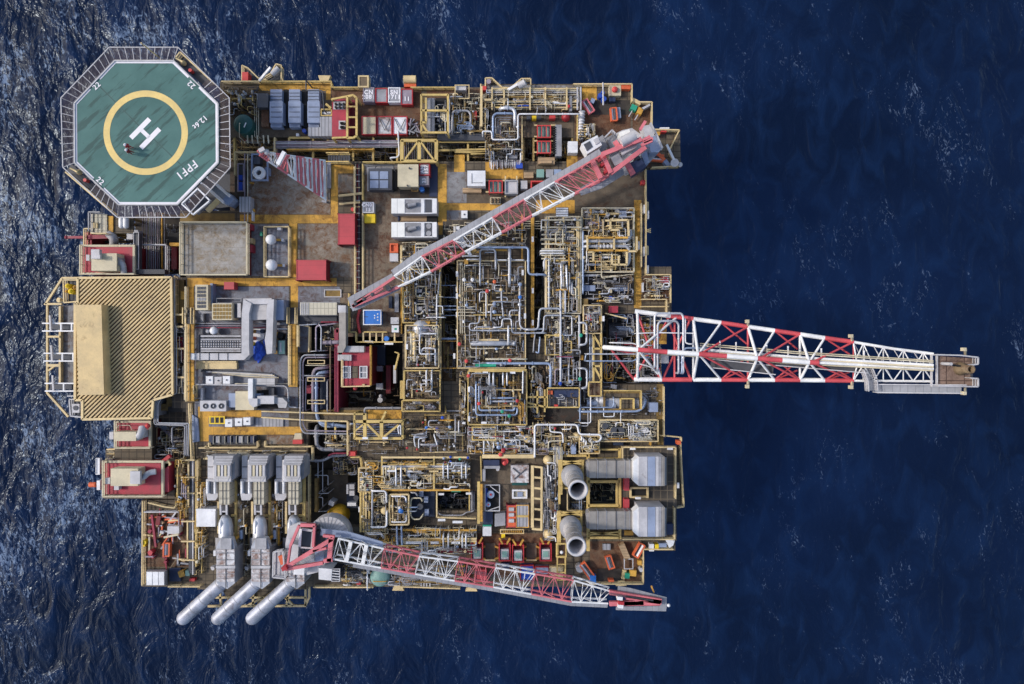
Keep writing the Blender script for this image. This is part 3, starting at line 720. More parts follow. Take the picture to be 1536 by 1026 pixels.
radome('upper of the two white radomes', 406.3, 359.3, 7.6); radome('lower and larger of the two white radomes', 407.3, 397.5, 8.4)
solo(MB().box(416, 340, 421, 345, .5, 1.4), 'equipment_box', 'tiny white box at the north rail of the radome platform', 'box', 'white')
# ================================================================ accommodation block
g = thing('accommodation_block', 'accommodation block with diagonal yellow and dark striped roof', 'building', 178, 522, -8)
ZA = 1.6
RO = [(117, 417), (258, 416), (259, 595), (229, 603), (228, 628), (122, 630), (101, 452)]
RO = [(117, 417), (257, 416), (259, 592), (230, 600), (228, 627), (124, 629), (124, 600), (113, 600), (113, 455), (117, 455)]
part(MB().prism([(x * .985 + 2.7, y * .985 + 8) for x, y in RO], -9, ZA - .3), 'walls', 'grey', g)
part(MB().prism(RO, ZA - .3, ZA - .12), 'roof', 'dark_roof', g) if 'dark_roof' in MATS else part(MB().prism(RO, ZA - .3, ZA - .12), 'roof', 'roof_gap', g)
def clipline(poly, c, d):     # intersect the line u.p=c with a polygon, direction d
    nx, ny = -d[1], d[0]; hits = []
    for i in range(len(poly)):
        a, b = poly[i], poly[(i + 1) % len(poly)]
        fa, fb = nx * a[0] + ny * a[1] - c, nx * b[0] + ny * b[1] - c
        if fa * fb < 0: f = fa / (fa - fb); hits.append((a[0] + (b[0] - a[0]) * f, a[1] + (b[1] - a[1]) * f))
    hits.sort(key=lambda p: p[0] * d[0] + p[1] * d[1]); return hits
sl = MB(); dd = (math.cos(-.768), math.sin(-.768)); n = (-dd[1], dd[0])
c0 = min(n[0] * x + n[1] * y for x, y in RO); c1 = max(n[0] * x + n[1] * y for x, y in RO); c = c0 + 2
RIN = [(119, 419), (255.5, 418.5), (257, 590), (228, 598), (226, 625), (126, 627), (126, 598), (115, 598), (115, 457), (119, 457)]
while c < c1:
    h = clipline(RIN, c, dd)
    for a, b in zip(h[::2], h[1::2]): sl.beam(P(*a, ZA - .02), P(*b, ZA + .02), .225, .2)
    c += 4.6
part(sl, 'roof_slats', 'tan', g)
eb = MB()
for a, b in zip(RO, RO[1:] + RO[:1]): eb.beam(P(*a, ZA + .05), P(*b, ZA + .05), .34, .3)
part(eb, 'roof_edge', 'cream', g)
part(MB().prism([(113, 457), (152, 457), (156, 592), (118, 592.5)], ZA - .1, ZA + 1.8), 'stair_house', 'tan', g)
# lifeboat station on the west face
g = thing('lifeboat_station', 'lifeboat station hung off the west face with three white davit ladders', 'davits', 88, 520, -6)
part(MB().box(91, 458, 113, 575, -3.3, -3), 'boat_deck', 'deck_grey', g)
part(MB().box(88, 459, 91, 575, -3, -2.4).box(69, 457, 71.5, 590, -2.7, -2.4), 'edge_beam', 'cream', g)
for a, b in (((69, 456), (94, 417)), ((71, 589), (103, 625)), ((67, 456), (93, 456)), ((94, 417), (118, 417))): part(MB().beam(P(*a, -2.4), P(*b, -2.4), .3), 'outrigger', 'cream', g)
part(MB().beam(P(72, 505, -2.4), P(90, 505, -2.4), .3).beam(P(72, 548, -2.4), P(92, 548, -2.4), .4).beam(P(73, 556, -2.4), P(82, 549, -2.4), .25), 'bracket', 'cream', g)
for y, x0 in ((491, 64), (536, 66), (581, 68)):
    m = MB().beam(P(x0, y - 6, .4), P(116, y - 6, .4), .2, .3).beam(P(x0, y + 5.5, .4), P(116, y + 5.5, .4), .2, .3)
    for f in (.25, .56, .88): m.beam(P(x0 + 50 * f, y - 6, .4), P(x0 + 50 * f, y + 5.5, .4), .2, .25)
    d = part(m, 'davit', 'white', g); part(MB().beam(P(x0 + 11, y - 18, .8), P(x0 + 12.5, y + 5, .8), .24), 'winch_arm', 'grey_light', d)
    c = P(83 + (y - 491) * .04, y, -1); part(MB().box(75, y - 4, 108, y + 3, -2.8, -1.2), 'winch_box', 'grey_dark', g)
g = thing('equipment_cage', 'cage of yellow pumps at the top corner of the striped roof', 'pump', 104, 438, 0)
part(MB().box(95, 420, 116, 453, .3, .5), 'floor', 'grey_dark', g); prail(g, [(95, 420), (116, 420), (117, 452), (96, 454)], .5, 'cream', True)
for x, y, r in ((101, 429, 3.6), (106, 437, 4.2), (112, 431, 3), (100, 437, 2.6)): part(MB().vcyl(x, y, r, .5, 1.7, 12).sph(P(x, y, 1.7), r * .08, 10, 6), 'pump', 'bright_yellow' if r > 3.5 else 'ochre', g)
part(MB().vcyl(88, 450, 3.6, .5, 1, 16).vcyl(88, 450, 2, 1, 1.6, 12), 'capstan', 'cream', g)
g = thing('cooling_unit', 'white railed cooling unit at the bottom corner of the striped roof', 'air conditioner', 112, 611, 0)
part(MB().box(104, 601, 122, 625, -.2, .1), 'floor', 'grey_dark', g); part(MB().box(108, 606, 119, 619, .1, 1.2), 'casing', 'grey_light', g); part(MB().vcyl(113, 612, 3.6, 1.2, 1.3, 16), 'fan', 'grey_dark', g)
prail(g, [(104, 599), (122, 599), (123, 626), (106, 624)], .1, 'grey_light', True); prail(g, [(101, 594), (120, 594)], .1, 'grey_light')
# pipe alley east of the accommodation block
g = thing('pipe_alley', 'alley of grey pipes between the striped roof and the ventilation plant', 'pipe rack', 268, 520, -3)
part(MB().box(258, 416, 279, 612, -.9, -.7).box(228, 602, 280, 690, -3.2, -3), 'floor', 'grate_dark', g)
for x, mt, d in ((256.5, 'silver_dull', 2), (259.3, 'grey', 1.6), (262, 'silver', 1.4)):
    pipe(g, mt, d, 1.2, [(x, 418), (x, 486), (x + 2.5, 492), (x + 3, 590 - (262 - x)), (x - 20, 598), (x - 25, 606), (x - 25, 634 + (262 - x) * .5), (x + 21, 635 + (262 - x) * .6), (x + 20, 684)], -3, (1, 1))
for a in ((262, 472, 274, 472), (263, 523, 276, 523), (264, 566, 277, 566), (262, 490, 275, 490)): part(MB().beam(P(a[0], a[1], 1), P(a[2], a[3], 1), .25), 'cross_beam', 'cream', g)
part(MB().box(265, 420, 276, 484, -.7, -.2), 'ochre_tank_top', 'ochre_dull', g); part(MB().box(271, 437, 277, 449, -.2, .3), 'hatch', 'ochre', g)
part(MB().box(266, 506, 274, 540, -.7, 0), 'red_box', 'pipe_red', g)
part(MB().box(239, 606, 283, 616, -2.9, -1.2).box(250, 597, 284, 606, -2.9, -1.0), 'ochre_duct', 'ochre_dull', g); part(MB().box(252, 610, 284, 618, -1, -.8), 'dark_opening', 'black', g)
fill(g, (264, 490, 277, 590), -.6, 14, 5, -.7, nv=4, nb=4); fill(g, (232, 638, 284, 688), -2.6, 22, 6, -3, nv=5, nb=8)
pipe(g, 'silver_dull', 3.4, .4, [(278, 640), (278.5, 684)], -3); pipe(g, 'grey', 2.6, -.2, [(258, 641), (258, 665)], -3)
prail(g, [(283, 605), (287, 690)], 0, 'cream')
# ================================================================ north deck strip
g = thing('storage_tank', 'dark green round tank between the helideck and the blue-grey units', 'tank', 364.5, 186, 0)
part(MB().vcyl(364.5, 186, 14.5, 0, 2.2, 36), 'shell', 'green_tank', g); part(MB().lathe(P(364.5, 186, 2.2), [(1.36, 0), (1.1, .12), (.5, .2), (.01, .22)], 36), 'dome_top', 'green_tank', g)
part(MB().beam(P(366, 191, 2.6), P(369, 184, 2.6), .12), 'gauge_rod', 'white', g); part(pipe_mb([(359, 184), (359, 206)], .9, 2.7, 0), 'vent_pipe', 'pipe_cream', g)
g = thing('pump_skid', 'dark cluttered pump skid north of the green tank', 'pumps', 360, 145, 0)
fill(g, (334, 130, 386, 172), 0, 30, 11, 0, mats=['silver_dull', 'grey_dark', 'dark_blue', 'pipe_brown', 'silver', 'yellow'], nv=14, nb=8, cab=6); prail(g, [(338, 148), (384, 148)], 0, 'yellow')
part(MB().box(386, 140, 402, 161, 0, 2), 'black_tank', 'grey_dark', g)
for x in (382, 385, 388): pipe(g, 'pipe_cream', 1, 1, [(x, 150), (x, 205)])
part(MB().box(392, 164, 403, 190, 0, 1), 'brown_base', 'deck_rust', g)
def gen_unit(label, x0, x1, top):
    t = thing('power_unit', label, 'machine housing', (x0 + x1) / 2, 160, 0, 'blue-grey machine housings in a row')
    part(MB().box(x0 + 1, 134, x1 - 1, 152, 0, 1.3), 'intake_hood', 'grey_blue', t); part(MB().box(x0, 152, x1, 184, 0, 1.9), 'housing', 'grey_blue', t); part(MB().box(x0 + 1.5, 184, x1 - 1, 191, 0, 1.2), 'end_cover', 'grey_blue', t)
    for y, zz in ((139, 1.3), (144, 1.3), (149, 1.3), (160, 1.9), (167.5, 1.9), (175, 1.9)): part(MB().box(x0 + 1.4, y, x1 - 1.4, y + .7, zz, zz + .06), 'panel_joint', 'grey_dark', t)
gen_unit('leftmost of the three blue-grey machine housings', 404.5, 424, 0); gen_unit('middle one of the three blue-grey machine housings', 432.5, 451, 0); gen_unit('rightmost of the three blue-grey machine housings', 461, 479.5, 0)
g = thing('exhaust_pipe', 'black pipe hooked over the rightmost blue-grey housing', 'pipe', 470, 136, 0)
part(pipe_mb([(459, 120), (459, 136), (484, 136), (486, 165)], 2, 3, 0), 'pipe', 'grey_dark', g)
solo(MB().box(425, 134, 432, 191, 0, .5), 'drip_tray', 'dark tray between the left and middle blue-grey housings', 'tray', 'black')
solo(MB().box(452, 134, 460, 191, 0, .5), 'drip_tray', 'dark tray between the middle and right blue-grey housings', 'tray', 'black')
solo(MB().box(462, 191, 481, 204, 0, 1.7).box(480, 175, 501.5, 204, 0, 2.0), 'corrugated_shed', 'pale corrugated L-shaped shed roof beside the red tank container', 'shed', 'grey_rib')
solo(MB().vcyl(456, 196, 3, 0, .9, 12), 'drum', 'blue drum in the dark corner left of the corrugated shed', 'drum', 'blue'); solo(MB().box(444, 200, 448, 204, 0, .8), 'box', 'tiny white box beside the blue drum below the housings', 'box', 'white')
g = thing('hose_reel', 'small yellow frame with white roll above the corrugated shed', 'frame', 491, 168, 0)
part(MB().ring(481, 163, 498, 174, 1.5, 1.2, 2).beam(P(489, 156, 2), P(497, 163, 2), .3), 'frame', 'yellow', g); part(MB().tube([P(484, 170, 1.5), P(497, 170, 1.5)], .25, 10), 'roll', 'white', g)
g = thing('tank_container', 'red container with two black valve plates inside a tall yellow frame', 'container', 516, 176, 0)
part(MB().box(498, 148, 521, 205, 0, 2.2), 'body', 'red_roof', g)
for y0, y1, x0, x1 in ((152, 164, 500, 518), (181, 194, 508, 518)):
    v = part(MB().box(x0, y0, x1, y1, 2.2, 2.32), 'valve_plate', 'grey_light', g)
    for i in range(3):
        for j in range(2): part(MB().vcyl(x0 + 3.5 + i * (x1 - x0 - 6) / 2, y0 + 3.5 + j * (y1 - y0 - 7), 1.9, 2.32, 2.7, 10), 'valve_cap', 'black', v)
m = MB(); A = [(521, 145), (530, 143), (535, 147), (535, 204), (530, 207), (521, 207)]
for a, b in zip(A, A[1:] + A[:1]): m.beam(P(*a, 3), P(*b, 3), .3)
for y in (160, 176, 191): m.beam(P(521, y, 3), P(535, y, 3), .22)
m.beam(P(498, 149, 2.9), P(530, 143, 3), .25).beam(P(499, 207, 2.9), P(521, 206, 3), .25)
for x, y in ((521, 145), (535, 147), (535, 204), (521, 207), (498, 149), (499, 207)): q = P(x, y, 3); m.beam((q.x, q.y, 0), q, .25)
part(m, 'frame', 'yellow', g); part(MB().box(523, 150, 533, 203, 0, .5), 'step', 'red_dark', g)
# offshore cargo baskets
def basket(label, r, z, frame, top, txt=None, ang=0, grp='open steel cargo baskets', th=1.4, tsz=.62):
    x0, y0, x1, y1 = r
    t = thing('cargo_basket', label, 'basket', (x0 + x1) / 2, (y0 + y1) / 2, .02, grp)
    part(MB().ring(x0, y0, x1, y1, th, .02, z), 'frame', frame, t); part(MB().box(x0 + th, y0 + th, x1 - th, y1 - th, .05, z - .1), 'lid', top, t)
    if txt:
        n = len(txt)
        for i, l in enumerate(txt):
            o = (i - (n - 1) / 2)
            px, py = ((x0 + x1) / 2, (y0 + y1) / 2 + o * 7) if ang == 0 else ((x0 + x1) / 2 + o * 6, (y0 + y1) / 2)
            text(t, l, px, py, z - .06, tsz, ang, 'mark_white', 'stencilled_code', .03)
    return t
basket('grey basket stencilled CN 2081, leftmost of four at the north edge', (544.5, 131, 561.5, 153), 1.2, 'pipe_mauve', 'grey', ('CN', '2081'))
basket('plain grey basket between the two stencilled ones at the north edge', (563, 132, 581, 154), 1.1, 'red', 'grey', None)
basket('grey basket stencilled SN 1711 with white rim', (582, 131, 600.5, 153.5), 1.2, 'white', 'grey', ('SN', '1711'))
basket('red-framed grey basket stencilled 11, rightmost of four at the north edge', (601.5, 133, 619, 157), 1.1, 'red', 'pipe_mauve', ('', '11'))
basket('beige-lidded skip, leftmost of three in a row', (542.5, 174, 564.5, 202), .9, 'red', 'beige', th=1.1, grp='lidded skips in a row')
basket('pale skip with crossed slings in the middle of three', (566, 174, 588, 202), .9, 'red', 'white_rust', grp='lidded skips in a row')
basket('white skip with crossed slings, rightmost of three in a row', (589, 174, 611, 202), .95, 'red', 'white', grp='lidded skips in a row')
for x in (577, 600):
    solo(MB().tube([P(x - 8, 178, 1.0), P(x, 195, 1.2), P(x + 8, 178, 1.0)], .07, 6), 'lifting_sling', 'dark lifting sling lying on the %s skip of three' % ('middle' if x < 590 else 'rightmost'), 'sling', 'grey_dark')
g = thing('scrap_heap', 'heap of dark grey scaffold fittings right of the three skips', 'scrap', 620, 190, 0)
R = random.Random(4)
for i in range(22):
    a = P(R.uniform(614, 628), R.uniform(182, 200), R.uniform(.3, .9)); d = Vector((R.uniform(-1, 1), R.uniform(-1, 1), R.uniform(-.1, .1))) * .6
    part(MB().beam(a - d, a + d, .16), 'scaffold_fitting', R.choice(('grey', 'grey_dark', 'silver_dull', 'pipe_mauve')), g)
basket('red basket at the sea edge with a lashed bundle', (537, 113, 553, 131), 1.4, 'cream', 'pipe_brown', grp=None, th=2.2)
g = thing('life_raft', 'striped cream and orange life raft canister at the north edge', 'life raft', 615, 122, 0)
part(MB().tube([P(605.5, 119, 1), P(624, 119, 1)], .55, 14), 'canister', 'cream', g)
for y in (117, 121.5, 125): part(MB().tube([P(606, y, 1.3 - abs(y - 119) * .1), P(623.5, y, 1.3 - abs(y - 119) * .1)], .14, 8), 'strap', 'ochre' if y > 122 else 'grey_dark', g)
part(MB().box(606, 124, 624, 130, 0, .8), 'cradle', 'orange', g)
def edge_wing(label, poly, mat, extra):
    t = thing('edge_platform', label, 'platform', *poly[0], -1)
    part(MB().prism(poly, -.6, -.3), 'platform_floor', mat, t); m = MB()
    for a, b in zip(poly, poly[1:]): rail_mb([a, b], -.3, mb=m)
    part(m, 'handrail', 'cream', t); extra(t)
edge_wing('pointed platform with red box left of the white bent davit on the north edge', [(363, 121), (363, 98), (372, 102), (387, 117), (400, 120)], 'grey_dark', lambda t: part(MB().box(363, 108, 372, 121, -.3, 1), 'red_box', 'red_bright', t))
edge_wing('pointed platform with white bent davit on the north edge', [(388, 121), (406, 110), (414, 96), (422, 98), (422, 120)], 'grey_dark', lambda t: (part(MB().beam(P(389, 121, 2), P(406, 101, 3), .3), 'davit_arm', 'white', t), part(MB().tube([P(408, 112, 1), P(418, 102, 1)], .4, 10), 'winch_drum', 'grey_light', t)))
solo(MB().prism([(477, 113), (496, 113), (492, 122), (480, 122)], -.6, .2), 'fender_bracket', 'tan trapezoid bracket on the north edge by the ochre walkway', 'bracket', 'cream')
g = thing('slatted_cage', 'tall yellow cage with grey slatted equipment near the north edge', 'cage', 652, 171, 0)
part(MB().box(640, 147, 652, 198, 0, 1.8), 'slatted_cooler', 'grey_rib', g); part(MB().box(653, 147, 670, 196, 0, .8), 'dark_machinery', 'black', g)
m = MB(); z = 3
for a, b in (((632, 142.5), (672, 142.5)), ((632, 142), (632, 199)), ((639, 147), (639, 184)), ((672, 142), (672, 200)), ((632, 166), (672, 166)), ((632, 184), (640, 184)), ((633, 186), (641, 198)), ((632, 199), (672, 199))): m.beam(P(*a, z), P(*b, z), .28)
for x, y in ((632, 142.5), (672, 142.5), (632, 199), (672, 200), (632, 166), (672, 166)): q = P(x, y, z); m.beam((q.x, q.y, 0), q, .26)
part(m, 'frame', 'yellow', g); fill(g, (653, 148, 670, 196), .3, 10, 3, 0, mats=['silver_dull', 'dark_blue', 'pipe_cream'], nv=5, nb=3)
g = thing('yellow_truss', 'yellow roof truss with two diagonals over vertical pipes', 'truss', 628, 226, -3)
m = MB(); z = 2.2
for a, b, w_ in (((602, 211), (655, 211), .42), ((602, 242), (655, 242), .42), ((603, 211), (603, 242), .5), ((629, 211), (629, 242), .5), ((654.5, 211), (654.5, 242), .5), ((608, 239), (627, 213), .25), ((631, 213), (650, 239), .25)): m.beam(P(*a, z), P(*b, z), w_, .4)
for x in (603, 629, 654.5):
    for y in (211, 242): q = P(x, y, z); m.beam((q.x, q.y, -8), q, .4)
part(m, 'truss', 'yellow', g)
for i in range(16): x = 607 + i * 2.9; pipe(g, ['pipe_mauve', 'silver_dull', 'pipe_cream', 'grey_dark'][i % 4], 1.1, .5 - (i % 3) * .3, [(x, 208), (x, 243)], -8)
# long pipe deck between the north strip and the main deck
g = thing('pipe_bundle', 'long mauve-grey pipe bundle running east to west behind the lattice jib', 'pipe rack', 500, 216, -2)
for i, y in enumerate((212.5, 214.8, 217.2, 219.6, 221.8)): pipe(g, ['pipe_mauve', 'grey_light', 'pipe_mauve', 'pipe_mauve', 'grey'][i], 2.1, .6 + .2 * (i % 2), [(410, y), (488, y), (498, y - 1.4), (598, y - 1.4)], -8)
for x in (434, 470, 492, 520, 560): part(MB().beam(P(x, 207, .3), P(x, 225, .3), .3), 'rack_beam', 'yellow', g)
for y in (207, 224): part(MB().beam(P(434, y, .3), P(492, y, .3), .32), 'rack_beam', 'yellow', g)
part(MB().box(507, 224, 524, 240, -.8, -.5), 'grating', 'grate', g); prail(g, [(430, 224), (560, 224)], -.2, 'ochre')
g = thing('lower_pipe_gallery', 'shadowed gallery of yellow beams and pipes south of the north strip', 'gallery', 700, 225, -4)
part(MB().box(330, 206.5, 860, 241.5, -5.3, -5), 'floor', 'deck_low', g)
fill(g, (335, 208, 600, 240), -4.5, 46, 21, -5, nv=8, nb=26, zr=3); fill(g, (656, 208, 858, 240), -4.5, 46, 22, -5, nv=8, nb=24, zr=3.4, cab=5)
for x in (352, 412, 470, 530, 560, 596, 702, 735, 785, 800, 858): part(MB().beam(P(x, 206, -.4), P(x, 242, -.4), .3, .4), 'deck_beam', 'yellow', g)
for a, b in (((656, 213), (735, 213)), ((656, 226), (735, 224)), ((706, 231), (736, 229)), ((735, 204), (735, 230)), ((682, 228), (736, 229))): part(MB().beam(P(*a, .2), P(*b, .2), .28), 'deck_beam', 'yellow', g)
part(MB().box(656, 200.5, 730, 210.5, -1, .9), 'cable_duct', 'grey_dark', g); prail(g, [(544, 243), (656, 243)], 0, 'yellow'); prail(g, [(352, 228), (412, 228), (412, 206)], 0, 'cream'); prail(g, [(352, 228), (352, 262)], 0, 'cream')
for x in (371, 378, 386, 395, 402): part(MB().beam(P(x, 203, 1.3), P(x + 1, 215, 1.3), .16), 'pipe_stub', 'pipe_cream', g)
pipe(g, 'white', 2.4, 2, [(597, 196), (599, 232), (596, 236), (585, 236.5)], -4)
# process piping of the north-east strip (x 670-870, y 125-240)
g = thing('manifold_skid', 'north manifold of silver and blue pipes right of the yellow slatted cage', 'manifold', 705, 170, 0)
part(MB().box(672, 142, 735, 200, 0, .15), 'skid_floor', 'deck_dark', g)
pipe(g, 'silver', 1.8, 2, [(674, 201), (674, 145), (694, 145)]); pipe(g, 'silver_dull', 3.4, 1.8, [(678, 198), (679, 166), (702, 166), (706, 171), (706, 186)]); pipe(g, 'silver', 1.6, 2.2, [(641, 175), (668, 175), (668, 199)]); pipe(g, 'pipe_cream', 2, 1.2, [(705, 186), (705, 200)])
part(MB().box(680, 172, 700, 188, .2, .9), 'ochre_bund', 'ochre_dull', g); part(MB().lathe(P(706, 196, .2), [(.75, 0), (.7, .6), (.3, 1.1), (.05, 1.15)], 14), 'vessel_head', 'silver_dull', g); part(MB().box(709, 166, 715, 176, 0, 1.4), 'red_cabinet', 'red_bright', g)
part(MB().box(682, 127, 699, 135, 0, 1.6), 'white_box', 'grey_light', g); part(MB().ring(682, 127, 704, 148, 1.1, 1.8, 2), 'box_frame', 'cream', g)
part(MB().box(672, 182, 676, 199, 0, 1), 'cabinet', 'grey', g); fill(g, (674, 140, 733, 199), .1, 34, 23, 0, nv=8, nb=10, cab=3)
g = thing('pipe_corridor', 'cream railed pipe corridor along the north sea edge', 'pipe rack', 800, 138, 0)
part(MB().box(728, 128, 872, 152, -.2, .15), 'floor', 'deck_grey', g)
for y, m_, d in ((135.5, 'pipe_cream', 1.8), (138.5, 'grey_light', 2.2), (142, 'pipe_cream', 1.3), (153.5, 'pipe_cream', 1.5), (157, 'cream', 1.2)): pipe(g, m_, d, 1.4, [(730, y), (866, y)])
for x in (744, 752, 760, 796, 804): part(MB().vcyl(x, 150, 3, .1, 1, 12), 'strainer', 'beige', g)
pipe(g, 'white', 1.8, 1.8, [(762, 148), (762, 163), (750, 163)]); pipe(g, 'blue', 2.6, 1.5, [(777, 158.5), (795, 158.5)]); part(MB().beam(P(829, 154, 1.5), P(852, 155, 1.5), .3), 'white_pipe', 'white', g)
for y in (152, 133, 161): prail(g, [(738, y), (868, y)], .15, 'cream')
for x in (738, 756, 795, 818, 850, 866, 871): part(MB().beam(P(x, 131, 1.7), P(x, 165, 1.7), .22), 'rack_beam', 'cream' if x < 860 else 'grey_light', g)
part(MB().box(854, 144, 858, 166, .2, 1.5), 'grey_duct', 'grey', g)
fill(g, (730, 134, 868, 164), .2, 36, 24, 0, nv=10, nb=12)
edge_wing('little platform with pink drum and red box on the north edge', [(721, 126), (721, 132), (728, 132), (728, 117), (738, 117), (753, 131), (765, 132)], 'deck_brown', lambda t: (part(MB().vcyl(733, 122, 3.6, -.3, .9, 14), 'drum', 'pipe_mauve', t), part(MB().box(722, 129, 729.5, 135, -.2, .9), 'red_box', 'red_bright', t)))
edge_wing('little platform with white davit head on the north edge', [(762, 135), (782, 118), (796, 118), (796, 132)], 'grey_dark', lambda t: (part(MB().beam(P(762, 135, 1.6), P(786, 121, 2.2), .35), 'davit_arm', 'white', t), part(MB().tube([P(778, 129, 1.8), P(788, 123, 2.2)], .5, 10), 'davit_head', 'grey_light', t)))
g = thing('expansion_loops', 'nested silver and blue expansion loops in a cream frame', 'pipe loops', 758, 185, 0)
part(MB().box(728, 162, 782, 212, 0, .15), 'floor', 'deck_tan', g)
pipe(g, 'white', 2.4, 2.4, [(724, 200), (724, 197), (738, 197), (738, 209.5), (777, 209.5), (777, 171), (870, 171)]); pipe(g, 'pipe_blue', 3.4, 2.2, [(739.5, 207), (739.5, 174), (744, 170), (770, 170)]); pipe(g, 'silver_bright', 5.4, 2, [(750, 162), (772.5, 162), (772.5, 184)])
for i, x in enumerate((743.5, 747, 750.5)): pipe(g, 'silver_dull', 1.5, 1.6 - .1 * i, [(x, 206), (x, 176 + i * 3), (768 - 2 * i, 176 + i * 3)])
pipe(g, 'pipe_cream', 2, 1.5, [(752, 187), (752, 184), (766, 184)]); pipe(g, 'pipe_cream', 1.4, 1.4, [(753, 200), (753, 197), (775, 197)]); pipe(g, 'white', 1.6, 2, [(806, 165), (806, 160), (819, 160), (819, 166)])
pipe(g, 'white', 1.7, 1.6, [(760, 239), (760, 231), (768, 231), (768, 224), (782, 224)]); pipe(g, 'white', 2.2, 1.8, [(781, 241), (781, 229)]); part(MB().box(763, 232, 776, 237, 0, 1.2), 'grey_vessel', 'grey', g)
prail(g, [(728, 152), (728, 204)], 0, 'cream'); prail(g, [(783, 174), (783, 240)], 0, 'cream'); part(MB().beam(P(722, 130, 2), P(722, 190, 2), .34).beam(P(727, 150, 2), P(737, 150, 2), .3), 'frame', 'cream', g)
fill(g, (728, 188, 780, 240), .2, 22, 25, 0, nv=7, nb=8)
for x, y, m_, lb in ((758, 161, 'red', 'small red box beside the round strainers in the north pipe corridor'), (756, 215, 'red_bright', 'small pink-red box just below the nested expansion loops'), (801, 176, 'bright_yellow', 'yellow box in the row above the red cage baskets'), (808, 176, 'grey_dark', 'dark grey box right of the yellow one above the cage baskets'), (793, 176, 'grey_dark', 'dark grey box left of the yellow one above the cage baskets')):
    solo(MB().box(x - 3, y - 2.5, x + 3.5, y + 2.8, 0, 1), 'equipment_box', lb, 'box', m_)
solo(MB().box(824, 173, 833, 178.5, 0, 1), 'equipment_box', 'flat red box in the row above the red cage baskets', 'box', 'red_bright')
solo(MB().lathe(P(848.5, 177, 0), [(.62, 0), (.66, .5), (.4, .85), (.02, .95)], 18), 'hose_cover', 'round red cover at the east end of the row above the cage baskets', 'cover', 'red')
def cage(label, x, y, grp='red framed cage baskets with pallets'):
    t = thing('cage_basket', label, 'cage', x, y, .02, grp)
    m = MB().ring(x - 10.5, y - 9.5, x + 10.5, y + 9.5, 1.4, 1.3, 1.6).ring(x - 10.5, y - 9.5, x + 10.5, y + 9.5, 1.2, .02, .3)
    for a in (-4.2, 3): m.box(x + a, y - 9, x + a + 1.2, y + 9, 1.32, 1.55)
    for a in (-10, 9.6):
        for b in (-9, 8.6): q = P(x + a, y + b, 1.5); m.beam((q.x, q.y, 0), q, .14)
    part(m, 'frame', 'red_bright', t); part(MB().box(x - 8.5, y - 8, x + 8.5, y + 8, .1, 1), 'cargo', 'green_pale', t)
    m = MB()
    for b in (-9, 8): m.beam(P(x - 15, y + b, .4), P(x - 10, y + b, .4), .2).beam(P(x + 10, y + b, .5), P(x + 18, y + b, .5), .2)
    part(m, 'fork_bars', 'cream', t)
cage('upper of two red cage baskets beside the black louvre rack', 816, 197); cage('lower of two red cage baskets beside the black louvre rack', 816, 220.5)
g = thing('louvre_rack', 'tall grey rack with black louvres right of the red cage baskets', 'rack', 836, 210, 0)
part(MB().box(833, 187, 842.5, 234, 0, 1.3), 'rack_body', 'grey', g); m = MB()
for i in range(12): m.box(830, 190 + i * 3.5, 834, 192 + i * 3.5, .8, 1.4)
part(m, 'louvres', 'black', g)
solo(MB().box(807, 236, 832, 246, 0, 1.0).box(810, 240, 828, 245, 1.0, 1.2), 'timber_stack', 'stack of pale timber below the lower red cage basket', 'timber', 'wood')
solo(MB().box(852, 212, 866.5, 229, 0, 1.6), 'storage_box', 'clean white square box beside the tall yellow-railed ladder', 'box', 'white'); rail([(866, 172), (866, 212)], 0, 'yellow handrail above the clean white square box', 'yellow')
g = thing('flexible_duct', 'ribbed pale flexible duct hanging beside the yellow handrail', 'duct', 872, 185, 0)
part(MB().tube(bend([P(873, 167, .9), P(872, 180, .9), P(870, 193, .7), P(871, 210, .5)], .8), .42, 12), 'duct', 'grey_light', g); m = MB()
for i in range(9): c = P(873 - .25 * i, 168 + i * 4.4, .9); m.tube([c - Vector((0, .06, 0)), c + Vector((0, .06, 0))], .5, 12)
part(m, 'rings', 'white', g); fill(g, (868, 186, 893, 208), 0, 14, 8, 0, mats=['grey_dark', 'silver_dull', 'black'], nv=5, nb=2)
# north-east corner
g = thing('hydrant_box', 'grey square box with round red cap in the northeast corner', 'hydrant', 922, 136, 0)
part(MB().box(913.5, 128, 931.5, 143.5, 0, .9), 'box', 'beige', g); part(MB().lathe(P(922, 135, .9), [(.42, 0), (.42, .35), (.3, .5), (.02, .52)], 18), 'cap', 'red_bright', g)
solo(MB().box(932, 126, 946, 133.5, 0, .9), 'life_jacket_box', 'orange box at the northeast corner rail', 'box', 'orange')
for i, (x, y) in enumerate(((900.5, 143), (906, 148))): solo(MB().vcyl(x, y, 3.6, 0, 1, 14).vcyl(x + 3.5, y - 4, 3, 0, 1, 12) if i == 0 else MB().vcyl(x, y, 3.8, 0, 1.0, 14), 'drum', ('pair of strapped blue drums beside the red-capped box', 'single blue drum just below the strapped double drum')[i], 'drum', 'blue')
solo(MB().box(914, 146, 923, 152, 0, .8), 'box', 'slate blue box below the red-capped box', 'box', 'navy'); solo(MB().tube([P(904.5, 124, 2), P(905, 158, 2)], .12, 8), 'flagpole', 'thin grey pole lying across the blue drums', 'pole', 'grey_light')
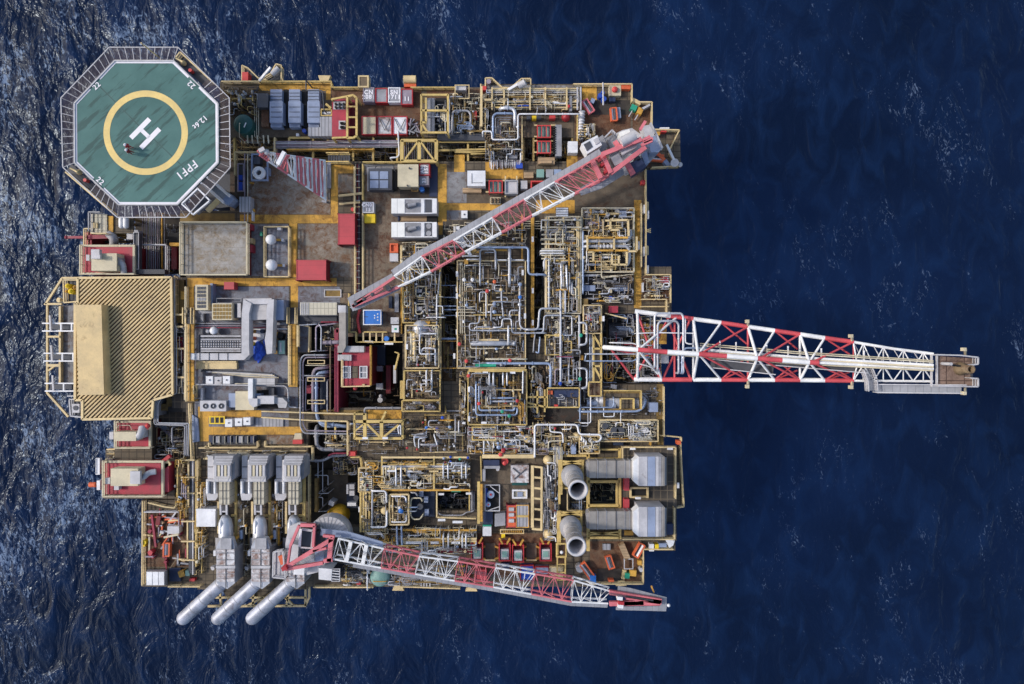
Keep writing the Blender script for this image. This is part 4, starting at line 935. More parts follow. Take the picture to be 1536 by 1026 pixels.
def hose_rack(label, cx, cy, L_, ang, col):
    t = thing('hose_rack', label, 'rack', cx, cy, .02, 'orange and red hose racks')
    d = Vector((math.cos(ang), -math.sin(ang), 0)); q = Vector((d.y, -d.x, 0)); c = P(cx, cy, .8); hl = L_ * K(.8) / 2; w_ = .42
    for s in (-1, 1): part(MB().beam(c - d * hl + q * s * w_, c + d * hl + q * s * w_, .2, .7), 'side_frame', col, t)
    for s in (-1, 1): part(MB().beam(c + d * hl * s * .95 - q * w_, c + d * hl * s * .95 + q * w_, .18, .5), 'end_bar', col, t)
    part(MB().tube([c - d * hl * .85 + q * .25, c + d * hl * .85 + q * .25], .22, 10), 'hose', 'crane_white', t); part(MB().tube([c - d * hl * .85 - q * .2, c + d * hl * .85 - q * .2], .2, 10), 'hose', 'grey_dark', t)
hose_rack('pink hose rack leaning by the flexible duct', 882, 160, 22, 1.0, 'crane_red'); hose_rack('orange hose rack standing alone north of the upper crane', 920.5, 172, 20, 1.48, 'orange')
solo(MB().obox(928.5, 169, 5, 16, -.1, 0, .8), 'equipment_box', 'long mauve-blue box beside the orange hose rack', 'box', 'grey_blue'); solo(MB().obox(889, 151, 6, 7, .4, 0, .8), 'equipment_box', 'blue-grey box at the head of the pink hose rack', 'box', 'grey_blue')
g = thing('mooring_station', 'corner mooring fittings in green and yellow at the northeast', 'mooring gear', 955, 162, 0)
part(MB().obox(951, 161, 9, 8, .4, 0, 1), 'green_winch', 'teal', g); part(MB().obox(960, 166, 8, 9, .4, 0, 1), 'yellow_winch', 'ochre', g); part(MB().obox(955, 152, 14, 5, .5, 0, .8), 'cream_bracket', 'cream', g); part(MB().beam(P(950, 163, .5), P(943, 175, .5), .14), 'cable', 'grey_light', g); part(MB().beam(P(957, 172, .5), P(952, 180, .5), .14), 'cable', 'grey_light', g)
solo(MB().obox(969, 160, 14, 3, -.5, 0, 1), 'life_ring_rack', 'white slanted rack in the corner of the dark northeast platform', 'rack', 'grey_light')
g = thing('signal_davit', 'white davit on the pointed platform east of the upper crane', 'davit', 1008, 238, 0)
part(MB().beam(P(1000, 217, 2.4), P(1011, 240, 2.4), .3), 'arm', 'white', g); part(MB().tube([P(1012, 244, 0), P(1012, 244, 2.4)], .6, 12), 'post', 'grey_light', g); part(MB().sph(P(1020, 247, 1), .4, 10, 7), 'lamp', 'grey_light', g)
hose_rack('orange hose rack on the pointed platform east of the upper crane', 985, 237, 20, .1, 'orange'); solo(MB().obox(992, 235, 5, 14, -.8, 0, 1.1), 'orange_chute', 'bright orange chute leaning over the east hose rack', 'chute', 'orange'); solo(MB().obox(1001, 245, 6, 12, -.7, 0, 1), 'equipment_box', 'pale blue box at the foot of the orange chute', 'box', 'grey_blue')
solo(MB().box(985, 197.5, 990, 203, 0, 1), 'equipment_box', 'small yellow box at the root of the pointed east platform', 'box', 'ochre'); solo(MB().box(992, 194.5, 1000, 198, 0, 1), 'life_ring_box', 'small red box on the north rail of the pointed east platform', 'box', 'red_bright'); solo(MB().box(990, 191, 1004, 193, -.4, .6), 'light_fitting', 'white light fitting outside the pointed east platform', 'light', 'white')
solo(MB().box(962, 270, 970, 276, 0, 1), 'equipment_box', 'red box at the east rail below the upper crane', 'box', 'red_bright')
# ================================================================ main deck, west and centre
# lattice jib standing on the rusty deck: a tapering red and white mast that leans to the northwest
def lattice(t, secs, name='boom_section', w=.16, cw=.24, faces=(0, 1, 2, 3), n=4, label=None):
    """secs: list of (corner points a, corner points b, material); four chords and zigzag bracing per section"""
    for A, B, mt in secs:
        m = MB()
        for a, b in zip(A, B): m.beam(a, b, cw)
        for f in faces:
            a0, b0, a1, b1 = A[f], B[f], A[(f + 1) % 4], B[(f + 1) % 4]
            k = n if f in (0, 2) else max(2, n - 1)
            for i in range(k):
                p = a0.lerp(b0, i / k) if (i + f // 2) % 2 == 0 else a1.lerp(b1, i / k); q = a1.lerp(b1, (i + 1) / k) if (i + f // 2) % 2 == 0 else a0.lerp(b0, (i + 1) / k)
                m.beam(p, q, w)
                if f == 0 or i == 0: m.beam(a0.lerp(b0, i / k), a1.lerp(b1, i / k), w)
        part(m, name, mt, t)
g = thing('lattice_mast', 'leaning red and white lattice mast tapering toward the helideck', 'mast', 487, 268, 0)
base = [P(489, 238, 9.5), P(489, 299, 2.2), P(486, 296, .6), P(486, 244, .6)]
base = [P(488, 241, 5.5), P(489, 300, 5.5), P(487, 297, .4), P(486, 246, .4)]
tip = [P(386, 226.5, 13), P(389, 233, 13), P(391, 234, 11), P(390, 229, 11)]
N = 8
ts = [0, .1, .21, .33, .46, .6, .75, .88, 1]
for i in range(N):
    A = [a.lerp(b, ts[i]) for a, b in zip(base, tip)]; B = [a.lerp(b, ts[i + 1]) for a, b in zip(base, tip)]
    lattice(g, [(A, B, 'crane_white' if i % 2 == 0 else 'crane_red')], 'mast_section', .1, .2, n=2)
for i in range(15):                      # horizontal members of the broad top face, alternately red and white
    f = .02 + i * .033; a, b = base[0].lerp(tip[0], f), base[1].lerp(tip[1], f)
    part(MB().beam(a, b, .17 if i % 3 else .12), 'cross_member', 'crane_white' if i % 2 == 0 else 'crane_red', g)
part(MB().beam(P(417, 247, 13), P(427, 228, 13), .5), 'light_bracket', 'white', g); part(MB().prism([(425, 232), (434, 232), (423, 246)], 12, 12.4), 'red_gusset', 'crane_red', g)
part(MB().beam(P(389, 227, 13.4), P(397, 223, 13.4), .5).sph(P(400, 228, 13), .4, 8, 6), 'tip_sheave', 'grey_light', g)
for x, y in ((486, 302), (489, 262), (482, 290)): part(MB().obox(x, y, 7, 3, .2, 0, .5), 'foot', 'grey', g)
solo(MB().box(490.5, 243, 496, 282, 0, .4), 'skid_plate', 'long grey plate between the lattice mast and the ochre strip', 'plate', 'grey')
g = thing('winch', 'white winch drum inside a pale blue frame left of the lattice mast', 'winch', 390, 258, 0)
part(MB().ring(376.5, 230, 402, 271, 2, 1, 1.4), 'frame', 'grey_blue', g); part(MB().lathe(P(390.5, 260.5, 1.2), [(.42, 0), (.9, 0), (.95, .4), (.9, .75), (.42, .75), (.4, 0)], 24), 'drum', 'white', g); part(MB().vcyl(390.5, 260.5, 4, 0, 1.5, 14), 'drum_core', 'grey_dark', g); part(MB().box(380, 235, 390, 246, 0, 1.2), 'gearbox', 'grey_dark', g); part(MB().box(397, 251, 403, 262, 0, 1), 'motor', 'grey_blue', g)
g = thing('blue_tank_rack', 'narrow mauve rack holding two deep blue crates', 'rack', 362, 265, 0)
part(MB().ring(356, 245, 365.5, 287, 1, .9, 1.2), 'frame', 'pipe_mauve', g); part(MB().box(357.5, 249, 364, 262, 0, .4), 'dark_tray', 'grey_dark', g)
for y in (262.5, 273): part(MB().box(357.8, y, 363.6, y + (7 if y < 270 else 12.5), 0, 1), 'crate', 'blue', g)
for x in (367, 371.5): pipe(g, 'pipe_mauve' if x < 370 else 'pipe_cream', 1.6, 1, [(x, 230), (x, 334)], 0)
solo(MB().box(359, 295, 375.5, 318, 0, 1.5), 'ribbed_box', 'pale ribbed box below the deep blue crates', 'box', 'grey_rib')
for y, w_ in ((273, 5), (296, 5), (313, 7)): solo(MB().box(374, y, 374 + w_, y + 1.6 + (w_ - 5) * 1.5, 0, .6), 'deck_fitting', 'small yellow deck fitting %s the pale ribbed box' % {273: 'above', 296: 'beside the top of', 313: 'beside the bottom of'}[y], 'fitting', 'ochre')
solo(MB().box(377.5, 316, 379, 331, 0, .8), 'fluorescent_lamp', 'white lamp tube on the ochre strip above the fire cabinets', 'lamp', 'white')
solo(MB().box(507, 262, 531, 289, 0, .35), 'hatch_cover', 'plain grey hatch cover on the yellow deck right of the lattice mast', 'hatch', 'deck_grime'); solo(MB().beam(P(508, 294, .6), P(543, 290, .6), .32), 'pipe', 'cream bar laid across the cable trench above the red container', 'bar', 'cream'); solo(MB().beam(P(509, 306, .6), P(540, 303.5, .6), .28), 'pipe', 'thin cream bar laid across the cable trench just above the pink drum', 'bar', 'cream')
solo(MB().vcyl(529, 314, 3, 0, .9, 14), 'drum', 'pink drum at the top right corner of the red container', 'drum', 'red_bright')
g = thing('cable_trench', 'narrow dark trench of red-tagged cables east of the red container', 'cable trench', 537, 340, 0)
part(MB().box(532, 245, 541, 448, .03, .06), 'floor', 'black', g)
for x, mt in ((533.5, 'pipe_cream'), (536, 'pipe_red'), (538.5, 'pipe_mauve')): pipe(g, mt, .9, .3, [(x, 246), (x, 446)], .05)
for i in range(20): part(MB().box(533, 252 + i * 9.6, 540, 253.1 + i * 9.6, .35, .45), 'rung', ('cream', 'grey', 'grey_light')[i % 3], g)
prail(g, [(531.5, 250), (531.5, 320)], 0, 'cream'); prail(g, [(532, 366), (532, 446)], 0, 'cream')
def container(label, r, z, mat='red_can', grp='closed red containers'):
    t = thing('cargo_container', label, 'container', (r[0] + r[2]) / 2, (r[1] + r[3]) / 2, .02, grp)
    x0, y0, x1, y1 = r
    part(MB().box(x0 + .8, y0 + .8, x1 - .8, y1 - .8, .05, z - .06), 'body', 'red_dark', t); part(MB().box(x0 + .8, y0 + .8, x1 - .8, y1 - .8, z - .06, z), 'roof', mat, t)
    m = MB().ring(x0, y0, x1, y1, 1, z - .15, z + .05)
    part(m, 'top_frame', 'red_can', t)
    for x in (x0, x1):
        for y in (y0, y1): q = P(x, y, z); part(MB().beam((q.x, q.y, .02), (q.x, q.y, z), .22), 'corner_post', 'red_dark', t)
    return t
container('tall narrow red container beside the cable trench', (507, 320.5, 532, 366.5), 2.5); container('wide pinkish red container at the bottom of the rusty grey deck', (444.5, 390, 489, 420), 2.5)
# grey chiller, cream block and text baskets
g = thing('chiller', 'dark framed chiller with four pale glass panels', 'chiller', 570, 267, 0)
part(MB().box(552.5, 252.5, 588, 285, 0, 1.6), 'casing', 'grey_dark', g)
for x in (555, 569.5):
    for y in (257, 270.5): part(MB().box(x, y, x + 12.7, y + 11.5, 1.6, 1.68), 'panel', 'grey_blue', g)
part(MB().box(588, 254, 595, 284, 0, .9), 'side_unit', 'black', g); part(pipe_mb([(562, 254), (564, 248), (590, 248), (592, 256)], 1.6, 1.4, 0), 'pipe', 'grey_dark', g); part(MB().ring(551, 251, 589.5, 286.5, 1.4, .5, .8), 'base_frame', 'grey', g)
g = thing('storage_house', 'square house with stained beige roof beside the chiller', 'house', 612, 263, 0)
part(MB().box(597, 247, 627, 279.5, 0, 2.3), 'walls', 'beige', g); part(MB().box(596.5, 246.5, 627.5, 280, 2.3, 2.42), 'roof', 'beige', g); part(MB().ring(617, 279, 627, 287, .9, 1, 1.3), 'porch', 'ochre_dull', g); part(MB().vcyl(614, 252, 1.4, 2.4, 2.7, 10), 'vent', 'grey_dark', g); part(MB().vcyl(611, 278, 1.2, 2.4, 2.7, 10), 'vent', 'grey_dark', g)
basket('red basket with sideways white stencil AN 157 beside the beige-roofed house', (629, 245, 644.5, 263), 1.8, 'red', 'grey', ('AN', '157'), 90, None, 1.4, .55); basket('dull grey basket with faint sideways stencil 23 below the red one', (629, 264, 643, 277.5), 1.6, 'pipe_mauve', 'grey', ('23',), 90, None, 1.2, .5)
basket('small grey basket stencilled CN01 beside the cable trench', (544, 303, 560.5, 319), 1.3, 'white', 'grey', ('CN01', '15'), 0, None, 1, .5)
solo(MB().vcyl(632.5, 283.5, 3.8, 0, 1, 16), 'drum', 'bright blue drum below the dull grey stencilled basket', 'drum', 'blue_skip'); solo(MB().box(546.5, 321, 562.5, 334, 0, .8), 'yellow_box', 'bright flat yellow box below the CN01 basket', 'box', 'bright_yellow')
solo(MB().box(600, 281, 656, 297, 0, .05), 'floor_mat', 'dark grey mat above the upper white power unit', 'mat', 'deck_dark'); solo(MB().box(644, 246, 656, 295, .05, .09), 'floor_mat', 'slate blue mat beside the two stencilled baskets', 'mat', 'navy')
def white_unit(label, y):
    t = thing('generator_container', label, 'generator', 620, y + 11, 0, 'white containerised generators')
    part(MB().box(587, y, 655, y + 23, 0, 2.5), 'body', 'grey_light', t)
    part(MB().box(587, y + .5, 607, y + 22.6, 2.5, 2.62), 'roof_panel', 'white_panel', t); part(MB().box(631.5, y + .5, 636.5, y + 22.5, 2.5, 2.62), 'roof_bar', 'white', t); part(MB().box(648.5, y + .5, 655, y + 22.5, 2.5, 2.62), 'end_panel', 'white', t)
    for yy in (y, y + 21.6): part(MB().box(607, yy, 648.5, yy + 1.4, 2.5, 2.64), 'side_rail', 'white', t)
    part(MB().box(608, y + 2, 631, y + 21, 2.5, 2.54), 'radiator_deck', 'grey', t); part(MB().vcyl(612, y + 11, 4.2, 2.54, 2.9, 18), 'exhaust_port', 'grey_dark', t); part(MB().tube(bend([P(612, y + 11, 2.9), P(624, y + 8, 2.9)], .1), .32, 10), 'silencer', 'silver_dull', t)
    part(MB().box(638, y + 2, 647.5, y + 21, 2.5, 2.56), 'fan_grille', 'grey_dark', t)
    return t
w1 = white_unit('upper white containerised generator with dark grille at its east end', 297.5); w2 = white_unit('lower white containerised generator with two round fans', 333)
for y in (339, 350): part(MB().vcyl(643, y, 4, 2.56, 2.62, 18), 'fan', 'grey', w2)
m = MB()
solo(MB().box(600, 322, 640, 332, 0, .5), 'timber_planks', 'brown planks lying between the two white generators', 'planks', 'wood'); solo(MB().box(640, 321, 656, 332, 0, .6), 'floor_mat', 'black mat right of the brown planks between the generators', 'mat', 'black')
solo(MB().box(596.5, 322, 599, 331, 0, .7), 'small_cabinet', 'dark little cabinet left of the brown planks', 'cabinet', 'navy'); solo(MB().ring(584.5, 365, 597, 379, 2, 0, 1.2).box(586.5, 367, 595, 377, .1, .9), 'crate', 'orange-framed crate below the lower white generator', 'crate', 'orange'); solo(MB().box(584.5, 380, 597, 392, 0, 1.2), 'crate', 'pale grey crate below the orange-framed one', 'crate', 'grey_light')
g = thing('pipe_run', 'cream and grey pipes below the lower white generator', 'pipes', 625, 364, 0)
for i, (x0, x1, y) in enumerate(((596, 655, 360.5), (603, 640, 364), (610, 665, 367))): pipe(g, ('grey_dark', 'pipe_cream', 'silver_dull')[i], 1.4, .7, [(x0, y), (x1, y)])
part(MB().box(600, 368, 603, 402, 0, 1), 'cream_duct', 'cream', g); fill(g, (604, 362, 655, 402), 0, 18, 41, 0, nv=6, nb=6)
# blue skip and white lockers at the crane tip
g = thing('blue_skip', 'bright blue skip with white dots and rim under the crane tip', 'skip', 558, 476, .02)
part(MB().box(546, 466, 571, 486.5, .02, 1.5), 'body', 'blue_skip', g); part(MB().ring(544.5, 464.5, 572, 487.5, 1.4, 1.4, 1.65), 'rim', 'white', g); part(MB().box(547, 474.7, 552, 475.7, 1.5, 1.52), 'arrow_tail', 'grey_dark', g)
for x, y in ((566.5, 471), (566.5, 475.8), (566.5, 480), (562, 473.3), (562, 477)): part(MB().vcyl(x, y, 1.1, 1.5, 1.53, 8), 'white_dot', 'white', g)
solo(MB().box(586, 476, 598, 486, 0, 1.5).box(588, 480, 596, 483, 1.5, 1.55), 'locker', 'grey and white locker beside the blue skip', 'locker', 'grey_light'); g = thing('locker', 'white locker with green sign below the grey and white one', 'locker', 592, 493, 0); part(MB().box(587.5, 488, 598, 498.5, 0, 1.5), 'cabinet', 'white', g); part(MB().box(591.5, 492, 595, 495, 1.5, 1.53), 'green_sign', 'teal', g)
solo(MB().vcyl(579.5, 508, 3.8, 0, 1, 16), 'waste_drum', 'blue drum on the yellow-railed ledge below the blue skip', 'drum', 'blue_skip')
rail([(523, 440), (523, 498), (534, 498), (534, 513), (604, 513)], 0, 'yellow-cream handrail round the ledge below the blue skip', 'yellow'); rail([(546, 498), (580, 498)], 0, 'short yellow handrail directly below the blue skip', 'yellow'); rail([(602, 430), (602, 500)], 0, 'ochre handrail right of the two lockers', 'ochre')
solo(MB().tube(bend([P(540, 464, .4), P(536, 478, .4), P(540, 500, .4)], .6), .22, 8), 'fire_hose', 'red hose lying left of the blue skip', 'hose', 'red_bright'); solo(MB().box(592, 440, 598, 468, 0, 1.2), 'grey_cabinet', 'tall slate cabinet by the rail above the lockers', 'cabinet', 'grey'); solo(MB().box(583, 444, 588, 462, 0, .7), 'floor_box', 'dark blue box left of the tall slate cabinet', 'box', 'dark_blue')
g = thing('ledge_frames', 'row of cream framed hatches on the ledge below the blue skip', 'frame', 570, 506, 0)
for x in (545, 555, 564.5, 574, 592): part(MB().beam(P(x, 499, .7), P(x, 512, .7), .22), 'frame_bar', 'cream', g)
part(MB().beam(P(547, 512.5, .8), P(560, 513, .8), .3), 'lamp', 'white', g); part(MB().beam(P(577, 515.5, .8), P(590, 515.5, .8), .3), 'lamp', 'white', g)
# ================================================================ ventilation plant on the blue-grey deck
g = thing('air_conditioner', 'tall grey air conditioner with gridded grille in the northwest corner of the ventilation deck', 'air conditioner', 302, 445, 0)
part(MB().box(293, 427, 312, 465, 0, 2.2), 'casing', 'beige', g)
for i in range(6):
    for j in range(3): part(MB().box(295.5 + j * 4.6, 430 + i * 5.5, 299.3 + j * 4.6, 434.4 + i * 5.5, 2.2, 2.25), 'grille', 'grey_dark' if i != 3 else 'grey', g)
part(MB().box(315, 425, 319, 457, 0, 1.2), 'side_duct', 'grey_blue', g)
g = thing('air_conditioner', 'cream air conditioner with gridded grille beside the silver ducts', 'air conditioner', 332, 466, 0)
part(MB().box(318, 455, 348, 480, 0, 2.4), 'casing', 'beige', g)
for i in range(4):
    for j in range(6): part(MB().box(319.6 + j * 4.7, 456.5 + i * 5.7, 323.2 + j * 4.7, 461 + i * 5.7, 2.4, 2.45), 'grille', 'ochre_dull', g)
part(MB().box(348.5, 453, 361, 477, 0, 1.6), 'side_unit', 'grey_dark', g); part(MB().box(356, 455, 361, 476, 1.6, 1.9), 'side_panel', 'grey_light', g); part(MB().ring(324, 447, 362, 455, 1, 1, 1.4), 'frame', 'grey', g); part(MB().box(298, 466, 330, 470, 0, .6).box(301, 470, 305, 483, 0, .6), 'pale_duct', 'grey', g)
solo(MB().box(336, 423, 351, 434, 0, 1.4), 'fire_box', 'pink-red square box on the ventilation deck near the flat-roofed house', 'box', 'red_can')
g = thing('supply_duct', 'large silver elbow duct spanning the ventilation plant and running south on two legs', 'duct', 390, 470, 0)
part(MB().prism([(365, 448), (408, 447), (409, 479), (374, 480), (374, 462), (366, 460)], 0, 2.4), 'duct_box', 'duct', g); part(MB().box(409, 450, 425.5, 480, 0, 2), 'end_box', 'grey_blue', g)
part(MB().prism([(365, 449), (377, 455), (373.5, 470), (373.5, 520), (374, 532), (366, 540), (362, 540), (362.5, 470)], 1.6, 3.2), 'west_leg', 'grey_light', g); part(MB().prism([(402, 449), (411, 449), (410, 470), (408.5, 520), (408, 530), (400, 531.5), (397, 510), (399.5, 495), (399.5, 465)], 1.6, 3.2), 'east_leg', 'grey_light', g)
part(MB().prism([(368, 448), (407, 448), (400, 456), (376, 456)], 2.4, 3.0), 'top_plenum', 'grey_light', g)
part(MB().box(286.5, 530, 356, 540, .6, 1.8), 'lower_duct', 'grey_light', g); part(MB().box(356, 530, 370, 540, .6, 1.9), 'lower_elbow', 'grey_light', g)
for x in (299, 313, 327, 341): part(MB().box(x, 529.6, x + .9, 540.3, 1.8, 1.86), 'duct_flange', 'grey_dark', g)
part(MB().box(286, 530.2, 292, 539, 1.8, 1.9), 'end_cap', 'white', g)
g = thing('condenser_rack', 'long grey condenser rack under a pipe west of the silver duct legs', 'condenser', 330, 515, 0)
part(MB().box(298, 502, 363, 529, 0, 1), 'tray', 'grey_dark', g)
for i, (y, mt) in enumerate(((503, 'silver_dull'), (508, 'grey'), (511, 'silver_dull'), (515, 'grey_light'), (518.5, 'grey_light'), (522, 'grey_light'), (525.5, 'silver_dull'))): part(MB().box(301, y, 361, y + 2.4, .6, 1.5), 'tube_row', mt, g)
for i in range(16): part(MB().box(303 + i * 3.6, 511, 304 + i * 3.6, 521, 1.52, 1.58), 'fin', 'grey_dark', g)
part(MB().sph(P(321, 496, 1), .62, 14, 8).sph(P(312, 497, .6), .35, 8, 6), 'white_sacks', 'white', g)
for i, (y, mt) in enumerate(((485, 'silver_dull'), (488.5, 'pipe_mauve'), (491.5, 'pipe_red'))): solo(pipe_mb([(291, y), (362, y)], 1.5, 1.0, 0), 'pipe', '%s pipe crossing the deck west of the silver duct legs' % ('grey', 'mauve', 'dark red')[i], 'pipe', mt); solo(pipe_mb([(374, y), (399, y)], 1.5, 1.0, 0), 'pipe', '%s pipe stub between the two silver duct legs' % ('grey', 'mauve', 'dark red')[i], 'pipe', mt)
solo(MB().box(411, 484, 432, 487.5, 0, .7), 'pipe', 'grey pipe casing right of the silver duct legs', 'pipe', 'grey'); solo(MB().box(416, 492.5, 431, 494.3, 0, .9), 'fluorescent_lamp', 'white lamp tube above the olive machine', 'lamp', 'white')
g = thing('tarpaulin', 'crumpled blue tarpaulin between the silver duct legs', 'tarpaulin', 388, 528, 0)
R = random.Random(9); n = 40; vs = []
for i in range(7):
    for k in range(n):
        a = 2 * PI * k / n; rr = i / 6 * (1.02 + .1 * math.sin(3 * a + 1) + .06 * math.sin(7 * a)); ex = 9.6 * rr; ey = (13.5 if math.sin(a) > 0 else 15) * rr
        vs.append(P(387.8 + ex * math.cos(a), 527 + ey * math.sin(a), .06 + 1.25 * (1 - (i / 6) ** 2.2) + (.12 * math.sin(5 * a + i) if 0 < i < 6 else 0)))
part(MB().add(vs, [[i * n + (k + 1) % n, i * n + k, (i + 1) * n + k, (i + 1) * n + (k + 1) % n] for i in range(6) for k in range(n)], True), 'sheet', 'tarp', g); part(MB().prism([(384, 537), (394, 536), (387, 545)], 0, .3), 'tail', 'tarp', g); part(MB().prism([(394, 512), (397, 508), (397, 520)], 0, .4), 'corner_flap', 'tarp', g)
solo(MB().prism([(375, 494), (398, 492), (396, 508), (383, 514), (376, 510)], 0, .25), 'groundsheet', 'rumpled white sheet above the blue tarpaulin', 'sheet', 'white')
for i, (x, y, mt, c_) in enumerate(((378.5, 497, 'ochre', 'amber drum on the north end of the white sheet'), (379, 507.5, 'orange', 'orange drum on the middle of the white sheet'), (377.5, 516, 'bright_yellow', 'yellow drum at the edge of the blue tarpaulin'), (392.5, 497, 'dark_blue', 'dark blue drum on the east side of the white sheet'))): solo(MB().vcyl(x, y, 2.9, .25, 1.1, 14).vcyl(x + .6, y + .4, 1.2, 1.1, 1.18, 10), 'drum', c_, 'drum', mt)
g = thing('olive_machine', 'olive grey machine with inspection window beside the gangway', 'machine', 422, 518, 0)
part(MB().box(416, 510, 429, 533, 0, 1.6), 'casing', 'grey_dark', g); part(MB().box(418, 511, 427, 531, 1.6, 1.75), 'cover', 'green_pale', g); part(MB().box(419.5, 514, 422, 528, 1.75, 1.8), 'window', 'grey_light', g); part(MB().box(411, 498, 417, 531, 0, .9), 'hose_tray', 'ochre_dull', g); part(MB().vcyl(411, 523, 3, 0, 1.2, 12), 'motor', 'dark_blue', g); part(MB().obox(420, 504, 8, 8, .3, 0, 1.2), 'engine', 'black', g)
solo(MB().box(294, 541.5, 354, 544, .2, .9).box(294, 544, 355, 553.5, 0, .7), 'cream_locker', 'long cream bench locker under the lower silver duct', 'locker', 'cream')
g = thing('pipe_bundle', 'loose bundle of grey pipes lying below the cream bench locker', 'pipes', 360, 560, 0)
for i in range(5): part(MB().tube([P(302 + i * 8, 556.5 + i * .9, .3), P(354 + i * 3, 557.5 + i * 1.6, .3), P(406 + i * 3, 560.5 + i * 1.6, .3)], .14, 7), 'pipe', ('grey_dark', 'grey_light', 'pipe_cream', 'grey', 'beige')[i], g)
def tote(label, x, y, w_=10.5, h=11.5, mat='white'):
    t = thing('tote_tank', label, 'tank', x, y, .02, 'white square tote tanks'); x0, y0 = x - w_ / 2, y - h / 2
    part(MB().box(x0, y0, x0 + w_, y0 + h, .02, 1.3), 'body', mat, t); part(MB().vcyl(x, y, 1.1, 1.3, 1.42, 10), 'lid', 'grey_dark', t); part(MB().ring(x0 - .5, y0 - .5, x0 + w_ + .5, y0 + h + .5, .7, .02, .25), 'pallet', 'grey', t)
for x, lb, mt in ((314, 'leftmost tote tank of the trio under the grey pipe bundle', 'white'), (327, 'greenish middle tote tank of the trio under the grey pipe bundle', 'grey_light'), (339.5, 'rightmost tote tank of the trio under the grey pipe bundle', 'white')): tote(lb, x, 570 if x != 327 else 571, mat=mt)
for x, y, lb in ((342.8, 634.5, 'leftmost tote tank of the trio beside the yellow pallet cage'), (357.5, 633.3, 'middle tote tank of the trio beside the yellow pallet cage'), (370.3, 632, 'rightmost tote tank of the trio beside the yellow pallet cage')): tote(lb, x, y)
g = thing('pallet_cage', 'bright yellow three-bay pallet cage on the ochre strip', 'cage', 325, 630, .02)
part(MB().ring(314, 624.5, 337, 636, 1.5, .8, 1), 'frame', 'bright_yellow', g); part(MB().box(321.5, 626, 322.8, 634.5, .8, 1).box(328.5, 626, 329.8, 634.5, .8, 1), 'divider', 'bright_yellow', g); part(MB().box(315.5, 626, 335.5, 634.5, .03, .3), 'pallet', 'grey_dark', g)
g = thing('fan_unit', 'white box with three round fans at the bottom of the ventilation deck', 'air conditioner', 320, 608, 0)
part(MB().box(300, 601, 339, 617, .02, 1.8), 'casing', 'grey_light', g)
for x in (308.5, 320, 332): f = part(MB().lathe(P(x, 609, 1.8), [(.37, 0), (.4, .08), (.33, .1), (.3, .02), (.01, .02)], 20), 'fan', 'grey_dark', g); part(MB().vcyl(x, 609, 1.1, 1.82, 1.95, 10), 'fan_hub', 'grey_light', f)
part(MB().box(301, 582, 304, 600, .3, .9), 'pipe_duct', 'grey_light', g)
g = thing('exhaust_duct', 'silver jointed duct system over the south end of the ventilation deck', 'duct', 390, 590, 0)
part(MB().box(353, 587, 381, 615, 0, 1.8), 'plenum', 'beige', g); part(MB().box(372, 568, 379, 600, 1.4, 2.8), 'riser', 'white', g); part(MB().box(379, 567.5, 412, 577, 1, 2.4), 'cross_duct', 'duct', g)
part(MB().prism([(372, 598), (386, 598), (386, 609), (380, 611), (374, 606)], 1.4, 2.9), 'elbow', 'grey_light', g); part(MB().box(386, 594, 411, 606, 1, 2.6), 'fan_casing', 'grey_light', g); part(MB().box(381, 590.5, 391, 601, .6, 1.8), 'blue_box', 'grey_blue', g); part(MB().prism([(411, 596), (424, 597), (431, 604), (429, 612), (418, 612), (416, 606), (411, 605)], .6, 2.2), 'outlet_elbow', 'duct', g); part(MB().box(343, 590, 353, 611, 0, 1.4), 'intake_box', 'grey_blue', g); part(MB().box(375, 585, 410, 593, .1, .5).box(382, 605, 420, 613, .1, .5), 'dark_base', 'black', g); part(MB().box(403, 582, 411, 595, 0, 1), 'motor', 'grey_dark', g)
g = thing('grey_pipe', 'grey pipe hooping round the bottom right corner of the ventilation deck', 'pipe', 420, 595, 0)
pipe(g, 'grey_light', 2, 1.4, [(292, 576.5), (428, 579), (432, 584), (432.5, 610), (446, 611.5)]); pipe(g, 'pipe_cream', 1.3, 1.2, [(352, 575.5), (433, 575.5)])
g = thing('cable_boxes', 'dark row of cable boxes on the ochre strip north of the turbines', 'cabinet', 350, 660, 0)
part(MB().box(313, 653, 385, 667, .03, .5), 'tray', 'grey_dark', g)
for i in range(8): part(MB().box(315 + i * 8.6, 654.5, 321 + i * 8.6, 664, .5, 1.1), 'cable_box', ('dark_blue', 'grey', 'grey_dark', 'navy')[i % 4], g); pipe(g, 'pipe_cream', .7, 1.3, [(320 + i * 8.6, 654), (320 + i * 8.6, 666)], .5)
solo(MB().box(400, 653, 440, 666, .03, .4), 'floor_plate', 'worn grey plate right of the dark cable boxes', 'plate', 'deck_grime'); solo(MB().box(439, 660, 453, 666, .4, 1.2), 'red_locker', 'pink-red locker on the rail right of the worn grey plate', 'locker', 'red_bright'); solo(MB().prism([(442, 650), (452, 650), (453, 660), (440, 660)], 0, .6), 'canvas_heap', 'heap of beige canvas above the pink-red locker', 'heap', 'beige')
solo(MB().prism([(288, 622), (297, 628), (299, 662), (288, 664)], .02, .3), 'floor_plate', 'slate plate at the west edge of the ochre strip', 'plate', 'grey_blue'); solo(MB().box(383, 627, 425, 640, .03, .2), 'floor_cover', 'ribbed grey floor cover right of the tote trio on the ochre strip', 'cover', 'grey_rib')
g = thing('grey_container', 'pale ribbed machine container beneath the crane tip', 'container', 478, 462, 0)
part(MB().box(450, 453, 505, 473, .02, 2.2), 'body', 'grey', g); part(MB().box(450, 454, 505, 472.5, 2.2, 2.3), 'roof', 'panel_tan', g)
for i in range(5): part(MB().box(451 + i * 2.6, 454.5, 452.3 + i * 2.6, 472, 2.3, 2.36), 'rib', 'grey_light', g)
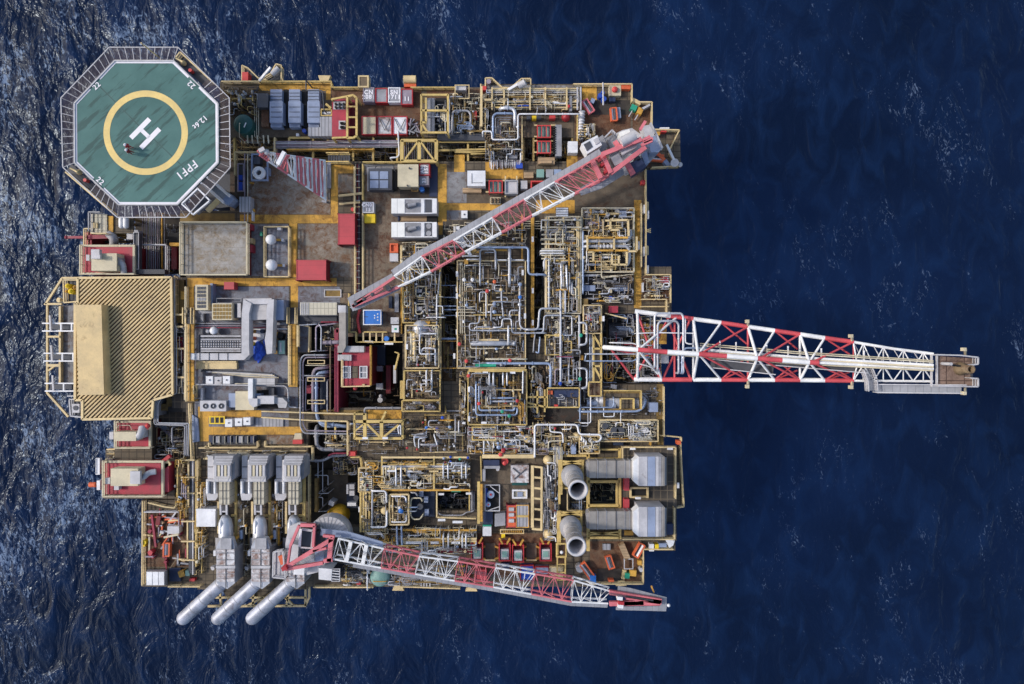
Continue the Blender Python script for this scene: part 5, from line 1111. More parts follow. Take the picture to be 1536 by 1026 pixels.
part(MB().box(448, 474, 505, 482, 0, .5), 'sill', 'grey_dark', g)
part(MB().ring(486, 434, 512, 446, 1.5, .02, .2), 'mat_frame', 'grey_light', g, None); part(MB().box(487.5, 435.5, 510.5, 444.5, .02, .1), 'mat', 'ochre_dull', g)
g = thing('ventilation_duct', 'grey duct dropping south from the ribbed container to the red grille house', 'duct', 512, 500, 0)
part(MB().box(507, 458, 518.5, 469, 1, 2.5), 'elbow', 'grey_light', g); part(MB().prism([(508.5, 469), (518.5, 469), (518.5, 520), (514, 529), (506, 529), (508.5, 515)], 1.2, 2.6), 'duct_run', 'duct_tan', g); part(MB().box(506.5, 519, 546, 528.5, .6, 2), 'horizontal_duct', 'duct', g); part(MB().box(506.5, 532, 527, 541, 0, 1.6), 'lower_stub', 'duct', g)
pipe(g, 'pipe_mauve', 6, .8, [(484, 514), (509, 513)])
# ================================================================ process modules
def module(label, r, z, seed, n, fl='grate', railm='cream', nv=8, nb=10, cab=2, zr=1.8, zf=0, dmax=2.2, name='process_module', cat='process module', rails=True, mats=PM):
    t = thing(name, label, cat, (r[0] + r[2]) / 2, (r[1] + r[3]) / 2, zf)
    part(MB().box(*r, z - .2, z), 'module_deck', fl, t)
    if z > zf + .5: legs(t, (r[0] + 1, r[1] + 1, r[2] - 1, r[3] - 1), z - .2, zf)
    if rails: prail(t, [(r[0], r[1]), (r[2], r[1]), (r[2], r[3]), (r[0], r[3])], z, railm, True)
    if n: fill(t, (r[0] + 1.5, r[1] + 1.5, r[2] - 1.5, r[3] - 1.5), z, n, seed, z, mats, dmax, nv, nb, zr, cab)
    return t
def lamps(t, z, *xy):
    for x, y, h in xy: part(MB().beam(P(x, y, z + 1.2), P(x + (0 if h else 8), y + (8 if h else 0), z + 1.2), .3), 'fluorescent_lamp', 'white', t)
# dark slots with crossing pipes
g = thing('open_slot', 'dark open slot with blue pipes crossing it left of the central module', 'slot', 674, 480, -6)
fill(g, (664, 400, 683, 570), -5, 22, 51, -8, mats=['pipe_blue', 'silver_dull', 'pipe_brown', 'grey'], nv=2, nb=10, zr=3)
for y, d in ((428, 1.2), (446, 1.4), (459, 1.8), (464.5, 2), (473, 1.3), (508, 3.2)): pipe(g, 'pipe_blue', d, .4, [(658, y), (687, y)], -7)
part(MB().ring(660, 511, 687, 553, 1.3, .3, .5), 'yellow_edge', 'ochre', g); prail(g, [(672, 520), (672, 552)], -3, 'yellow'); prail(g, [(661, 400), (661, 568)], 0, 'cream'); lamps(g, 0, (685.5, 430, 1), (685.5, 468, 1), (685.5, 494, 1), (681.5, 530, 1))
g = thing('open_slot', 'dark open slot with two blue pipes crossing it right of the central module', 'slot', 805, 420, -6)
fill(g, (797, 332, 815, 506), -5, 20, 52, -8, mats=['pipe_blue', 'silver_dull', 'pipe_brown', 'grey_dark'], nv=2, nb=8, zr=3)
for x in (797.5, 800, 783): part(MB().beam(P(x, 322, .6), P(x, 506, .6), .25), 'deck_beam', 'ochre', g)
lamps(g, 0, (799, 355, 1), (799, 432, 1), (815.5, 392, 1), (799, 480, 1))
for y in (332, 335.5, 339, 343): pipe(g, 'pipe_cream', 1, .5, [(777, y), (814, y)], -7)
# central module
g = module('central process module crowded with silver expansion loops, right of the crane boom', (686, 391, 788, 552), 1.0, 61, 58, 'grate', 'cream', nv=34, nb=22, cab=8, dmax=2.4)
Z = 2.6
for mt, d, z, pts in (('pipe_blue', 3.4, Z + .6, [(708, 371), (792.5, 371), (792.5, 411.7), (818, 411.7)]), ('silver', 4.6, Z + .4, [(764.5, 371), (764.3, 428)]), ('silver', 3, Z + .2, [(720, 427), (720, 374), (743.2, 374), (743.5, 403)]), ('white', 2, Z, [(693.5, 384), (720, 384)]), ('white', 1.9, Z, [(700, 389), (719, 389)]), ('silver_bright', 1.9, Z - .3, [(698, 398), (715, 398)]), ('white', 2, Z, [(744, 390), (761, 390)]), ('white', 1.9, Z, [(767, 390), (786, 390)]), ('silver', 1.8, Z, [(727, 378.5), (742, 378.5)]),
    ('pipe_cream', 1.5, Z - .4, [(699.5, 452), (699.5, 429.5), (708.5, 429.5), (708.5, 441)]), ('silver_bright', 2, Z, [(719.5, 452.5), (719.5, 438), (729.2, 438), (729.2, 476)]), ('silver', 2.2, Z, [(752, 434), (752.5, 450), (755, 476)]), ('silver', 2.6, Z, [(780, 424), (779.7, 488), (784, 493.5), (818, 493.5)]), ('silver', 2.5, Z - .2, [(764, 476), (765, 465.5), (779, 465.5)]), ('silver_bright', 2.3, Z, [(740, 491), (752.8, 491), (753.5, 478), (767, 478), (768, 499.5), (818, 499.5)]), ('silver_bright', 2, Z - .2, [(711, 496), (712.5, 490.5), (736, 490.5)]), ('silver', 2.3, Z, [(719.5, 474), (718.5, 485), (704.5, 485), (704, 492), (706, 495.7), (765, 495.7)]), ('silver_bright', 3, Z + .6, [(762.5, 489), (762.5, 517)]), ('pipe_cream', 2, Z - .4, [(709, 514), (705.6, 514), (705.6, 522.6), (755.3, 522.6), (755.3, 513)]),
    ('pipe_cream', 2.6, Z, [(729, 538.7), (790, 538.7)]), ('pipe_cream', 1.4, Z, [(699.5, 545), (700.5, 535.5), (718, 535.5)]), ('pipe_cream', 1.4, Z, [(744, 389), (748.5, 398), (748, 413)]), ('silver_dull', 2.2, Z, [(724.5, 398), (725, 420)]), ('white', 1.6, Z - .2, [(742, 429), (742, 436.5), (756, 436.5)]), ('white', 1.4, Z - .2, [(742, 428), (755, 428)]), ('silver', 1.8, Z - .2, [(745, 446), (761, 446), (761, 452)]), ('silver', 2, Z - .3, [(700, 452), (700, 462), (709, 462)]), ('pipe_cream', 2.2, Z, [(731, 457), (744, 457)]), ('silver_bright', 2.4, Z, [(731, 468), (744, 468)]), ('pipe_cream', 1.6, Z - .2, [(721, 461), (721, 469), (732, 469)])): pipe(g, mt, d, z, pts, 1)
for x in (690.5, 693.5, 697): pipe(g, 'pipe_cream', 1.2, 2 + (x - 690) * .05, [(x, 393), (x, 500)], 1)
for y in (460, 464.5, 468.5, 473.5): pipe(g, 'pipe_cream', 1.1, 2.3, [(687, y), (713, y)], 1)
for i in range(9): part(MB().beam(P(686, 400 + i * 17, 1.15), P(788, 400 + i * 17, 1.15), .16, .2), 'floor_beam', 'pipe_brown', g)
v = part(MB().lathe(P(708, 515, 2.6), [(.01, -.25), (.2, -.2), (.37, 0), (.37, 4.8), (.3, 4.9), (.3, 6), (.38, 6), (.38, 6.3), (.01, 6.4)], 18, 'x'), 'heat_exchanger', 'silver', g); part(MB().box(719, 508.5, 748.5, 511, 2.2, 2.6), 'cream_beam', 'cream', g)
part(MB().box(696, 389, 702, 396, 1.5, 2.4), 'orange_actuator', 'ochre', g)
for x, y, mt in ((741.5, 456, 'grey_blue'), (741.5, 468, 'pipe_blue'), (780, 427, 'pipe_blue'), (780, 446, 'blue_skip'), (779.5, 457, 'silver_bright'), (731, 437, 'red_bright'), (764.8, 540.5, 'red_bright'), (700, 541.5, 'red_bright'), (689.5, 516, 'red_bright'), (709, 420, 'white'), (696.5, 420, 'white'), (742, 423, 'orange')): valve(g, x, y, 2.9, mt, 1.3)
lamps(g, 1, (685.5, 407, 1), (685.5, 440, 1), (784, 405, 1), (787.5, 470, 1))
prail(g, [(686, 384), (686, 378), (720, 378)], 1, 'ochre'); prail(g, [(744, 375), (760, 375)], 1, 'ochre')
# west module, partly beneath the crane boom
g = module('west process module of looped grey pipes beneath the crane boom', (604, 404, 660, 484), .8, 62, 48, 'grate', 'yellow', nv=16, nb=14, cab=4)
for y0 in (431, 457): 
    pipe(g, 'pipe_cream', 1.5, 2, [(640, y0 - 1), (624, y0 - 1), (624, y0 + 14), (632, y0 + 14), (635, y0 + 8), (638, y0 + 8), (640, y0 + 14), (664, y0 + 14)], .8); part(MB().box(625, y0 + 3, 633, y0 + 8, 1, 1.8), 'pump', 'grey', g); part(MB().vcyl(644, y0 + 8, 1.8, .8, 1.9, 10), 'motor', 'silver', g)
for mt, d, pts in (('white', 2, [(655, 484), (655, 442)]), ('silver', 1.8, [(660, 408), (657, 440)]), ('silver_dull', 1.6, [(653, 395), (653, 440)]), ('white', 1.8, [(639, 476), (667, 476)]), ('white', 1.5, [(655, 459), (664, 459), (664, 470)]), ('pipe_cream', 1.2, [(628, 412), (650, 412)])): pipe(g, mt, d, 2.3, pts, .8)
for y in (428, 436, 445, 452, 461, 470, 478): part(MB().beam(P(604, y, 1.3), P(620, y, 1.3), .22), 'floor_beam', 'ochre', g)
# separator with walkway around it
g = module('vertical-ribbed module with round silver vessel head and rectangular pipe loop', (608, 488, 658, 552), 1.4, 63, 22, 'grate', 'cream', nv=6, nb=6, cab=1)
part(MB().lathe(P(632, 493, 1.8), [(1.25, -.6), (1.3, .2), (1.1, .55), (.6, .8), (.3, .9), (.3, 1.2), (.01, 1.25)], 24), 'vessel_head', 'silver_bright', g)
for i, x in enumerate((617, 622, 640, 645)): part(MB().tube([P(x, 498, 2), P(x, 542, 2)], .22 + .08 * (i % 2), 10), 'vertical_vessel', 'pipe_cream' if i < 3 else 'silver_dull', g)
for x in (622,):
    for i in range(6): part(MB().lathe(P(x, 502 + i * 7, 2.2), [(.3, 0), (.3, .2), (.01, .3)], 12), 'nozzle', 'cream', g)
pipe(g, 'white', 2.2, 3, [(655, 500.5), (629.5, 500.5), (629.5, 531), (653, 531)], 1.4); pipe(g, 'white', 2.2, 2.8, [(631.5, 530), (634, 522), (653, 522), (653, 548)], 1.4); pipe(g, 'ochre', 1.6, 2.6, [(644, 518), (644, 533)], 1.4); pipe(g, 'pipe_blue', 2, 2, [(655, 484), (655, 502), (658, 508), (658, 550)], 0)
part(MB().vcyl(641, 483, 4, 1.4, 2.2, 14), 'rusty_cap', 'ochre', g); lamps(g, 1.4, (610.5, 516, 1))
g = module('square module with white U-shaped pipe below the silver vessel head', (606, 556, 660, 600), 1.6, 64, 24, 'deck_tan', 'yellow', nv=8, nb=5, cab=2)
pipe(g, 'white', 2.4, 3.2, [(639.5, 556), (639.5, 587)], 1.6); pipe(g, 'white', 2.4, 3.2, [(647.5, 556), (647.5, 587), (632, 587), (632, 577)], 1.6); pipe(g, 'pipe_cream', 1.2, 2.6, [(632, 567), (635, 563), (645, 563)], 1.6)
for x in (621.5, 624, 626.5): pipe(g, 'white', .9, 2.4, [(x, 569), (x, 578)], 1.6)
pipe(g, 'white', 1.1, 2.4, [(616, 577), (616, 584), (630, 584)], 1.6); part(MB().box(601, 571, 606, 598, 1.2, 1.4).ring(600, 571, 607.5, 598, 1.4, 2, 2.3), 'ladder_frame', 'yellow', g)
for y in (579.5, 589): part(MB().box(600, y, 607.5, y + 1.5, 2.05, 2.25), 'ladder_rung', 'yellow', g)
rail([(592, 555), (598, 530), (592, 528)], .5, 'bent yellow handrail left of the square module', 'yellow')
g = module('low gallery with yellow rails and grey pipes under the square module', (603, 601, 660, 617), 1.0, 65, 22, 'grate', 'yellow', nv=6, nb=6)
part(MB().tube([P(619, 604, 2), P(633, 604, 2)], .3, 10), 'silver_pipe', 'silver_dull', g)
part(MB().ring(604, 608, 636, 617, 1.4, 2, 2.2), 'yellow_frame', 'yellow', g)
# cooler module
g = module('yellow-railed cooler module with U-shaped blue and white pipes', (702, 557, 790, 637), 1.6, 66, 38, 'grate_dark', 'yellow', nv=14, nb=14, cab=3, mats=['silver', 'pipe_cream', 'silver_dull', 'pipe_brown', 'ochre', 'pipe_blue'])
for mt, d, z, pts in (('silver_bright', 2.6, 3.6, [(734, 560), (734, 577.5)]), ('silver_bright', 2.6, 3.6, [(740, 560), (740, 577.5)]), ('silver_bright', 2.6, 3.6, [(754.5, 560), (754.5, 577.5)]), ('silver_bright', 2.6, 3.6, [(760.5, 560), (760.5, 577.5)]), ('pipe_blue', 2.8, 3.4, [(714, 573), (714, 622.5), (775.5, 622.5), (776, 613)]), ('pipe_blue', 3, 3.2, [(718.5, 573), (718.5, 613), (721, 615.5), (771, 615.5), (772, 612)]), ('white', 2, 3.2, [(784.5, 557), (784, 590)]), ('pipe_blue', 3, 2.8, [(736, 597), (772, 597)]), ('silver', 3, 2.8, [(736, 602), (776, 602)]), ('white', 2.4, 3, [(735.5, 591), (735.5, 606)]), ('silver', 1.6, 3, [(734, 607), (731.5, 603), (731.5, 596), (734, 592)])): pipe(g, mt, d, z, pts, 1.6)
for x in (723, 729, 745, 749, 765, 770, 778): part(MB().beam(P(x, 562, 1.9), P(x, 632, 1.9), .18, .2), 'floor_beam', 'grey_dark' if x % 2 else 'ochre_dull', g)
part(MB().box(703, 553.5, 790, 556, 2.6, 2.8), 'yellow_header', 'yellow', g)
for x, y, mt in ((753.5, 617, 'teal'), (764, 623.5, 'teal'), (718.5, 605, 'red_bright'), (776, 601, 'red'), (703, 563.5, 'red_bright')): valve(g, x, y, 3.6, mt, 1.2)
lamps(g, 1.6, (724, 559, 0), (765, 559, 0), (703.5, 580, 1), (703.5, 624, 1), (787, 618, 1), (722, 634, 0), (756, 634, 0))
g = thing('header_pipe', 'large pale blue header pipe with green sleeves above the cooler module', 'pipe', 760, 545, 0)
pipe(g, 'pipe_blue', 4, 2.6, [(729, 545), (826, 545), (825.5, 582)], 0); part(MB().tube([P(713, 548, 2.6), P(744, 548, 2.6)], .24, 10), 'green_sleeve', 'teal', g)
pipe(g, 'silver', 2.4, 2.2, [(709, 545.5), (740, 544)], 0)
# pipe rack east of the slot
g = module('tall narrow pipe rack of silver flanged pipes right of the dark slot', (818, 325, 871, 470), .8, 67, 70, 'grate', 'pipe_cream', nv=18, nb=22, cab=4, mats=['pipe_cream', 'pipe_cream', 'silver', 'silver_dull', 'pipe_brown', 'cream'])
for x in (819.5, 823, 832.5, 845, 868, 865.5): part(MB().beam(P(x, 326, 2), P(x, 468, 2), .2, .25), 'rack_beam', 'cream' if x != 832.5 else 'pipe_brown', g)
for y in (330, 341, 345, 352, 359.5, 366, 373.5, 378, 383, 388): part(MB().beam(P(812, y, 2.2), P(872 if y in (341, 330) else 848, y, 2.2), .2), 'cross_beam', 'pipe_cream', g)
for y in (365, 417, 435): part(MB().beam(P(832, y, 2), P(863, y, 2), .24), 'orange_beam', 'ochre', g)
for mt, d, pts in (('silver', 3, [(823.5, 388), (823.5, 462)]), ('silver_bright', 3, [(841.5, 395), (842.5, 430)]), ('silver_bright', 3, [(849.5, 398), (850.5, 430)]), ('silver', 3, [(840.5, 436), (841, 480)]), ('silver', 2.6, [(848, 436), (848, 470)]), ('white', 2.2, [(811, 376), (846, 376)]), ('white', 2, [(811, 380), (846, 380)]), ('white', 1.4, [(812, 344), (812, 330), (820, 330)]), ('pipe_cream', 1.4, [(812, 358), (847, 358)]), ('silver_bright', 2, [(816, 404), (816, 390), (820, 387)]), ('silver_dull', 2, [(832, 386), (831, 396), (848, 394)])): pipe(g, mt, d, 2.8, pts, .8)
for i in range(9): part(MB().tube([P(823.5, 390 + i * 8, 2.8), P(823.5, 391.2 + i * 8, 2.8)], .24, 10), 'flange', 'pipe_cream', g)
part(MB().box(833.5, 311, 853, 324, 1.6, 1.8), 'stair_top', 'grate', g)
for y in (313, 316.5, 320, 323.5): part(MB().beam(P(834, y, 2), P(852, y, 2), .24), 'stair_bar', 'white', g)
g = module('pump deck with two long silver-blue pipes and orange frames by the east ochre walkway', (873, 312, 951, 408), .5, 68, 60, 'deck_dark', 'pipe_cream', nv=20, nb=12, cab=8, mats=['pipe_cream', 'silver', 'silver_dull', 'ochre', 'cream', 'white', 'grey'])
for mt, d, z, pts in (('silver', 4.6, 2.4, [(876, 361.7), (940, 361.7), (945, 357), (947, 345)]), ('silver', 4.6, 2.4, [(876, 369.5), (940, 369.5), (944, 375), (944.5, 388), (942, 396)]), ('pipe_blue', 3, 2, [(874.5, 346), (874.5, 440)]), ('pipe_mauve', 5, 1.6, [(884, 334.5), (905, 334.5)]), ('silver_bright', 1.6, 2, [(877, 372), (880, 369), (880, 395)]), ('pipe_cream', 2.6, 1.7, [(900, 382), (928, 382)]), ('white', 3, 1.8, [(904, 386), (917, 386)]), ('silver', 4, 1.5, [(880, 397), (902, 397)]), ('pipe_cream', 1.4, 2, [(902, 384), (902, 416), (908, 418)]), ('silver_dull', 3.4, 1.4, [(877, 318), (908, 318)]), ('cream', 3.6, 1.4, [(909, 320.5), (930, 320.5)])): pipe(g, mt, d, z, pts, .5)
for a, b in (((881, 356.5), (942, 356.5)), ((881, 375.8), (942, 375.8)), ((881, 354), (881, 377)), ((921, 354), (921, 377)), ((955, 355), (955, 377)), ((943, 377), (955, 377)), ((908, 331), (942, 330)), ((942, 330), (943, 354)), ((915.5, 331), (915.5, 345)), ((915.5, 345), (928, 345)), ((918, 382), (918, 397)), ((919, 397), (941, 397)), ((940, 378), (940, 397)), ((928, 384), (928, 397)), ((890, 378), (890, 392)), ((882, 378), (890, 378))): part(MB().beam(P(*a, 2.9), P(*b, 2.9), .26), 'frame_bar', 'ochre' if a[1] in (356.5, 375.8) else 'cream', g)
for i in range(6): part(MB().tube([P(894 + i * 5.5, 369.5, 2.4), P(896 + i * 5.5, 369.5, 2.4)], .3, 10), 'lagging_band', 'white', g)
part(MB().box(929, 316, 940, 326, .5, 1.5), 'valve_block', 'grey_blue', g)
for x, y in ((903, 317), (890, 317), (912, 322)): part(MB().vcyl(x, y, 2.8, .5, 1.7, 12), 'pump', 'grey_light', g)
g = module('quiet grey pump deck with two pale blue plate boxes and a blue drum', (873, 410, 951, 457), .3, 69, 16, 'deck_dark', 'grey', nv=6, nb=2, cab=4, rails=False)
part(MB().box(875, 428, 893, 436.5, .3, 1.2), 'plate_box', 'grey_blue', g); part(MB().box(922, 428, 942, 436.5, .3, 1.2), 'plate_box', 'grey_blue', g); part(MB().vcyl(916, 447, 3, .3, 1.3, 14), 'blue_drum', 'blue', g); part(MB().box(932, 443, 942, 447, .3, 1.1), 'white_box', 'white', g)
pipe(g, 'pipe_cream', 1.4, 1.4, [(902, 408), (904, 417), (951, 411)], .3); pipe(g, 'silver', 4, 1.2, [(878, 413), (900, 413)], .3); pipe(g, 'pipe_cream', 3.2, 1.3, [(906, 415), (928, 414)], .3); pipe(g, 'silver_dull', 3, 1, [(878, 448), (898, 448)], .3); pipe(g, 'grey_light', 1.8, 1, [(911, 432), (921, 432)], .3); part(MB().beam(P(878, 408, 1.4), P(951, 408, 1.4), .2), 'cream_bar', 'cream', g)
g = module('tan square platform with pink-red box north of the flare boom pipes', (875, 458, 902, 500), 1.4, 70, 14, 'deck_tan', 'cream', nv=3, nb=4)
part(MB().box(880, 470.5, 890, 480.5, 1.4, 2.6), 'red_box', 'red_can', g); part(MB().box(874, 448, 882, 458, .4, 1.6), 'yellow_frame', 'ochre_dull', g); lamps(g, 1.4, (905, 474, 1))
solo(MB().box(914, 459, 927, 469, 0, 1.2), 'red_cabinet', 'deep red cabinet between the tan square platform and the flare boom root', 'cabinet', 'red_roof')
# piping loops between the rack and the flare
g = module('loop yard of wide silver expansion loops west of the flare boom', (818, 472, 872, 580), .6, 71, 60, 'deck_dark', 'yellow', nv=16, nb=16, cab=4, rails=False)
for mt, d, z, pts in (('silver', 3.2, 2.8, [(788, 494.5), (807, 494.3), (809.5, 462.7), (841, 462.7), (841, 535)]), ('silver', 2.6, 2.6, [(788, 499.8), (815, 499), (816.5, 473), (842, 473)]), ('silver_bright', 1.8, 2.4, [(845, 473.6), (857.8, 474.4), (858, 502.8), (846, 503)]), ('silver', 3.6, 2.8, [(841, 530), (841, 578)]), ('silver', 3.2, 2.4, [(869, 473), (869, 522)]), ('silver', 3.5, 2.6, [(868, 484), (880, 484), (880, 516.5), (869, 517.5)]), ('silver', 3.5, 2.6, [(869, 552.5), (880.5, 552.5), (880.6, 581), (872, 583)]), ('silver', 2.2, 2, [(870, 555), (870, 580)]), ('pipe_blue', 2.2, 2.2, [(877.5, 541), (879, 530.5), (902, 530.5)]), ('silver_dull', 2.2, 2.2, [(803, 500), (801, 512), (800, 528)]), ('pipe_blue', 2.4, 2, [(810, 506), (808, 530), (804, 528)]), ('pipe_red', 1.2, 3, [(836, 535), (858, 535)]), ('silver', 2.2, 2, [(853, 545), (853, 578)])): pipe(g, mt, d, z, pts, .6)
for r in ((818, 503, 845, 532), (845, 512, 857, 529)): prail(g, [(r[0], r[1]), (r[2], r[1]), (r[2], r[3]), (r[0], r[3])], 1.2, 'yellow', True); part(MB().box(*r, 1, 1.2), 'platform', 'grate', g)
for x, y, mt in ((871, 503, 'teal'), (840, 575, 'blue'), (855, 572, 'grey_blue'), (869.5, 568, 'teal')): valve(g, x, y, 2.8, mt, 1.3)
part(MB().box(870, 533, 875, 540, .6, 1.6), 'orange_box', 'ochre', g); part(MB().box(835, 534, 860, 537, 2, 2.5), 'flange_spool', 'pipe_mauve', g); part(MB().box(844, 547, 857, 549, 1.4, 1.8), 'ochre_bar', 'ochre', g)
for x in (820, 823, 834, 837): part(MB().vcyl(x, 503 + (x % 3), 3.2, .6, 2.2, 12, 2.6), 'actuator', 'yellow' if x < 830 else 'cream', g)
g = thing('rack_frame', 'yellow cross-braced rack with slim blue pipes beside the flare boom root', 'rack', 893, 540, 0)
for x in (885, 888.5): pipe(g, 'pipe_blue', 2, 1.5, [(x, 500), (x, 574)], 0)
m = MB()
for a, b in (((890, 500), (890, 574)), ((901.5, 500), (901.5, 574)), ((890, 502), (901, 520)), ((890, 548), (901, 568)), ((890, 523), (901, 523)), ((890, 549), (901, 549))): m.beam(P(*a, 2.4), P(*b, 2.4), .28)
part(m, 'frame', 'yellow', g); part(MB().box(883, 573, 902, 594, .6, 1.8), 'tan_box', 'deck_tan', g); prail(g, [(883, 573), (902, 573), (902, 594), (883, 594)], 1.8, 'yellow', True)
g = thing('boom_root_bay', 'shadowed bay of pipes and beams beneath the root of the flare boom', 'bay', 940, 520, -6)
fill(g, (905, 472, 992, 574), -4, 60, 72, -7, nv=10, nb=30, zr=4, cab=5, mats=['silver_dull', 'pipe_cream', 'pipe_red', 'grey', 'pipe_blue', 'ochre', 'grey_dark'])
part(MB().box(904, 478, 948, 500, -5, -3.6), 'dark_tank', 'grey_dark', g); part(MB().tube([P(912, 495, -2.6), P(940, 495, -2.6)], 1.2, 16), 'grey_vessel', 'grey_dark', g); part(MB().box(986, 486, 1000, 516, -3, -1), 'ochre_panel', 'ochre', g); part(MB().box(992, 532, 1003, 545, -3, -1.8), 'grey_panel', 'grey_light', g)
for y in (460, 470): prail(g, [(960, y), (1004, y)], -.5, 'cream')
pipe(g, 'yellow', 1.4, -1, [(917, 545), (911, 560), (911, 590)], -6); pipe(g, 'yellow', 1.4, -1, [(930, 548), (922, 562), (922, 566), (938, 568)], -6); prail(g, [(908, 470), (940, 478)], .4, 'cream')
# south-east process area
g = module('instrument platform with navy solar panel below the loop yard', (821, 582, 869, 611), 1.6, 73, 4, 'grey_dark', 'yellow', nv=1, nb=0, cab=0)
part(MB().box(831.5, 585.5, 850, 595.5, 2.2, 2.5), 'solar_panel', 'navy', g); part(MB().box(850.5, 585.5, 869, 595.5, 2.2, 2.5), 'solar_panel', 'navy', g); part(MB().box(822.5, 586, 829, 592, 1.6, 2.4), 'orange_box', 'orange', g); part(MB().box(831.5, 607, 837, 610, 1.6, 2.4), 'red_box', 'red_bright', g)
for x in (838, 849, 860): part(MB().box(x, 597, x + .8, 610, 1.62, 1.8), 'panel_strip', 'grey_light', g)
g = thing('horizontal_vessel', 'large silver horizontal vessel with domed end under a brown deck', 'vessel', 935, 600, -2)
part(MB().lathe(P(895, 601, -.4) , [(.01, -.7), (.8, -.5), (1.35, 0), (1.35, 6.6), (1.25, 7.05), (.95, 7.5), (.5, 7.75), (.01, 7.85)], 28, 'x'), 'shell', 'silver', g); part(MB().lathe(P(880, 604, .4), [(.5, 0), (.52, 4.0), (.3, 4.3), (.01, 4.4)], 16, 'x'), 'small_drum', 'pipe_blue', g); part(MB().vcyl(915, 609, 9, -1, 1.0, 22), 'manway', 'grey_blue', g)
part(MB().ring(905, 587, 962, 616, 3, 1.2, 1.5), 'deck_frame', 'ochre_dull', g); part(MB().box(908, 590, 959, 597, 1.2, 1.35), 'brown_deck', 'grate', g); part(MB().box(930, 597, 950, 613, 1.1, 1.3), 'brown_hatch', 'grate', g); prail(g, [(906, 586), (962, 586), (962, 614)], 1.5, 'yellow'); prail(g, [(931, 613), (931, 598), (951, 598), (951, 613)], 1.4, 'yellow')
for mt, d, pts in (('pipe_blue', 3.6, [(870, 617.5), (957, 617), (966, 611), (968, 600)]), ('pipe_blue', 2, [(871, 611), (918, 611), (920.5, 608), (920.5, 596)]), ('white', 2, [(886, 594), (886, 634.5), (871, 634.5)]), ('white', 1.4, [(905.5, 612), (905.5, 625), (921, 625), (921.5, 617.5), (931, 617.5), (931, 634)]), ('pipe_blue', 2.4, [(870, 583), (870, 632)]), ('silver_dull', 1.6, [(872, 639), (882, 639), (882, 615)])): pipe(g, mt, d, 2, pts, -1)
solo(MB().box(974, 604, 987, 618, 0, 1.6), 'equipment_box', 'pale sky-blue square box at the domed end of the big silver vessel', 'box', 'grey_blue'); solo(MB().obox(921, 580, 9, 6, .2, 0, .8), 'striped_box', 'small striped grey box under the flare boom root', 'box', 'grey_rib')
fill(g, (872, 580, 992, 626), -1, 34, 74, -2, nv=12, nb=12, cab=3)
g = module('railed machinery skid of dark drums and white pipes north of the filter houses', (898.5, 630, 987, 662), .8, 75, 42, 'grate_dark', 'cream', nv=18, nb=10, cab=4, mats=['white', 'pipe_cream', 'silver', 'grey_dark', 'pipe_cream'])
for x, y, r in ((908, 639, 5), (922, 647, 7), (931, 647, 7)): part(MB().vcyl(x, y, r, .8, 2.4, 18, r * .9), 'drum', 'grey_dark', g)
for x in (943, 946.5, 950): pipe(g, 'white', 1.5, 2.4, [(x, 638), (x, 654)], .8)
part(MB().vcyl(950, 653, 3, .8, 2.4, 12), 'blue_pump', 'pipe_blue', g); pipe(g, 'white', 1.4, 2.2, [(924, 640), (924, 634), (936, 634), (936, 640)], .8)
for x in (955, 962, 968, 974): part(MB().vcyl(x, 656 - (x % 2) * 14, 1.8, .8, 2.2, 10), 'bottle', 'white', g)
part(MB().box(920, 660, 935, 668, 0, 1), 'blue_cabinet', 'dark_blue', g); lamps(g, .5, (962, 661, 0)); prail(g, [(910, 658), (976, 658), (976, 668)], .5, 'ochre')
g = module('white bent header pipes and cable bundle west of the exhaust stacks', (798, 632, 872, 684), .4, 76, 44, 'deck_dark', 'yellow', nv=12, nb=12, cab=4, rails=False)
for mt, d, z, pts in (('white', 3, 2.6, [(802, 686), (802, 637), (866, 637), (868.5, 651.5), (900, 652), (902.5, 657), (898, 662.5), (884, 662.5)]), ('white', 2.2, 2.2, [(825, 637), (825, 647.5), (843.8, 649), (845, 664)]), ('white', 1.8, 2, [(843.8, 644), (856.5, 643.8), (857, 638)]), ('pipe_cream', 2, 2, [(845, 661), (823, 661.6), (822, 677), (832, 677)]), ('pipe_cream', 1.2, 1.6, [(807, 638), (807, 652), (820, 653)]), ('silver_dull', 1.2, 1.6, [(846, 678), (870, 677)])): pipe(g, mt, d, z, pts, .4)
for i in range(7): pipe(g, ['pipe_cream', 'grey_light', 'beige'][i % 3], 1.5, 1.8, [(830.5 + i * 2.1, 671), (830.5 + i * 2.1, 704 if i < 5 else 720)], .2)
part(MB().vcyl(860.5, 674, 4, .4, 2.6, 14).box(857, 667, 864, 681, .4, 2.2), 'blue_tank', 'grey_blue', g)
part(MB().lathe(P(864.5, 655, 1.2), [(.3, -.6), (.7, -.4), (.7, .3), (.4, .7), (.01, .8)], 14), 'cream_filter', 'cream', g)
g = module('cream framed manifold at the end of the white bent header', (869, 654, 899, 680), 1, 77, 22, 'grate', 'cream', nv=10, nb=8, cab=1, mats=['white', 'cream', 'pipe_cream', 'yellow'])
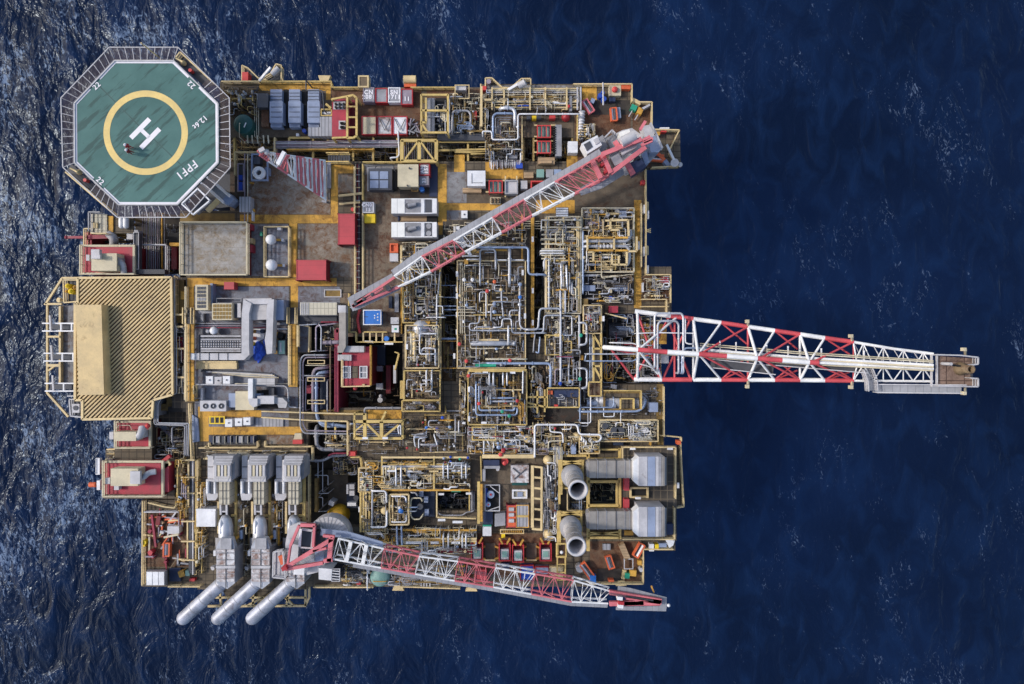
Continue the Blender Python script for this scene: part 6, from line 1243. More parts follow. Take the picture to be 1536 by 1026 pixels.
# central south deck: brown grating with pipe racks and beams
g = module('brown grating deck crossed by beams between the moonpool and the south modules', (606, 620, 700, 680), .4, 78, 24, 'grate', 'ochre_dull', nv=14, nb=14, cab=3, rails=False)
for mt, d, pts in (('white', 2, [(623, 670), (621, 660), (622, 652), (636, 650)]), ('white', 1.8, [(628, 672), (628, 658), (640, 656)]), ('silver_dull', 3.4, [(630, 667), (655, 667)]), ('white', 2.2, [(651, 652), (656, 668)]), ('silver_dull', 2.4, [(683, 628), (683, 664)]), ('white', 2, [(688, 632), (688, 650)]), ('pipe_cream', 3, [(652, 648), (690, 648)]), ('silver', 1.6, [(640, 640), (676, 640)])): pipe(g, mt, d, 1.8, pts, .4)
for x, y, mt in ((656, 642, 'blue'), (664, 626, 'blue'), (640, 641, 'blue_skip')): valve(g, x, y, 1.8, mt, 1.1)
g = thing('yellow_truss', 'wide yellow truss with three diagonals over mauve pipes south of the moonpool', 'truss', 570, 640, 0)
m = MB(); z = 2.6
for a, b, w_ in (((532, 620), (532, 658), .26), ((547.5, 620), (547.5, 655), .5), ((572.5, 632), (572.5, 656), .5), ((604, 632), (604, 658), .3), ((532, 632), (604, 632), .42), ((532, 657.5), (604, 657.5), .34), ((551, 636), (570, 655), .3), ((576, 655), (598, 637), .3), ((533, 646), (546, 636), .22), ((532, 621), (548, 621), .25), ((573, 630), (579, 617), .3)): m.beam(P(*a, z), P(*b, z), w_, .4)
for x, y in ((532, 620), (532, 657), (604, 632), (604, 657), (572, 632), (572, 656)): q = P(x, y, z); m.beam((q.x, q.y, 0), q, .3)
part(m, 'truss', 'yellow', g)
for i, y in enumerate((637, 640.5, 644, 647.5, 650.5, 653.5)): pipe(g, ('pipe_mauve', 'pipe_blue', 'silver_dull')[i % 3], 2, .8, [(534, y), (602, y)], 0)
pipe(g, 'white', 1.8, 3.2, [(598, 651), (597, 640), (601, 637), (601, 652)], 0); lamps(g, 2, (544, 657, 0), (574, 657, 0))
g = module('brown walkway deck with red hydrant between the cream rails and the south modules', (524, 632, 606, 682), .2, 79, 8, 'grate', 'cream', nv=4, nb=8, cab=0, rails=False)
part(MB().box(523, 677.5, 533, 684, .2, 1.3), 'red_hydrant', 'red_bright', g); prail(g, [(526, 686), (540, 686), (544, 712)], .2, 'yellow')
g = module('crowded yellow-framed manifold south of the cooler module', (700, 638, 800, 682), .6, 80, 56, 'grate', 'yellow', nv=20, nb=18, cab=4, rails=False, mats=['white', 'pipe_cream', 'pipe_brown', 'silver', 'ochre', 'pipe_red'])
part(MB().ring(707.5, 640, 744, 661, 1.8, 2, 2.4), 'yellow_frame', 'yellow', g); part(MB().box(711, 642, 741, 650, 1, 1.3), 'dark_grating', 'grey_dark', g)
for mt, d, pts in (('white', 2.4, [(725.5, 681), (726, 660), (730, 658.5), (734, 667)]), ('white', 2, [(746, 626), (746, 647), (783, 647)]), ('white', 2, [(756, 648), (756, 660), (780, 660), (780, 673)]), ('silver', 2, [(751, 661), (751, 667), (757, 667)]), ('white', 1.8, [(719, 656), (748, 656)]), ('white', 1.6, [(740, 664), (741, 672)]), ('pipe_blue', 3.4, [(757, 666), (773, 666)])): pipe(g, mt, d, 2.2, pts, .6)
part(MB().box(723, 682, 801, 687.5, 1.6, 2), 'cream_beam', 'cream', g); part(MB().lathe(P(791, 658, 1.4), [(.5, -.6), (.7, 0), (.5, .5), (.01, .7)], 14), 'cream_filter', 'cream', g)
for x, y, mt in ((748, 670, 'pipe_blue'), (751, 681, 'red_bright'), (757, 694, 'red_bright'), (755, 675, 'red')): valve(g, x, y, 1.6, mt, 1.5)
part(MB().vcyl(757, 692, 5.5, .1, .4, 18, 5.5), 'red_valve_wheel', 'red_bright', g)
# remaining small galleries around the yards
for nm, r, s_, n in (('narrow pipe lane right of the yellow stair tower', (688, 556, 701, 636), 81, 14), ('pipe lane between the cooler module and the loop yard', (792, 548, 818, 632), 82, 30), ('open pipe lane north of the central module below the boom', (664, 332, 792, 372), 83, 44), ('pipe lane between the boom shadow and the pipe rack', (664, 374, 684, 396), 84, 6), ('cluttered corner left of the west module', (600, 376, 640, 404), 85, 14)):
    t = module(nm, r, .15, s_, n, 'grate_dark', nv=5, nb=10, cab=2, rails=False, zr=1.4, name='pipe_lane', cat='pipes')
    if s_ == 82:
        for a, b in (((791, 595.5), (820, 595.5)), ((791, 604), (820, 611)), ((806, 586), (806, 620)), ((791, 610), (806, 610)), ((817, 584), (817, 618))): part(MB().beam(P(*a, 1.8), P(*b, 1.8), .25), 'yellow_bar', 'yellow', t)
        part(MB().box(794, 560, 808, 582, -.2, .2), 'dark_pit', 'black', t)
# ================================================================ moonpool, grille house, pipe loops
g = thing('red_grille_house', 'red-roofed house with two white louvred hatches beside the moonpool', 'house', 532, 555, -6)
part(MB().box(513, 520, 556, 579, -8, .8), 'walls', 'red_dark', g); part(MB().box(513, 520, 555, 579, .8, 1), 'roof', 'red_roof', g)
for x in (514, 539):
    h = part(MB().ring(x, 549, x + 12, 567.5, 1.2, 1, 1.4), 'hatch', 'white', g); part(MB().box(x + 1.2, 550.2, x + 10.8, 566.3, 1, 1.2), 'louvre', 'grey_rib', h); part(MB().box(x + 1.2, 558, x + 10.8, 559, 1.2, 1.38), 'divider', 'white', h)
part(MB().box(528, 549, 537, 567, 1, 1.2), 'dark_hatch', 'grate', g); prail(g, [(512.5, 540), (512.5, 580), (555, 579)], 1, 'cream'); prail(g, [(555.5, 518), (555.5, 578)], 1, 'ochre'); part(MB().sph(P(533, 582, .6), .35, 10, 6), 'pink_float', 'red_can', g); part(MB().box(543, 576, 547, 578, 1, 1.3), 'small_box', 'cream', g)
g = thing('moonpool', 'deep dark moonpool with blue hatch and red wall right of the red grille house', 'moonpool', 580, 560, -8)
part(MB().box(559, 518, 578, 548, -5, -4), 'blue_hatch', 'dark_blue', g); part(MB().box(579, 548, 586, 590, -7, -4), 'red_wall', 'red_dark', g); part(MB().box(565, 549, 574, 557, -4, -3.2), 'grey_hatch', 'pipe_mauve', g); part(MB().box(564, 575, 574, 584, -4, -3.2), 'white_hatch', 'grey_light', g)
part(MB().box(500, 584, 578, 612, -6, -5.8), 'dark_floor', 'deck_dark', g); part(MB().vcyl(570, 600, 4, -6, -3, 14).sph(P(571, 594, -3), .3, 8, 6), 'white_pump', 'grey_light', g); part(MB().box(590, 548, 594, 575, -1, .2), 'white_ladder', 'grey_light', g); part(MB().obox(556, 572, 6, 12, .4, -4, -2.4), 'rusty_pipe_end', 'ochre', g)
pipe(g, 'grey', 3.4, .8, [(547, 620), (547, 612), (604, 612)], -3); fill(g, (502, 582, 600, 610), -5.5, 14, 91, -6, nv=4, nb=4); part(MB().box(552, 615, 602, 628, -.5, .1), 'ochre_grating', 'ochre', g)
g = thing('red_beam', 'tall dark red beam left of the red grille house', 'beam', 504, 560, -8)
part(MB().box(501.5, 494, 507.5, 618, -8, .6), 'beam', 'pipe_red', g); part(MB().box(504, 492, 522, 499, -1, .6), 'cross_head', 'pipe_red', g)
g = thing('pipe_loops', 'mauve and silver pipes looping round the dark trench east of the ventilation deck', 'pipe rack', 470, 560, -5)
part(MB().box(449, 484, 500, 618, -5.2, -5), 'floor', 'deck_dark', g)
for mt, d, z, pts in (('silver_dull', 2.6, 1.5, [(489, 532.5), (455, 532.5), (450.5, 540), (450.5, 640), (456, 650), (522, 651)]), ('pipe_mauve', 2.2, 1.3, [(489, 536), (458, 536), (454.5, 543), (454.5, 636), (460, 646), (522, 647)]), ('pipe_cream', 1.4, 1.1, [(488, 548), (458, 548)]), ('silver_dull', 2, 1.2, [(486, 563.5), (452, 563.5)]), ('pipe_mauve', 2, 1, [(486, 566), (459, 566), (458, 616)]), ('pipe_mauve', 5, .6, [(489, 551), (473, 553), (469.5, 560), (469.5, 618)]), ('pipe_blue', 5.5, .4, [(489, 558), (477, 560), (474.5, 566), (474.5, 618), (478, 634), (522, 640)]), ('silver_dull', 2.2, .8, [(491, 570), (491, 618)]), ('pipe_mauve', 2.6, 1.6, [(474, 526), (474, 489), (505, 485)]), ('silver', 2, 1.7, [(481.5, 526), (482, 491), (478, 486)]), ('silver', 2, 1.5, [(447, 488), (476, 486)]), ('pipe_red', 2, 1.5, [(481, 483), (506, 483)]), ('pipe_brown', 2, 1.2, [(495.5, 520), (495.5, 618)]), ('white', 1.2, 1, [(465, 527), (486, 526)])): pipe(g, mt, d, z, pts, -5)
for y in (543, 569, 603): part(MB().ring(461, y - 3, 487, y + 3, 1, .9, 1.2), 'pipe_support', 'cream', g)
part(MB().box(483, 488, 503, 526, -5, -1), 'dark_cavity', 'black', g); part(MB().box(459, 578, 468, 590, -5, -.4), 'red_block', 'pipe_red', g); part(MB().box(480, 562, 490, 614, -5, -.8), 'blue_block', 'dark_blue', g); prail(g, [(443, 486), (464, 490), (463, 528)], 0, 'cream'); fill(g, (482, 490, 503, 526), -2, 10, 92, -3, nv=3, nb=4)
# lower pipework south of the walkway
g = thing('pipe_loops', 'broad grey pipe bends between the two cream rails and the turbine bay', 'pipes', 495, 660, -3)
for mt, d, z, pts in (('grey', 6, -.3, [(474, 640), (475, 668), (482, 674), (519, 674)]), ('pipe_blue', 3.4, .2, [(478, 634), (486, 640), (520, 640)]), ('silver_dull', 4, 0, [(462, 691), (486, 691), (496, 684), (520, 683)]), ('pipe_red', 2.6, .6, [(492, 684), (500, 680), (520, 680)]), ('silver', 2, .4, [(486, 664), (520, 667)])): pipe(g, mt, d, z, pts, -3)
part(MB().beam(P(488.7, 632, 1), P(488.7, 652, 1), .28).beam(P(503, 640, 1), P(503, 658, 1), .25), 'yellow_post', 'yellow', g); part(MB().box(490, 667, 513, 669, .6, .9), 'cream_bar', 'cream', g); fill(g, (488, 652, 520, 672), -1, 10, 93, -2, nv=3, nb=4)
g = thing('dark_bay', 'dark sunken bay with brown floor and white-topped pumps east of the turbines', 'bay', 500, 740, -5)
part(MB().box(492, 705, 522, 790, -4.2, -4), 'brown_floor', 'deck_brown', g); part(MB().box(520, 726, 537, 762, -4, -2.6), 'dark_base', 'dark_blue', g)
for x, y in ((524, 726.5), (524, 736), (519.5, 727)): part(MB().box(x, y, x + (7.5 if x > 520 else 3), y + (7.5 if x > 520 else 14), -2.6, -1.4), 'white_cover', 'grey_light', g)
part(MB().box(521, 754, 534, 759, -3, -1.4), 'white_tray', 'white', g); part(MB().obox(497, 755, 8, 7, .4, -3, -1), 'white_box', 'grey_light', g); part(MB().vcyl(534, 747, 4, -4, -1.6, 12), 'dark_pump', 'grey_dark', g)
for pts in ([(477, 692), (477, 740)], [(484, 692), (484, 738)], [(472, 713), (492, 713), (492, 728)], [(476, 740), (492, 740)], [(477, 746), (484, 746), (484, 760)], [(477, 767), (490, 767)]): pipe(g, 'grey_light', 1.3, -.6, pts, -5)
part(MB().box(472, 718, 476, 768, -1, 0), 'ochre_wall', 'ochre_dull', g); fill(g, (500, 684, 537, 712), -3, 22, 94, -5, nv=6, nb=5, mats=['silver_dull', 'grey_dark', 'pipe_mauve', 'dark_blue', 'white'])
# ================================================================ cranes
def boom(t, upper, lower, cols, zt, zb, n=4):
    """four-chord boom; upper/lower are photo polylines of the top-face chords, zt/zb heights at both ends"""
    L_ = len(upper); secs = []
    def corner(i):
        f = i / (L_ - 1); z = zt[0] + (zt[1] - zt[0]) * f; d = zb[0] + (zb[1] - zb[0]) * f
        a, b = P(*upper[i], z), P(*lower[i], z); q = Vector((0, 0, -d))
        return [a, b, b + q, a + q]
    for i in range(L_ - 1): secs.append((corner(i), corner(i + 1), cols[i]))
    lattice(t, secs, w=.09, cw=.21, n=n)
    return secs
# upper crane, boom from the north-east down to the blue skip
up = [(903, 232), (870, 251.5), (832, 273), (786, 299.5), (738.6, 326.5), (680, 360.5), (632.5, 384.5), (591, 414)]
lo = [(916, 260), (902, 268.5), (862, 289.5), (798, 322.5), (752, 348), (697, 377.5), (645.5, 407), (597, 430)]
g = thing('upper_crane', 'pedestal crane with red and white lattice boom across the main deck', 'crane', 938, 230, 0)
boom(g, up, lo, ['crane_red', 'crane_red', 'crane_white', 'crane_red', 'crane_white', 'crane_red', 'crane_white'], (9, 5.5), (1.7, 1.1), 4)
w = MB()
for i in range(7):          # catwalk along the north side of the boom
    z0, z1 = 8.2 - .5 * i, 8.2 - .5 * (i + 1); a, b = Vector(up[i]), Vector(up[i + 1]); o = Vector((-4.6, -8.6))
    pa, pb, pc, pd = P(*(a + o), z0), P(*(b + o), z1), P(*b, z1), P(*a, z0); dz = Vector((0, 0, .12))
    w.add([pa, pb, pc, pd, pa - dz, pb - dz, pc - dz, pd - dz], [[0, 1, 2, 3], [7, 6, 5, 4], [0, 4, 5, 1], [1, 5, 6, 2], [2, 6, 7, 3], [3, 7, 4, 0]])
part(w, 'catwalk', 'walk_grey', g)
z = 5.2
tip = MB().prism([(521, 447), (588, 410), (592, 417), (529, 453)], z - .5, z - .38).prism([(524, 461), (533, 466), (601, 434), (596, 427)], z - .5, z - .38).prism([(521, 447), (529, 449), (536, 464), (529, 467)], z - .49, z - .37)
part(tip, 'tip_walkway', 'walk_grey', g)
m = MB()
for a, b in (((529, 459), (592, 416)), ((529, 460), (600, 430)), ((531, 459), (575, 432)), ((529, 459.6), (548, 449))): m.beam(P(*a, z), P(*b, z), .36, .4)
part(m, 'tip_jib', 'crane_red', g)
for f in (.05, .3, .55): part(MB().lathe(P(531 + 50 * f, 457 - 28 * f, z + .1), [(.02, 0), (.26, 0), (.26, .2), (.02, .2)], 14), 'sheave', 'grey_dark', g)
part(MB().obox(582, 432, 6, 8, -.5, z, z + .7), 'hoist_block', 'grey_dark', g); part(MB().obox(709, 376, 11, 6, -.5, 3.4, 4.4), 'boom_lamp', 'ochre_dull', g); part(MB().obox(704, 380, 5, 7, -.5, 4, 4.6), 'lamp_bracket', 'white', g); part(MB().obox(694, 364, 9, 14, -.5, 4.2, 4.8), 'boom_plate', 'crane_white', g)
m = MB()
for a, b in (((903, 232), (962, 209)), ((916, 260), (968, 221)), ((903, 232), (916, 260)), ((888, 240), (901, 268))): m.beam(P(*a, 9.2), P(*b, 9.4), .6, .6)
part(m, 'boom_heel', 'crane_red', g)
part(MB().vcyl(938, 228, 19, -2, 4, 28), 'pedestal', 'grey', g)
part(MB().prism([(905, 209), (934, 195), (948, 192), (990, 222), (985, 232), (974, 244), (940, 262), (925, 258), (916, 236)], 4, 4.6), 'turntable', 'grey_light', g)
part(MB().prism([(879, 221), (904, 202), (912, 219), (903, 232), (884, 238)], 5, 5.6), 'house_base', 'grey', g); c1 = part(MB().prism([(872.3, 215), (896, 202.7), (903, 217.4), (881, 230.8)], 5.6, 8.2), 'operator_cab', 'white', g)
part(MB().prism([(875.5, 216.5), (884.5, 211.5), (889, 220), (880.5, 226.5)], 8.2, 8.3), 'roof_grille', 'grey_dark', c1); part(MB().prism([(890, 209.5), (896.5, 206), (900, 213), (893.5, 217)], 8.2, 8.34), 'roof_hatch', 'grey_light', c1)
c2 = part(MB().prism([(927.8, 199.2), (944, 193.4), (949.4, 213), (936, 218)], 4.6, 8), 'engine_house', 'white_panel', g); part(MB().obox(940, 211, 3, 9, -.3, 8, 8.1), 'red_mark', 'red', c2)
part(MB().prism([(910, 207), (923, 199), (931, 218), (918, 226)], 4.6, 6.4), 'winch_house', 'grey', g); part(MB().prism([(963, 189), (978, 186.5), (984, 200), (983, 206), (968, 205)], 4.4, 6.4), 'counterweight', 'grey_light', g); part(MB().prism([(972, 207), (984, 203), (993, 222), (988, 228), (976, 228)], 4, 6.8), 'machinery_house', 'grey_blue', g)
part(MB().prism([(943, 245), (962, 237), (970, 249.5), (952, 261)], 4.4, 7), 'navy_panel', 'navy', g); part(MB().beam(P(941, 246, 7), P(950, 262, 7), .7, .5), 'red_strut', 'crane_red', g); part(MB().vcyl(957, 237, 4, 4, 7, 14), 'vent_stack', 'grey_dark', g); part(MB().prism([(962, 232), (970, 226), (974, 244), (968, 247)], 4.4, 6), 'side_platform', 'grey_blue', g)
part(MB().prism([(866, 284), (894, 268), (935, 253), (936, 262), (904, 282), (872, 293)], 6.6, 6.8), 'lower_catwalk', 'walk_grey', g)
part(MB().tube([P(931, 214, 9.5), P(952, 203, 9.5)], .7, 16), 'hoist_drum', 'grey_light', g); part(MB().obox(925, 239, 14, 15, -.5, 7, 9), 'luffing_winch', 'grey', g); part(MB().obox(943, 223, 26, 8, -.5, 7.4, 9), 'rope_drum', 'grey_light', g)
for x, y in ((907, 236), (904, 246), (909, 257), (900, 240), (911, 250)): part(MB().obox(x, y, 5, 4, -.5, 8.4, 9.6), 'red_block', 'red', g)
m = MB()
for a, b in (((960, 195), (968, 182)), ((964, 211), (975, 205)), ((962, 218), (978, 211)), ((965, 214), (979, 208))): m.beam(P(*a, 9.6), P(*b, 9.6), .4, .4)
part(m, 'gantry_head', 'crane_red', g); part(MB().beam(P(922, 212, 9), P(929, 222, 9), .55), 'side_strut', 'crane_red', g)
prail(g, [(907, 206), (918, 195), (923, 200)], 6.4, 'grey_light'); prail(g, [(976, 184), (984, 199), (994, 222)], 6.6, 'grey_light')
rp = MB()
for o in (-1.5, 0, 1.5): rp.tube([P(950 + o, 216 + o, 10), P(880 + o, 252 + o, 9.8), P(700 + o, 362 + o, 7), P(545 + o, 450 + o, 5.8)], .03, 5)
part(rp, 'hoist_ropes', 'grey_dark', g)
# lower crane, boom lying along the south edge
up = [(507.4, 807.6), (575.8, 823), (628.5, 834.5), (687, 842), (743, 851.5), (802.5, 861), (860.5, 870.5), (916, 887)]
lo = [(499.6, 838.5), (571.5, 851.5), (622.7, 860.8), (682, 871), (740, 880.5), (797, 891), (857.5, 902.5), (912, 905)]
g = thing('lower_crane', 'pedestal crane with red and white lattice boom along the south sea edge', 'crane', 470, 820, 0)
boom(g, up, lo, ['crane_white', 'crane_red', 'crane_white', 'crane_red', 'crane_white', 'crane_red', 'crane_white'], (8.5, 6), (2.0, 1.5), 4)
for f in (.28, .62): part(MB().beam(P(507.4 + 68.4 * f, 807.6 + 15.4 * f, 8.5), P(499.6 + 72 * f, 838.5 + 13 * f, 8.5), .5, .4), 'cross_member', 'crane_white', g)
w = MB()
for i in range(7):
    z0, z1 = 7.2 - .35 * i, 7.2 - .35 * (i + 1); a, b = Vector(lo[i]), Vector(lo[i + 1]); o = Vector((-1, 6.5))
    if i == 0: a = Vector((530, 844.5))
    pa, pb, pc, pd = P(*a, z0), P(*b, z1), P(*(b + o), z1), P(*(a + o), z0); dz = Vector((0, 0, .12))
    w.add([pa, pb, pc, pd, pa - dz, pb - dz, pc - dz, pd - dz], [[0, 1, 2, 3], [7, 6, 5, 4], [0, 4, 5, 1], [1, 5, 6, 2], [2, 6, 7, 3], [3, 7, 4, 0]])
part(w, 'catwalk', 'walk_grey', g)
part(MB().prism([(482, 793), (521, 797), (574, 813), (574, 821), (521, 807), (480, 803)], 7, 7.2), 'upper_catwalk', 'grey_blue', g)
z = 6.2
part(MB().prism([(927, 879), (945, 882), (1000, 896), (1000, 905), (990, 900), (940, 891), (926, 890)], z - .6, z - .48).prism([(924, 910), (1000, 909), (999, 917), (924, 915)], z - .6, z - .48).prism([(990, 900), (1000, 903), (1000, 912), (990, 911)], z - .61, z - .5), 'tip_walkway', 'walk_grey', g)
m = MB()
for a, b in (((914, 888), (992, 901)), ((914, 905), (990, 904)), ((938, 895), (992, 902.5)), ((936, 904), (965, 903.5))): m.beam(P(*a, z), P(*b, z), .6, .5)
part(m, 'tip_jib', 'crane_red', g)
for x, y in ((930, 898), (932, 905), (931, 910)): part(MB().obox(x, y, 8, 5, .1, z - .2, z + .8), 'sheave_block', 'white' if y != 905 else 'red', g)
part(MB().sph(P(1003, 908, z), .25, 10, 7), 'tip_lamp', 'white', g); part(MB().beam(P(977, 879, 5), P(981, 889, 5), .2), 'side_light', 'ochre', g)
part(MB().vcyl(468, 822, 19, -2, 3.6, 28), 'pedestal', 'grey', g)
part(MB().prism([(433, 790), (448, 784), (472, 786), (490, 800), (488, 845), (478, 858), (448, 866), (430, 858), (428, 815)], 3.6, 4.2), 'turntable', 'grey_light', g)
cb = part(MB().prism([(449, 793), (470, 796), (468, 822), (448, 820)], 4.2, 7.6), 'operator_cab', 'glass_dark', g); part(MB().prism([(449, 793), (453, 793.5), (451, 820.5), (447, 820)], 7.6, 7.75), 'white_frame', 'white', cb); part(MB().beam(P(453, 793.5, 7.8), P(470, 796, 7.8), .3).beam(P(470, 796, 7.8), P(468, 822, 7.8), .3).beam(P(451, 821, 7.8), P(468, 822, 7.8), .2), 'roof_frame', 'grey_light', cb)
m = MB()
for a, b, w_ in (((427, 852), (500, 807), .75), ((429, 853.5), (485, 844), .6), ((451, 787), (473, 788), .6), ((472, 788), (470, 820), .45), ((449, 788), (436, 818), .5), ((497, 808), (494, 842), .85), ((485, 803), (502, 805), .5), ((486, 841), (499, 839), .7), ((436, 818), (432, 845), .35), ((470, 826), (490, 822), .4)): m.beam(P(*a, 8.6), P(*b, 8.6), w_ * .72, .5)
part(m, 'a_frame', 'crane_red', g)
part(MB().prism([(411, 828), (424, 826), (428, 868), (409, 866)], 4, 4.4), 'rear_platform', 'grey_light', g); part(MB().beam(P(421, 833, 5), P(425, 846, 5), .6, .5), 'orange_strut', 'orange', g); part(MB().obox(426, 853, 8, 6, -.4, 8, 9.4), 'pulley_block', 'red', g)
part(MB().prism([(436, 815), (448, 818), (446, 845), (434, 848)], 4.2, 6.4), 'engine_house', 'grey_light', g); part(MB().prism([(472, 827), (486, 826), (485, 842), (473, 843)], 4.2, 6.8), 'blue_winch_house', 'grey_blue', g); part(MB().prism([(441, 851), (457, 850), (456, 862), (440, 862)], 4.2, 6), 'white_hood', 'white', g); part(MB().prism([(450, 836), (471, 832), (471, 842), (450, 846)], 4.2, 6.2), 'grey_hood', 'grey_light', g)
part(MB().box(468, 800, 482, 824, 4.2, 6.2), 'dark_machinery', 'grey_dark', g); prail(g, [(410, 828), (424, 826), (428, 868), (409, 866)], 4.4, 'grey_light', True)
cab2 = part(MB().prism([(478, 852), (498, 853.5), (497, 871), (478, 869)], 2.5, 5.4), 'white_cabin', 'white', g); part(MB().prism([(498, 854), (510, 855), (509, 872), (497, 871)], 2.5, 5.2), 'cabin_window_bay', 'glass_dark', cab2)
for y in (856, 860, 864, 868): part(MB().beam(P(498, y, 5.3), P(509.5, y + 1, 5.3), .12), 'window_bar', 'white', cab2)
part(MB().ring(497, 853, 510, 872.5, 1.2, 5.2, 5.35), 'window_frame', 'grey_light', cab2)
rp = MB()
for o in (0, 2, 4): rp.tube([P(440, 846 + o, 9.2), P(500, 820 + o, 9.6), P(743, 862 + o, 7.6), P(980, 900 + o * .4, 6.6)], .03, 5)
part(rp, 'hoist_ropes', 'grey_dark', g)
g = thing('striped_drum', 'pale striped half-round cable platform behind the lower crane cab', 'platform', 490, 800, 0)
A = [(460 + 0, 800)] + [(492 + 32 * math.cos(a), 806 - 31 * math.sin(a)) for a in [PI * (1 - i / 14) for i in range(15)]]
part(MB().prism([(x, y) for x, y in A[1:]], 1, 3.4), 'drum_top', 'grey_light', g)
for i in range(1, 14, 1): a = PI * (1 - i / 14); part(MB().beam(P(492 + 8 * math.cos(a), 804 - 8 * math.sin(a), 3.42), P(492 + 31 * math.cos(a), 806 - 31 * math.sin(a), 3.42), .07, .06), 'rib', 'grey', g)
g = thing('yellow_tank', 'domed mustard yellow tank behind the lower crane', 'tank', 505, 775, -4)
part(MB().lathe(P(504.5, 776, -1.6), [(1.62, -2), (1.62, -.3), (1.5, .1), (1.1, .42), (.6, .58), (.01, .62)], 30), 'shell', 'ochre_tank', g)
# ================================================================ flare boom
g = thing('flare_boom', 'long red and white flare boom reaching east over the sea', 'flare boom', 930, 522, 1)
def fl(px, pts):            # interpolate a chord polyline at photo x
    for (x0, y0), (x1, y1) in zip(pts, pts[1:]):
        if x0 <= px <= x1: return (px, y0 + (y1 - y0) * (px - x0) / (x1 - x0))
    return (px, pts[-1][1])
UP = [(952.5, 467), (1040, 478.5), (1081.7, 484), (1122, 490), (1162, 496), (1200, 501.5), (1237, 507), (1280, 513), (1336, 522.7), (1400, 531)]
LO = [(951, 569), (1041, 569.5), (1200, 570), (1280, 571), (1400, 572)]
MI = [(906, 521), (957, 524.5), (1001, 528), (1048, 531), (1136, 537.5), (1215, 543.5), (1400, 553)]
def zl(px): return 2 + (px - 950) / 450 * 9          # lower plane rises outward
def zm(px): return zl(px) + max(.9, 4.6 * (1 - (px - 906) / 560)) - (2.6 if px < 930 else 0)
def U(x): return P(*fl(x, UP), zl(x))
def L(x): return P(*fl(x, LO), zl(x))
def Mi(x): return P(*fl(x, MI), zm(x))
W_, R_ = 'crane_white', 'flare_red'
def chord(f, x0, x1, r, mt, nm='chord'):
    r *= .56
    part(MB().tube([f(x0), f((x0 + x1) / 2), f(x1)], r, 10), nm, mt, g)
bx = [952.5, 1040, 1081.7, 1122, 1162, 1200, 1237, 1280]
uc = [W_, W_, R_, W_, R_, W_, R_]
chord(U, 952.5, 1006, .62, W_); chord(U, 1006, 1040, .62, R_)
chord(L, 951, 993, .62, W_); chord(L, 993, 1038, .62, R_)
for i in range(1, 7): chord(U, bx[i], bx[i + 1], .56, uc[i]); chord(L, bx[i], bx[i + 1], .56, uc[i])
chord(U, 1280, 1400, .36, W_); chord(L, 1280, 1400, .3, W_)
for x0, x1, mt in ((906, 957, W_), (957, 1001, R_), (1001, 1048, W_), (1048, 1090, R_), (1090, 1136, W_), (1136, 1173, R_), (1173, 1214, W_), (1214, 1228, R_)): chord(Mi, x0, x1, .62, mt)
chord(Mi, 1228, 1400, .34, W_)
def br(a, b, r, mt): part(MB().tube([a, b], r * .48, 8), 'brace', mt, g)
for xo, xm in ((956, 958), (1040, 1047), (1122, 1136), (1200, 1214), (1280, 1286)):
    r = .42 if xo < 1250 else .22
    br(U(xo), Mi(xm), r, W_); br(L(xo), Mi(xm), r, W_); br(U(xo), L(xo), r * .85, W_ if xo not in (1122, 1280) else R_)
for xm, xu, mts in ((1048, 1081.7, W_), (1136, 1162, W_), (1214, 1237, W_)):
    br(Mi(xm), U(xu), .34, mts); br(Mi(xm), L(xu), .34, mts)
for xu, xm in ((1122, 1050), (1200, 1140), (1280, 1218)): br(Mi(xm), U(xu), .3, R_); br(Mi(xm), L(xu), .3, R_)
for a, b in ((1081.7, 1122), (1162, 1200), (1237, 1280)):
    br(U(a), Mi(b + 10).lerp(U(b), .45) - Vector((0, 0, 2)), .28, R_); br(L(a), Mi(b + 10).lerp(L(b), .5) - Vector((0, 0, 2)), .28, R_); br(L(a), U(b).lerp(L(b), .55), .28, R_); br(L(b), U(a).lerp(L(a), .55), .28, R_)
for a, b, mt in ((U(952), Mi(910), R_), (L(951), Mi(915), R_), (U(956), L(990), R_), (L(994), U(1036), R_), (U(1000), L(1036), R_), (Mi(957), L(994).lerp(Mi(957), .2), W_), (U(1012), L(1012), R_), (L(951), U(1005), R_), (Mi(958), U(1040).lerp(U(1000), .6), W_), (L(993), L(980).lerp(Mi(990), .5), W_)): br(a, b, .36, mt)
